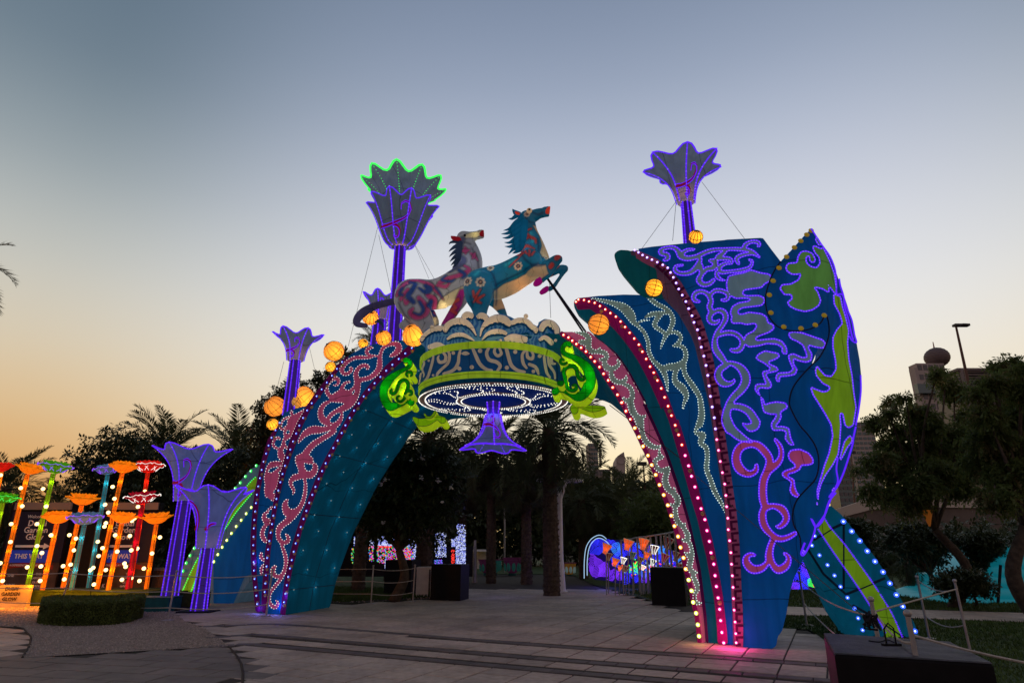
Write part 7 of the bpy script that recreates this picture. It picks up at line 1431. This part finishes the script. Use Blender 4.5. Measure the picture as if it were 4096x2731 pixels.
# turquoise inflatable
t = thing('inflatable', 'turquoise inflatable mountain behind the right hand tree trunks', 'inflatable', pt('M', 1900, 880, 20.5)); F_['turq'] = mat('turquoise_vinyl', (.01, .20, .24), .45, noise=.18, nscale=1.2, bump=.3, bscale=4, es=.42, emit=(.005, .20, .26), spec=.5)
sil = [(1440,850),(1470,815),(1530,768),(1620,738),(1700,728),(1738,690),(1735,600),(1760,588),(1830,588),(1900,550),(1950,490),(2000,432),(2060,390),(2088,330),(2100,303),(2135,303),(2178,328),(2330,350),(2330,930),(2178,908),(1950,885),(1740,865)]
s = Shape(polys=[px('M', sil)], step=12); slab('inflatable_body', s, planeY(20.5), F_['turq'], t, depth=np.array((.3, 3.5, 0)))
mb = MB()
for yy, xl in ((640, 1745), (740, 1640), (830, 1480), (560, 1885), (480, 1965), (400, 2050)):
    P = spline(px('M', [(xl, yy), (xl+120, yy-18), (xl+260, yy+6), (2340, yy+14)]), 6); mb.tube(at_Y(P[:, :2], 20.42), .19, 10, flat=.55)
mb.build('inflated_ridge', F_['turq'], t, smooth=True); MB().tube([pt('M', 1935, 885, 20.2), pt('M', 1962, 480, 20.2)], .04, 6).build('tie_pole', M['cord'], t)
# ================================================================ LIGHT TUNNEL
X1 = lambda l: px('X1', l)
Yt_ = lambda p: 30.0 - 5.0*np.clip((p[:, 0]-2350)/400, -.3, 1.2); ST = planeY(Yt_)
tn = thing('light_tunnel', 'blue light tunnel and wall drawn in loops of violet rope light', 'light tunnel', at_z(X1([(340, 1030)]))[0])
tpoly = X1([(230,600),(258,430),(300,345),(420,308),(560,330),(700,338),(830,350),(1000,372),(1100,380),(1300,415),(1500,430),(1700,520),(1850,590),(1900,800),(1965,1160),(1935,1150),(1900,1010),(1350,1090),(900,1120),(600,1070),(560,1050),(340,1030),(235,880)])
s = Shape(polys=[tpoly], step=8); slab('tunnel_wall', s, ST, mat('tunnel_mesh', (.01, .008, .05), .8, es=.25, emit=(.01, .005, .10)), tn, depth=np.array((0, .4, 0)))
LBL = [led('deep_blue_rope', (.03, .03, 1), 1.6, True), led('violet_rope', (.20, .03, 1), 1.4, True), led('cyan_rope', (.04, .25, 1), 1.5)]
ctr = [(400,450,150,0),(340,800,170,1),(500,860,110,1),(620,420,90,0),(720,500,90,2),(780,620,80,0),(860,520,90,0),(650,950,90,1),(780,950,80,1),(880,1000,90,0),(1000,500,90,0),(1050,560,80,0),(1100,980,110,0),(1200,900,90,2),(1320,540,90,0),(1330,850,90,0),(1460,700,90,0),(1500,520,80,2),(1400,620,80,0),(1640,620,80,0),(1700,760,80,0),(1800,640,70,2),(1230,1000,80,1),(1000,860,80,0),(930,400,60,0),(1120,420,60,2),(1550,900,80,0),(1700,920,80,2),(1920,1080,60,0),(700,720,80,0),(1180,680,80,0)]
mbs = [MB(), MB(), MB()]; rr = random.Random(4); tp = np.array(tpoly)
for cx, cy, Rr, k in ctr:
    ph = [rr.uniform(0, 6.28) for _ in range(4)]; n = max(3, int(Rr/20))
    for i in range(1, n+1):
        r = Rr*i/n; Pp = np.array(X1([(cx + r*(1+.22*math.sin(2*a+ph[0])+.14*math.sin(3*a+ph[1]))*math.cos(a), cy + r*1.05*(1+.2*math.sin(2*a+ph[2])+.12*math.sin(5*a+ph[3]))*math.sin(a)) for a in np.linspace(0, 2*math.pi, 26)[:-1]])); ins_ = inside(Pp, tp); W3 = ST(Pp) - rays(Pp)*.15
        run = []
        for q, w in list(zip(ins_, W3)) + [(ins_[0], W3[0])]:
            if q: run.append(w)
            else:
                if len(run) > 1: mbs[k].tube(run, .012, 3, caps=False)
                run = []
        if len(run) > 1: mbs[k].tube(run, .012, 3, caps=False)
for k in range(3): mbs[k].build('rope_light', LBL[k], tn, kind='stuff')
mb = MB(); LWT = led('white_tube', (.45, .7, 1), .9)
for l, Y in (([(160,1010),(163,700),(195,470),(275,335),(375,268),(450,260),(510,290),(560,340)], 29.2), ([(212,960),(214,700),(248,480),(325,355),(400,312),(480,325),(560,380),(620,450),(680,560),(720,660)], 28.8)):
    P = spline(X1(l), 6); mb.tube(at_Y(P, Y), .017, 5)
mb.build('arch_tube', LWT, tn, kind='stuff')
for x, y, p_ in ((420, 900, 2.2), (900, 1050, 1.6), (1500, 950, 1.6)): q = X1([(x, y)]); P = ST(np.array(q))[0] - np.array((0, 1.2, 0)); lamp('tunnel_glow_lamp', P, (.12, .1, 1), p_, tn, .3)
# second light piece seen between the big shell and the right brace
sc_ = thing('light_sculpture', 'blue light sculpture with green and red rings seen between big shell and brace', 'light sculpture', at_Y(px('M', [(180, 720)]), 27)[0]*np.array((1, 1, 0)))
sp_ = px('M', [(20,690),(35,600),(70,520),(120,455),(180,438),(250,480),(300,560),(335,650),(330,720),(260,735),(100,715)]); s = Shape(polys=[sp_], step=6); slab('sculpture_panel', s, planeY(27.1), mat('sculpture_mesh', (.01, .008, .05), .8, es=.25, emit=(.01, .005, .10)), sc_, depth=np.array((0, .3, 0)))
for (cx, cy, Rr), m_ in (((110, 520, 75), 0), ((200, 520, 80), 1), ((90, 620, 70), 0), ((150, 600, 60), 0), ((60, 680, 50), 1), ((225, 640, 45), 3), ((280, 650, 45), 4), ((150, 690, 50), 0), ((270, 580, 50), 1)):
    mb = MB()
    for i in range(1, 6):
        r = Rr*i/5; mb.tube(planeY(26.95)(px('M', [(cx + r*(1+.2*math.sin(2*a+cx))*math.cos(a), cy + r*(1+.2*math.sin(3*a+cy))*math.sin(a)) for a in np.linspace(0, 2*math.pi, 24)[:-1]])), .012, 3, closed=True)
    mb.build('rope_light', (LBL[0], LBL[1], LBL[2], LG, LR)[m_], sc_, kind='stuff')
# goblet lanterns in front of it
F_['gob_o'] = fabric('orange_goblet_cloth', (.70, .10, .02), .85, .4, wr=.4); F_['gob_r'] = fabric('dark_red_goblet_cloth', (.16, .012, .015), .3, .4); F_['gob_t'] = fabric('teal_goblet_cloth', (.02, .10, .09), .3, .4); F_['gob_m'] = fabric('crimson_goblet_cloth', (.35, .01, .06), .45, .4)
gob_desc = dict(o='orange lit', r='dark red', t='dark teal', m='crimson')
gl = [(540,500,170,'o','far left of the group, highest there'),(920,430,190,'o','high and second from the left'),(1190,420,190,'o','highest, below the white rail'),(1380,520,150,'r','right of the highest orange one'),(1610,400,190,'r','topmost at the right by the pink shell'),(580,640,130,'r','below the leftmost orange one'),(700,735,140,'o','low, left of the green lit plants'),(840,705,110,'r','small, above the low orange pair'),(1250,620,130,'o','under the highest one'),(1140,700,110,'r','half hidden in the middle'),(1000,620,130,'t','middle of the group'),(1350,740,110,'t','with pale ribs beside the middle'),(1560,660,150,'m','bright, right of the middle'),(780,840,95,'o','lowest orange at the left'),(885,850,110,'r','low, beside the lowest orange one'),(1480,890,120,'t','low, above the black cube'),(1630,840,130,'r','with white ribs above the black cube'),(1765,640,160,'r','close to the pink shell, middle height'),(1840,830,150,'r','close to the pink shell, low'),(1185,830,85,'o','smallest, low in the middle')]
for i, (x, y, w, k, ds_) in enumerate(gl):
    Y = 24.2 - 1.6*(x/2000) + .3*(i % 3); c = pt('X1', x, y, Y); r = w/4.356/FPX*fw(c)*.5; t = thing('goblet_lantern', '%s goblet lantern on a pole, %s' % (gob_desc[k], ds_), 'lantern', (c[0], Y, 0), 'goblet lanterns before the light tunnel')
    n = 8; h = r*1.9; tilt = np.array(Matrix.Rotation(R(rr.uniform(-4, 4)), 3, 'X') @ Matrix.Rotation(R(rr.uniform(10, 24)), 3, 'Y')); mb = MB(); mb.lathe([(.44*r, -h*.5), (.46*r, -h*.25), (.62*r, 0), (.86*r, h*.3), (1.0*r, h*.5)], (0, 0, 0), n, False); V = np.vstack(mb.v) @ tilt.T + c; obj('goblet_bowl', mesh('goblet_bowl', V, mb.f, F_['gob_'+k]), t)
    mb = MB()
    for j in range(n): a = 2*math.pi*j/n; mb.tube(np.array([(q*r*math.cos(a)*1.01, q*r*math.sin(a)*1.01, z_*h) for q, z_ in ((.44, -.5), (.46, -.25), (.62, 0), (.86, .3), (1, .5))]) @ tilt.T + c, .008, 3)
    mb.tube(np.array([(r*1.01*math.cos(2*math.pi*j/n), r*1.01*math.sin(2*math.pi*j/n), h*.5) for j in range(n)]) @ tilt.T + c, .012, 4, closed=True)
    mb.build('rim_wire', LW if i % 4 == 3 else F_['tan'], t); MB().tube([(c[0]-.05, Y, 0), (c[0], Y, c[2]-h*.45)], .022, 6).build('pole', M['steel'], t)
    if k == 'o': lamp('goblet_lamp', c + (0, -.05, 0), (1, .45, .08), .10, t, .04)
mb = MB()
for k_, (m_, n_s) in enumerate(((LG, 1), (LR, 1), (LWT, 1))):
    pts = []
    for _ in range(60): x, y = rr.gauss((1050, 1180, 1450)[k_], (50, 250, 250)[k_]), rr.gauss(820, 60); Y = 25.2; pts.append(pt('X1', x, y, Y))
    beads('garden_lights', pts, .03, m_, tn)
# white frame fence
t = thing('frame_fence', 'white steel frame fence with a sloping top rail behind the goblet lanterns', 'fence', at_z(X1([(1100, 1180)]))[0]); fx = [(800,350),(975,328),(1078,300),(1235,285),(1310,272),(1410,258),(1490,245),(1575,232),(1640,218),(1735,200),(1830,175)]
Yf = lambda x: 25.5 - 3.2*(x-800)/1000
rail = [pt('X1', x, y, Yf(x)) for x, y in fx]; MB().tube(rail, .03, 5).build('top_rail', M['steel'], t)
for (x, y), q in zip(fx, rail):
    MB().box((q[0], q[1], q[2]/2), (.06, .06, q[2])).build('fence_post', M['steel'], t)
for a, b in ((rail[3], rail[4]), (rail[2], rail[3])): MB().tube([a, (b[0], b[1], b[2]*.55)], .022, 4).build('diagonal_brace', M['steel'], t)
# ================================================================ LIGHT CURTAINS
def dotfield(name, label, cat, boxes, Y, mats, r=.028, parent=None, group=None):
    t = parent or thing(name, label, cat, (*pt('X2', (boxes[0][0]+boxes[0][1])/2, 700, Y)[:2], 0), group); q = random.Random(len(boxes)*7 + int(Y)); pts = [[] for _ in mats]
    for x0, x1, y0, y1, n in boxes:
        nx = max(2, int((x1-x0)/9))
        for _ in range(n): pts[q.randrange(len(mats))].append(pt('X2', x0 + (x1-x0)*q.randrange(nx)/nx + q.uniform(-2, 2), q.uniform(y0, y1), Y + q.uniform(-.3, .3)))
    for p, m in zip(pts, mats): beads('light_dots', p, r, m, t)
    return t
LCU = [led('curtain_white', (.62, .68, 1), 1.1), led('curtain_blue', (.25, .30, 1), .9)]
dotfield('light_curtain', 'curtain of white fairy lights hanging behind the frangipani and palm trunks', 'light curtain', [(140,270,250,400,200),(380,440,300,410,90),(500,730,240,390,330),(820,1120,230,420,380),(1040,1110,420,800,190),(610,635,590,740,60),(700,820,240,390,120)], 29.5, LCU, .025)
dotfield('light_curtain', 'bright white fairy light curtain just above the blue sided black cube', 'light curtain', [(1372,1540,190,560,300),(1685,1835,230,720,600),(1700,1835,60,240,110),(1620,1680,280,400,80)], 29, LCU, .024)
LCO = [led('dot_red', (1, .04, .03), 1.1), led('dot_orange', (1, .3, .02), 1.1), led('dot_magenta', (.9, .05, .6), 1), led('dot_violet', (.3, .08, 1), 1), led('dot_green', (.05, .8, .15), .9), led('dot_blue', (.08, .3, 1), .9)]
st_ = dotfield('mosaic_light_wall', 'wall of coloured mosaic lights in red, orange and green behind the trunks', 'light wall', [(365,440,390,620,80),(490,700,395,650,230),(790,1040,410,650,420),(700,790,410,650,90)], 29.2, LCO, .028)
dotfield('', '', '', [(100,290,425,650,150)], 29.2, [LCO[4], LCO[4], LCO[1], LCO[5]], .023, parent=st_); dotfield('', '', '', [(500,710,392,405,26),(820,990,540,555,24),(1620,1665,450,690,50)], 29, [LCO[0]], .03, parent=st_); dotfield('', '', '', [(1360,1490,600,712,70)], 29, [LCO[3], LCO[5]], .026, parent=st_)
MB().box((pt('X2', 600, 520, 30)[0], 30.2, 1.0), (8, .1, 1.3)).build('mosaic_backing', M['black'], st_)
# booth and lotus tubs
t = thing('white_booth', 'white booth with a small yellow lamp beyond the palms', 'booth', pt('X2', 2010, 770, 52)); xa, xb, zb_, zt = bbox_px('X2', 1835, 2200, 468, 770, 52, 3); MB().box(((xa*.7+xb*1.3)/2, 53.5, zt/2), ((xb-xa)*.72, 3, zt)).build('booth_wall', M['white'], t); MB().box(((xa+xb)/2, 52.5, zt+.05), (xb-xa+.4, 4, .14)).build('booth_roof', M['white'], t); MB().box((xa+.05, 51.5, zt/2), (.1, .1, zt)).build('booth_post', M['white'], t)
yl = led('yellow_lamp', (1, .5, .02), 1.2, True); MB().ball(pt('X2', 1907, 512, 51.4), .11, 8, 6, (1, 1, 1.5)).build('booth_lamp', yl, t)
for x in (300, 720, 1040): pass
tub_c = [fabric('tub_teal', (.03, .14, .12), .2, .6, wr=.5), fabric('tub_plum', (.09, .02, .06), .2, .6), fabric('tub_pale', (.25, .35, .35), .35, .6)]
for i, (c, x, y, w, lb) in enumerate((('X2', 2150, 690, 110, 'lotus tub lantern left of the slim palm'), ('O', 50, 1100, 55, 'teal lotus tub lantern just behind the slim palm trunk'), ('O', 195, 1095, 65, 'wide navy lotus tub lantern between the two slim palms'), ('O', 640, 1120, 50, 'yellow lotus tub right of the twin street lamp'))):
    P = pt(c, x, y, 40); r = w/CR[c][2]/FPX*fw(P); t = thing('lotus_tub', lb, 'lantern', (P[0], 40, 0), 'lotus tub lanterns on the far lawn'); mb = MB(); mb.lathe([(.45*r, P[2]-r*.9), (.8*r, P[2]-r*.55), (r, P[2]+r*.2), (1.12*r, P[2]+r*.75)], (P[0], 40, 0), 20, False); mb.build('tub_bowl', tub_c[(1, 0, 1, 1)[i]] if i != 3 else fabric('tub_yellow', (.22, .10, .02), .3, .6), t, smooth=True)
    MB().lathe([(1.1*r, P[2]+r*.72), (1.2*r, P[2]+r*.72), (1.2*r, P[2]+r*.85), (1.1*r, P[2]+r*.85)], (P[0], 40, 0), 20, False).build('tub_rim', tub_c[1], t); MB().lathe([(.5*r, 0), (.45*r, P[2]-r*.88)], (P[0], 40, 0), 12).build('tub_foot', M['tealbox'], t)
    s_ = MB()
    for k in range(9): a = 2*math.pi*k/9; s_.ball((P[0]+math.cos(a)*r*.86, 40+math.sin(a)*r*.86, P[2]-r*.15), r*.3, 8, 6, (.8, .8, 1.9))
    s_.build('tub_petal', tub_c[0 if i != 3 else 2], t, smooth=True)
mb = MB(); b = g('X2', 1968, 950); mb.tube([b, pt('X2', 1975, 300, b[1])], [.12, .07], 10); tag(mb.build('light_pole', M['steel']), 'grey tapered pole standing right of the blue sided cube', 'pole')
pk = thing('light_pole', 'thin lamp column on the far lawn behind the slim palms', 'pole', (xs('O', 135, 900, 45), 45, 0)); MB().tube([(pk.location[0], 45, 0), (pk.location[0], 45, 4.2)], .06, 8).build('lamp_column', M['steel'], pk)
# stones and leaves in the soil bed
bed = np.array([(-5.0, 20.15), (-2.6, 22.0), (-2.8, 24.5), (-7.5, 26.5), (-9.0, 22.5)]); o = sheet('planting_bed', bed, .016, M['soil']); r_ = np.random.default_rng(8); P = r_.uniform(bed.min(0), bed.max(0), (1500, 2)); P = P[inside(P, bed)]; beads('bed_pebbles', np.c_[P, np.full(len(P), .02)], r_.uniform(.01, .035, len(P)), M['pebble'][1], o)
blades('grass', [(-5.2, 20.6), (-2.8, 22.4), (-2.9, 26), (-9, 28), (-10, 23)], 26000, .09, 5, .02)
S.view_settings.exposure = EXPO

lamp('added_blue_fill', (-.35, 22.6, 1.3), (.03, .05, 1), .7, bpy.data.objects['light_curtain.001'], .1)  # added fill that turns the cube side blue; no fixture stands there
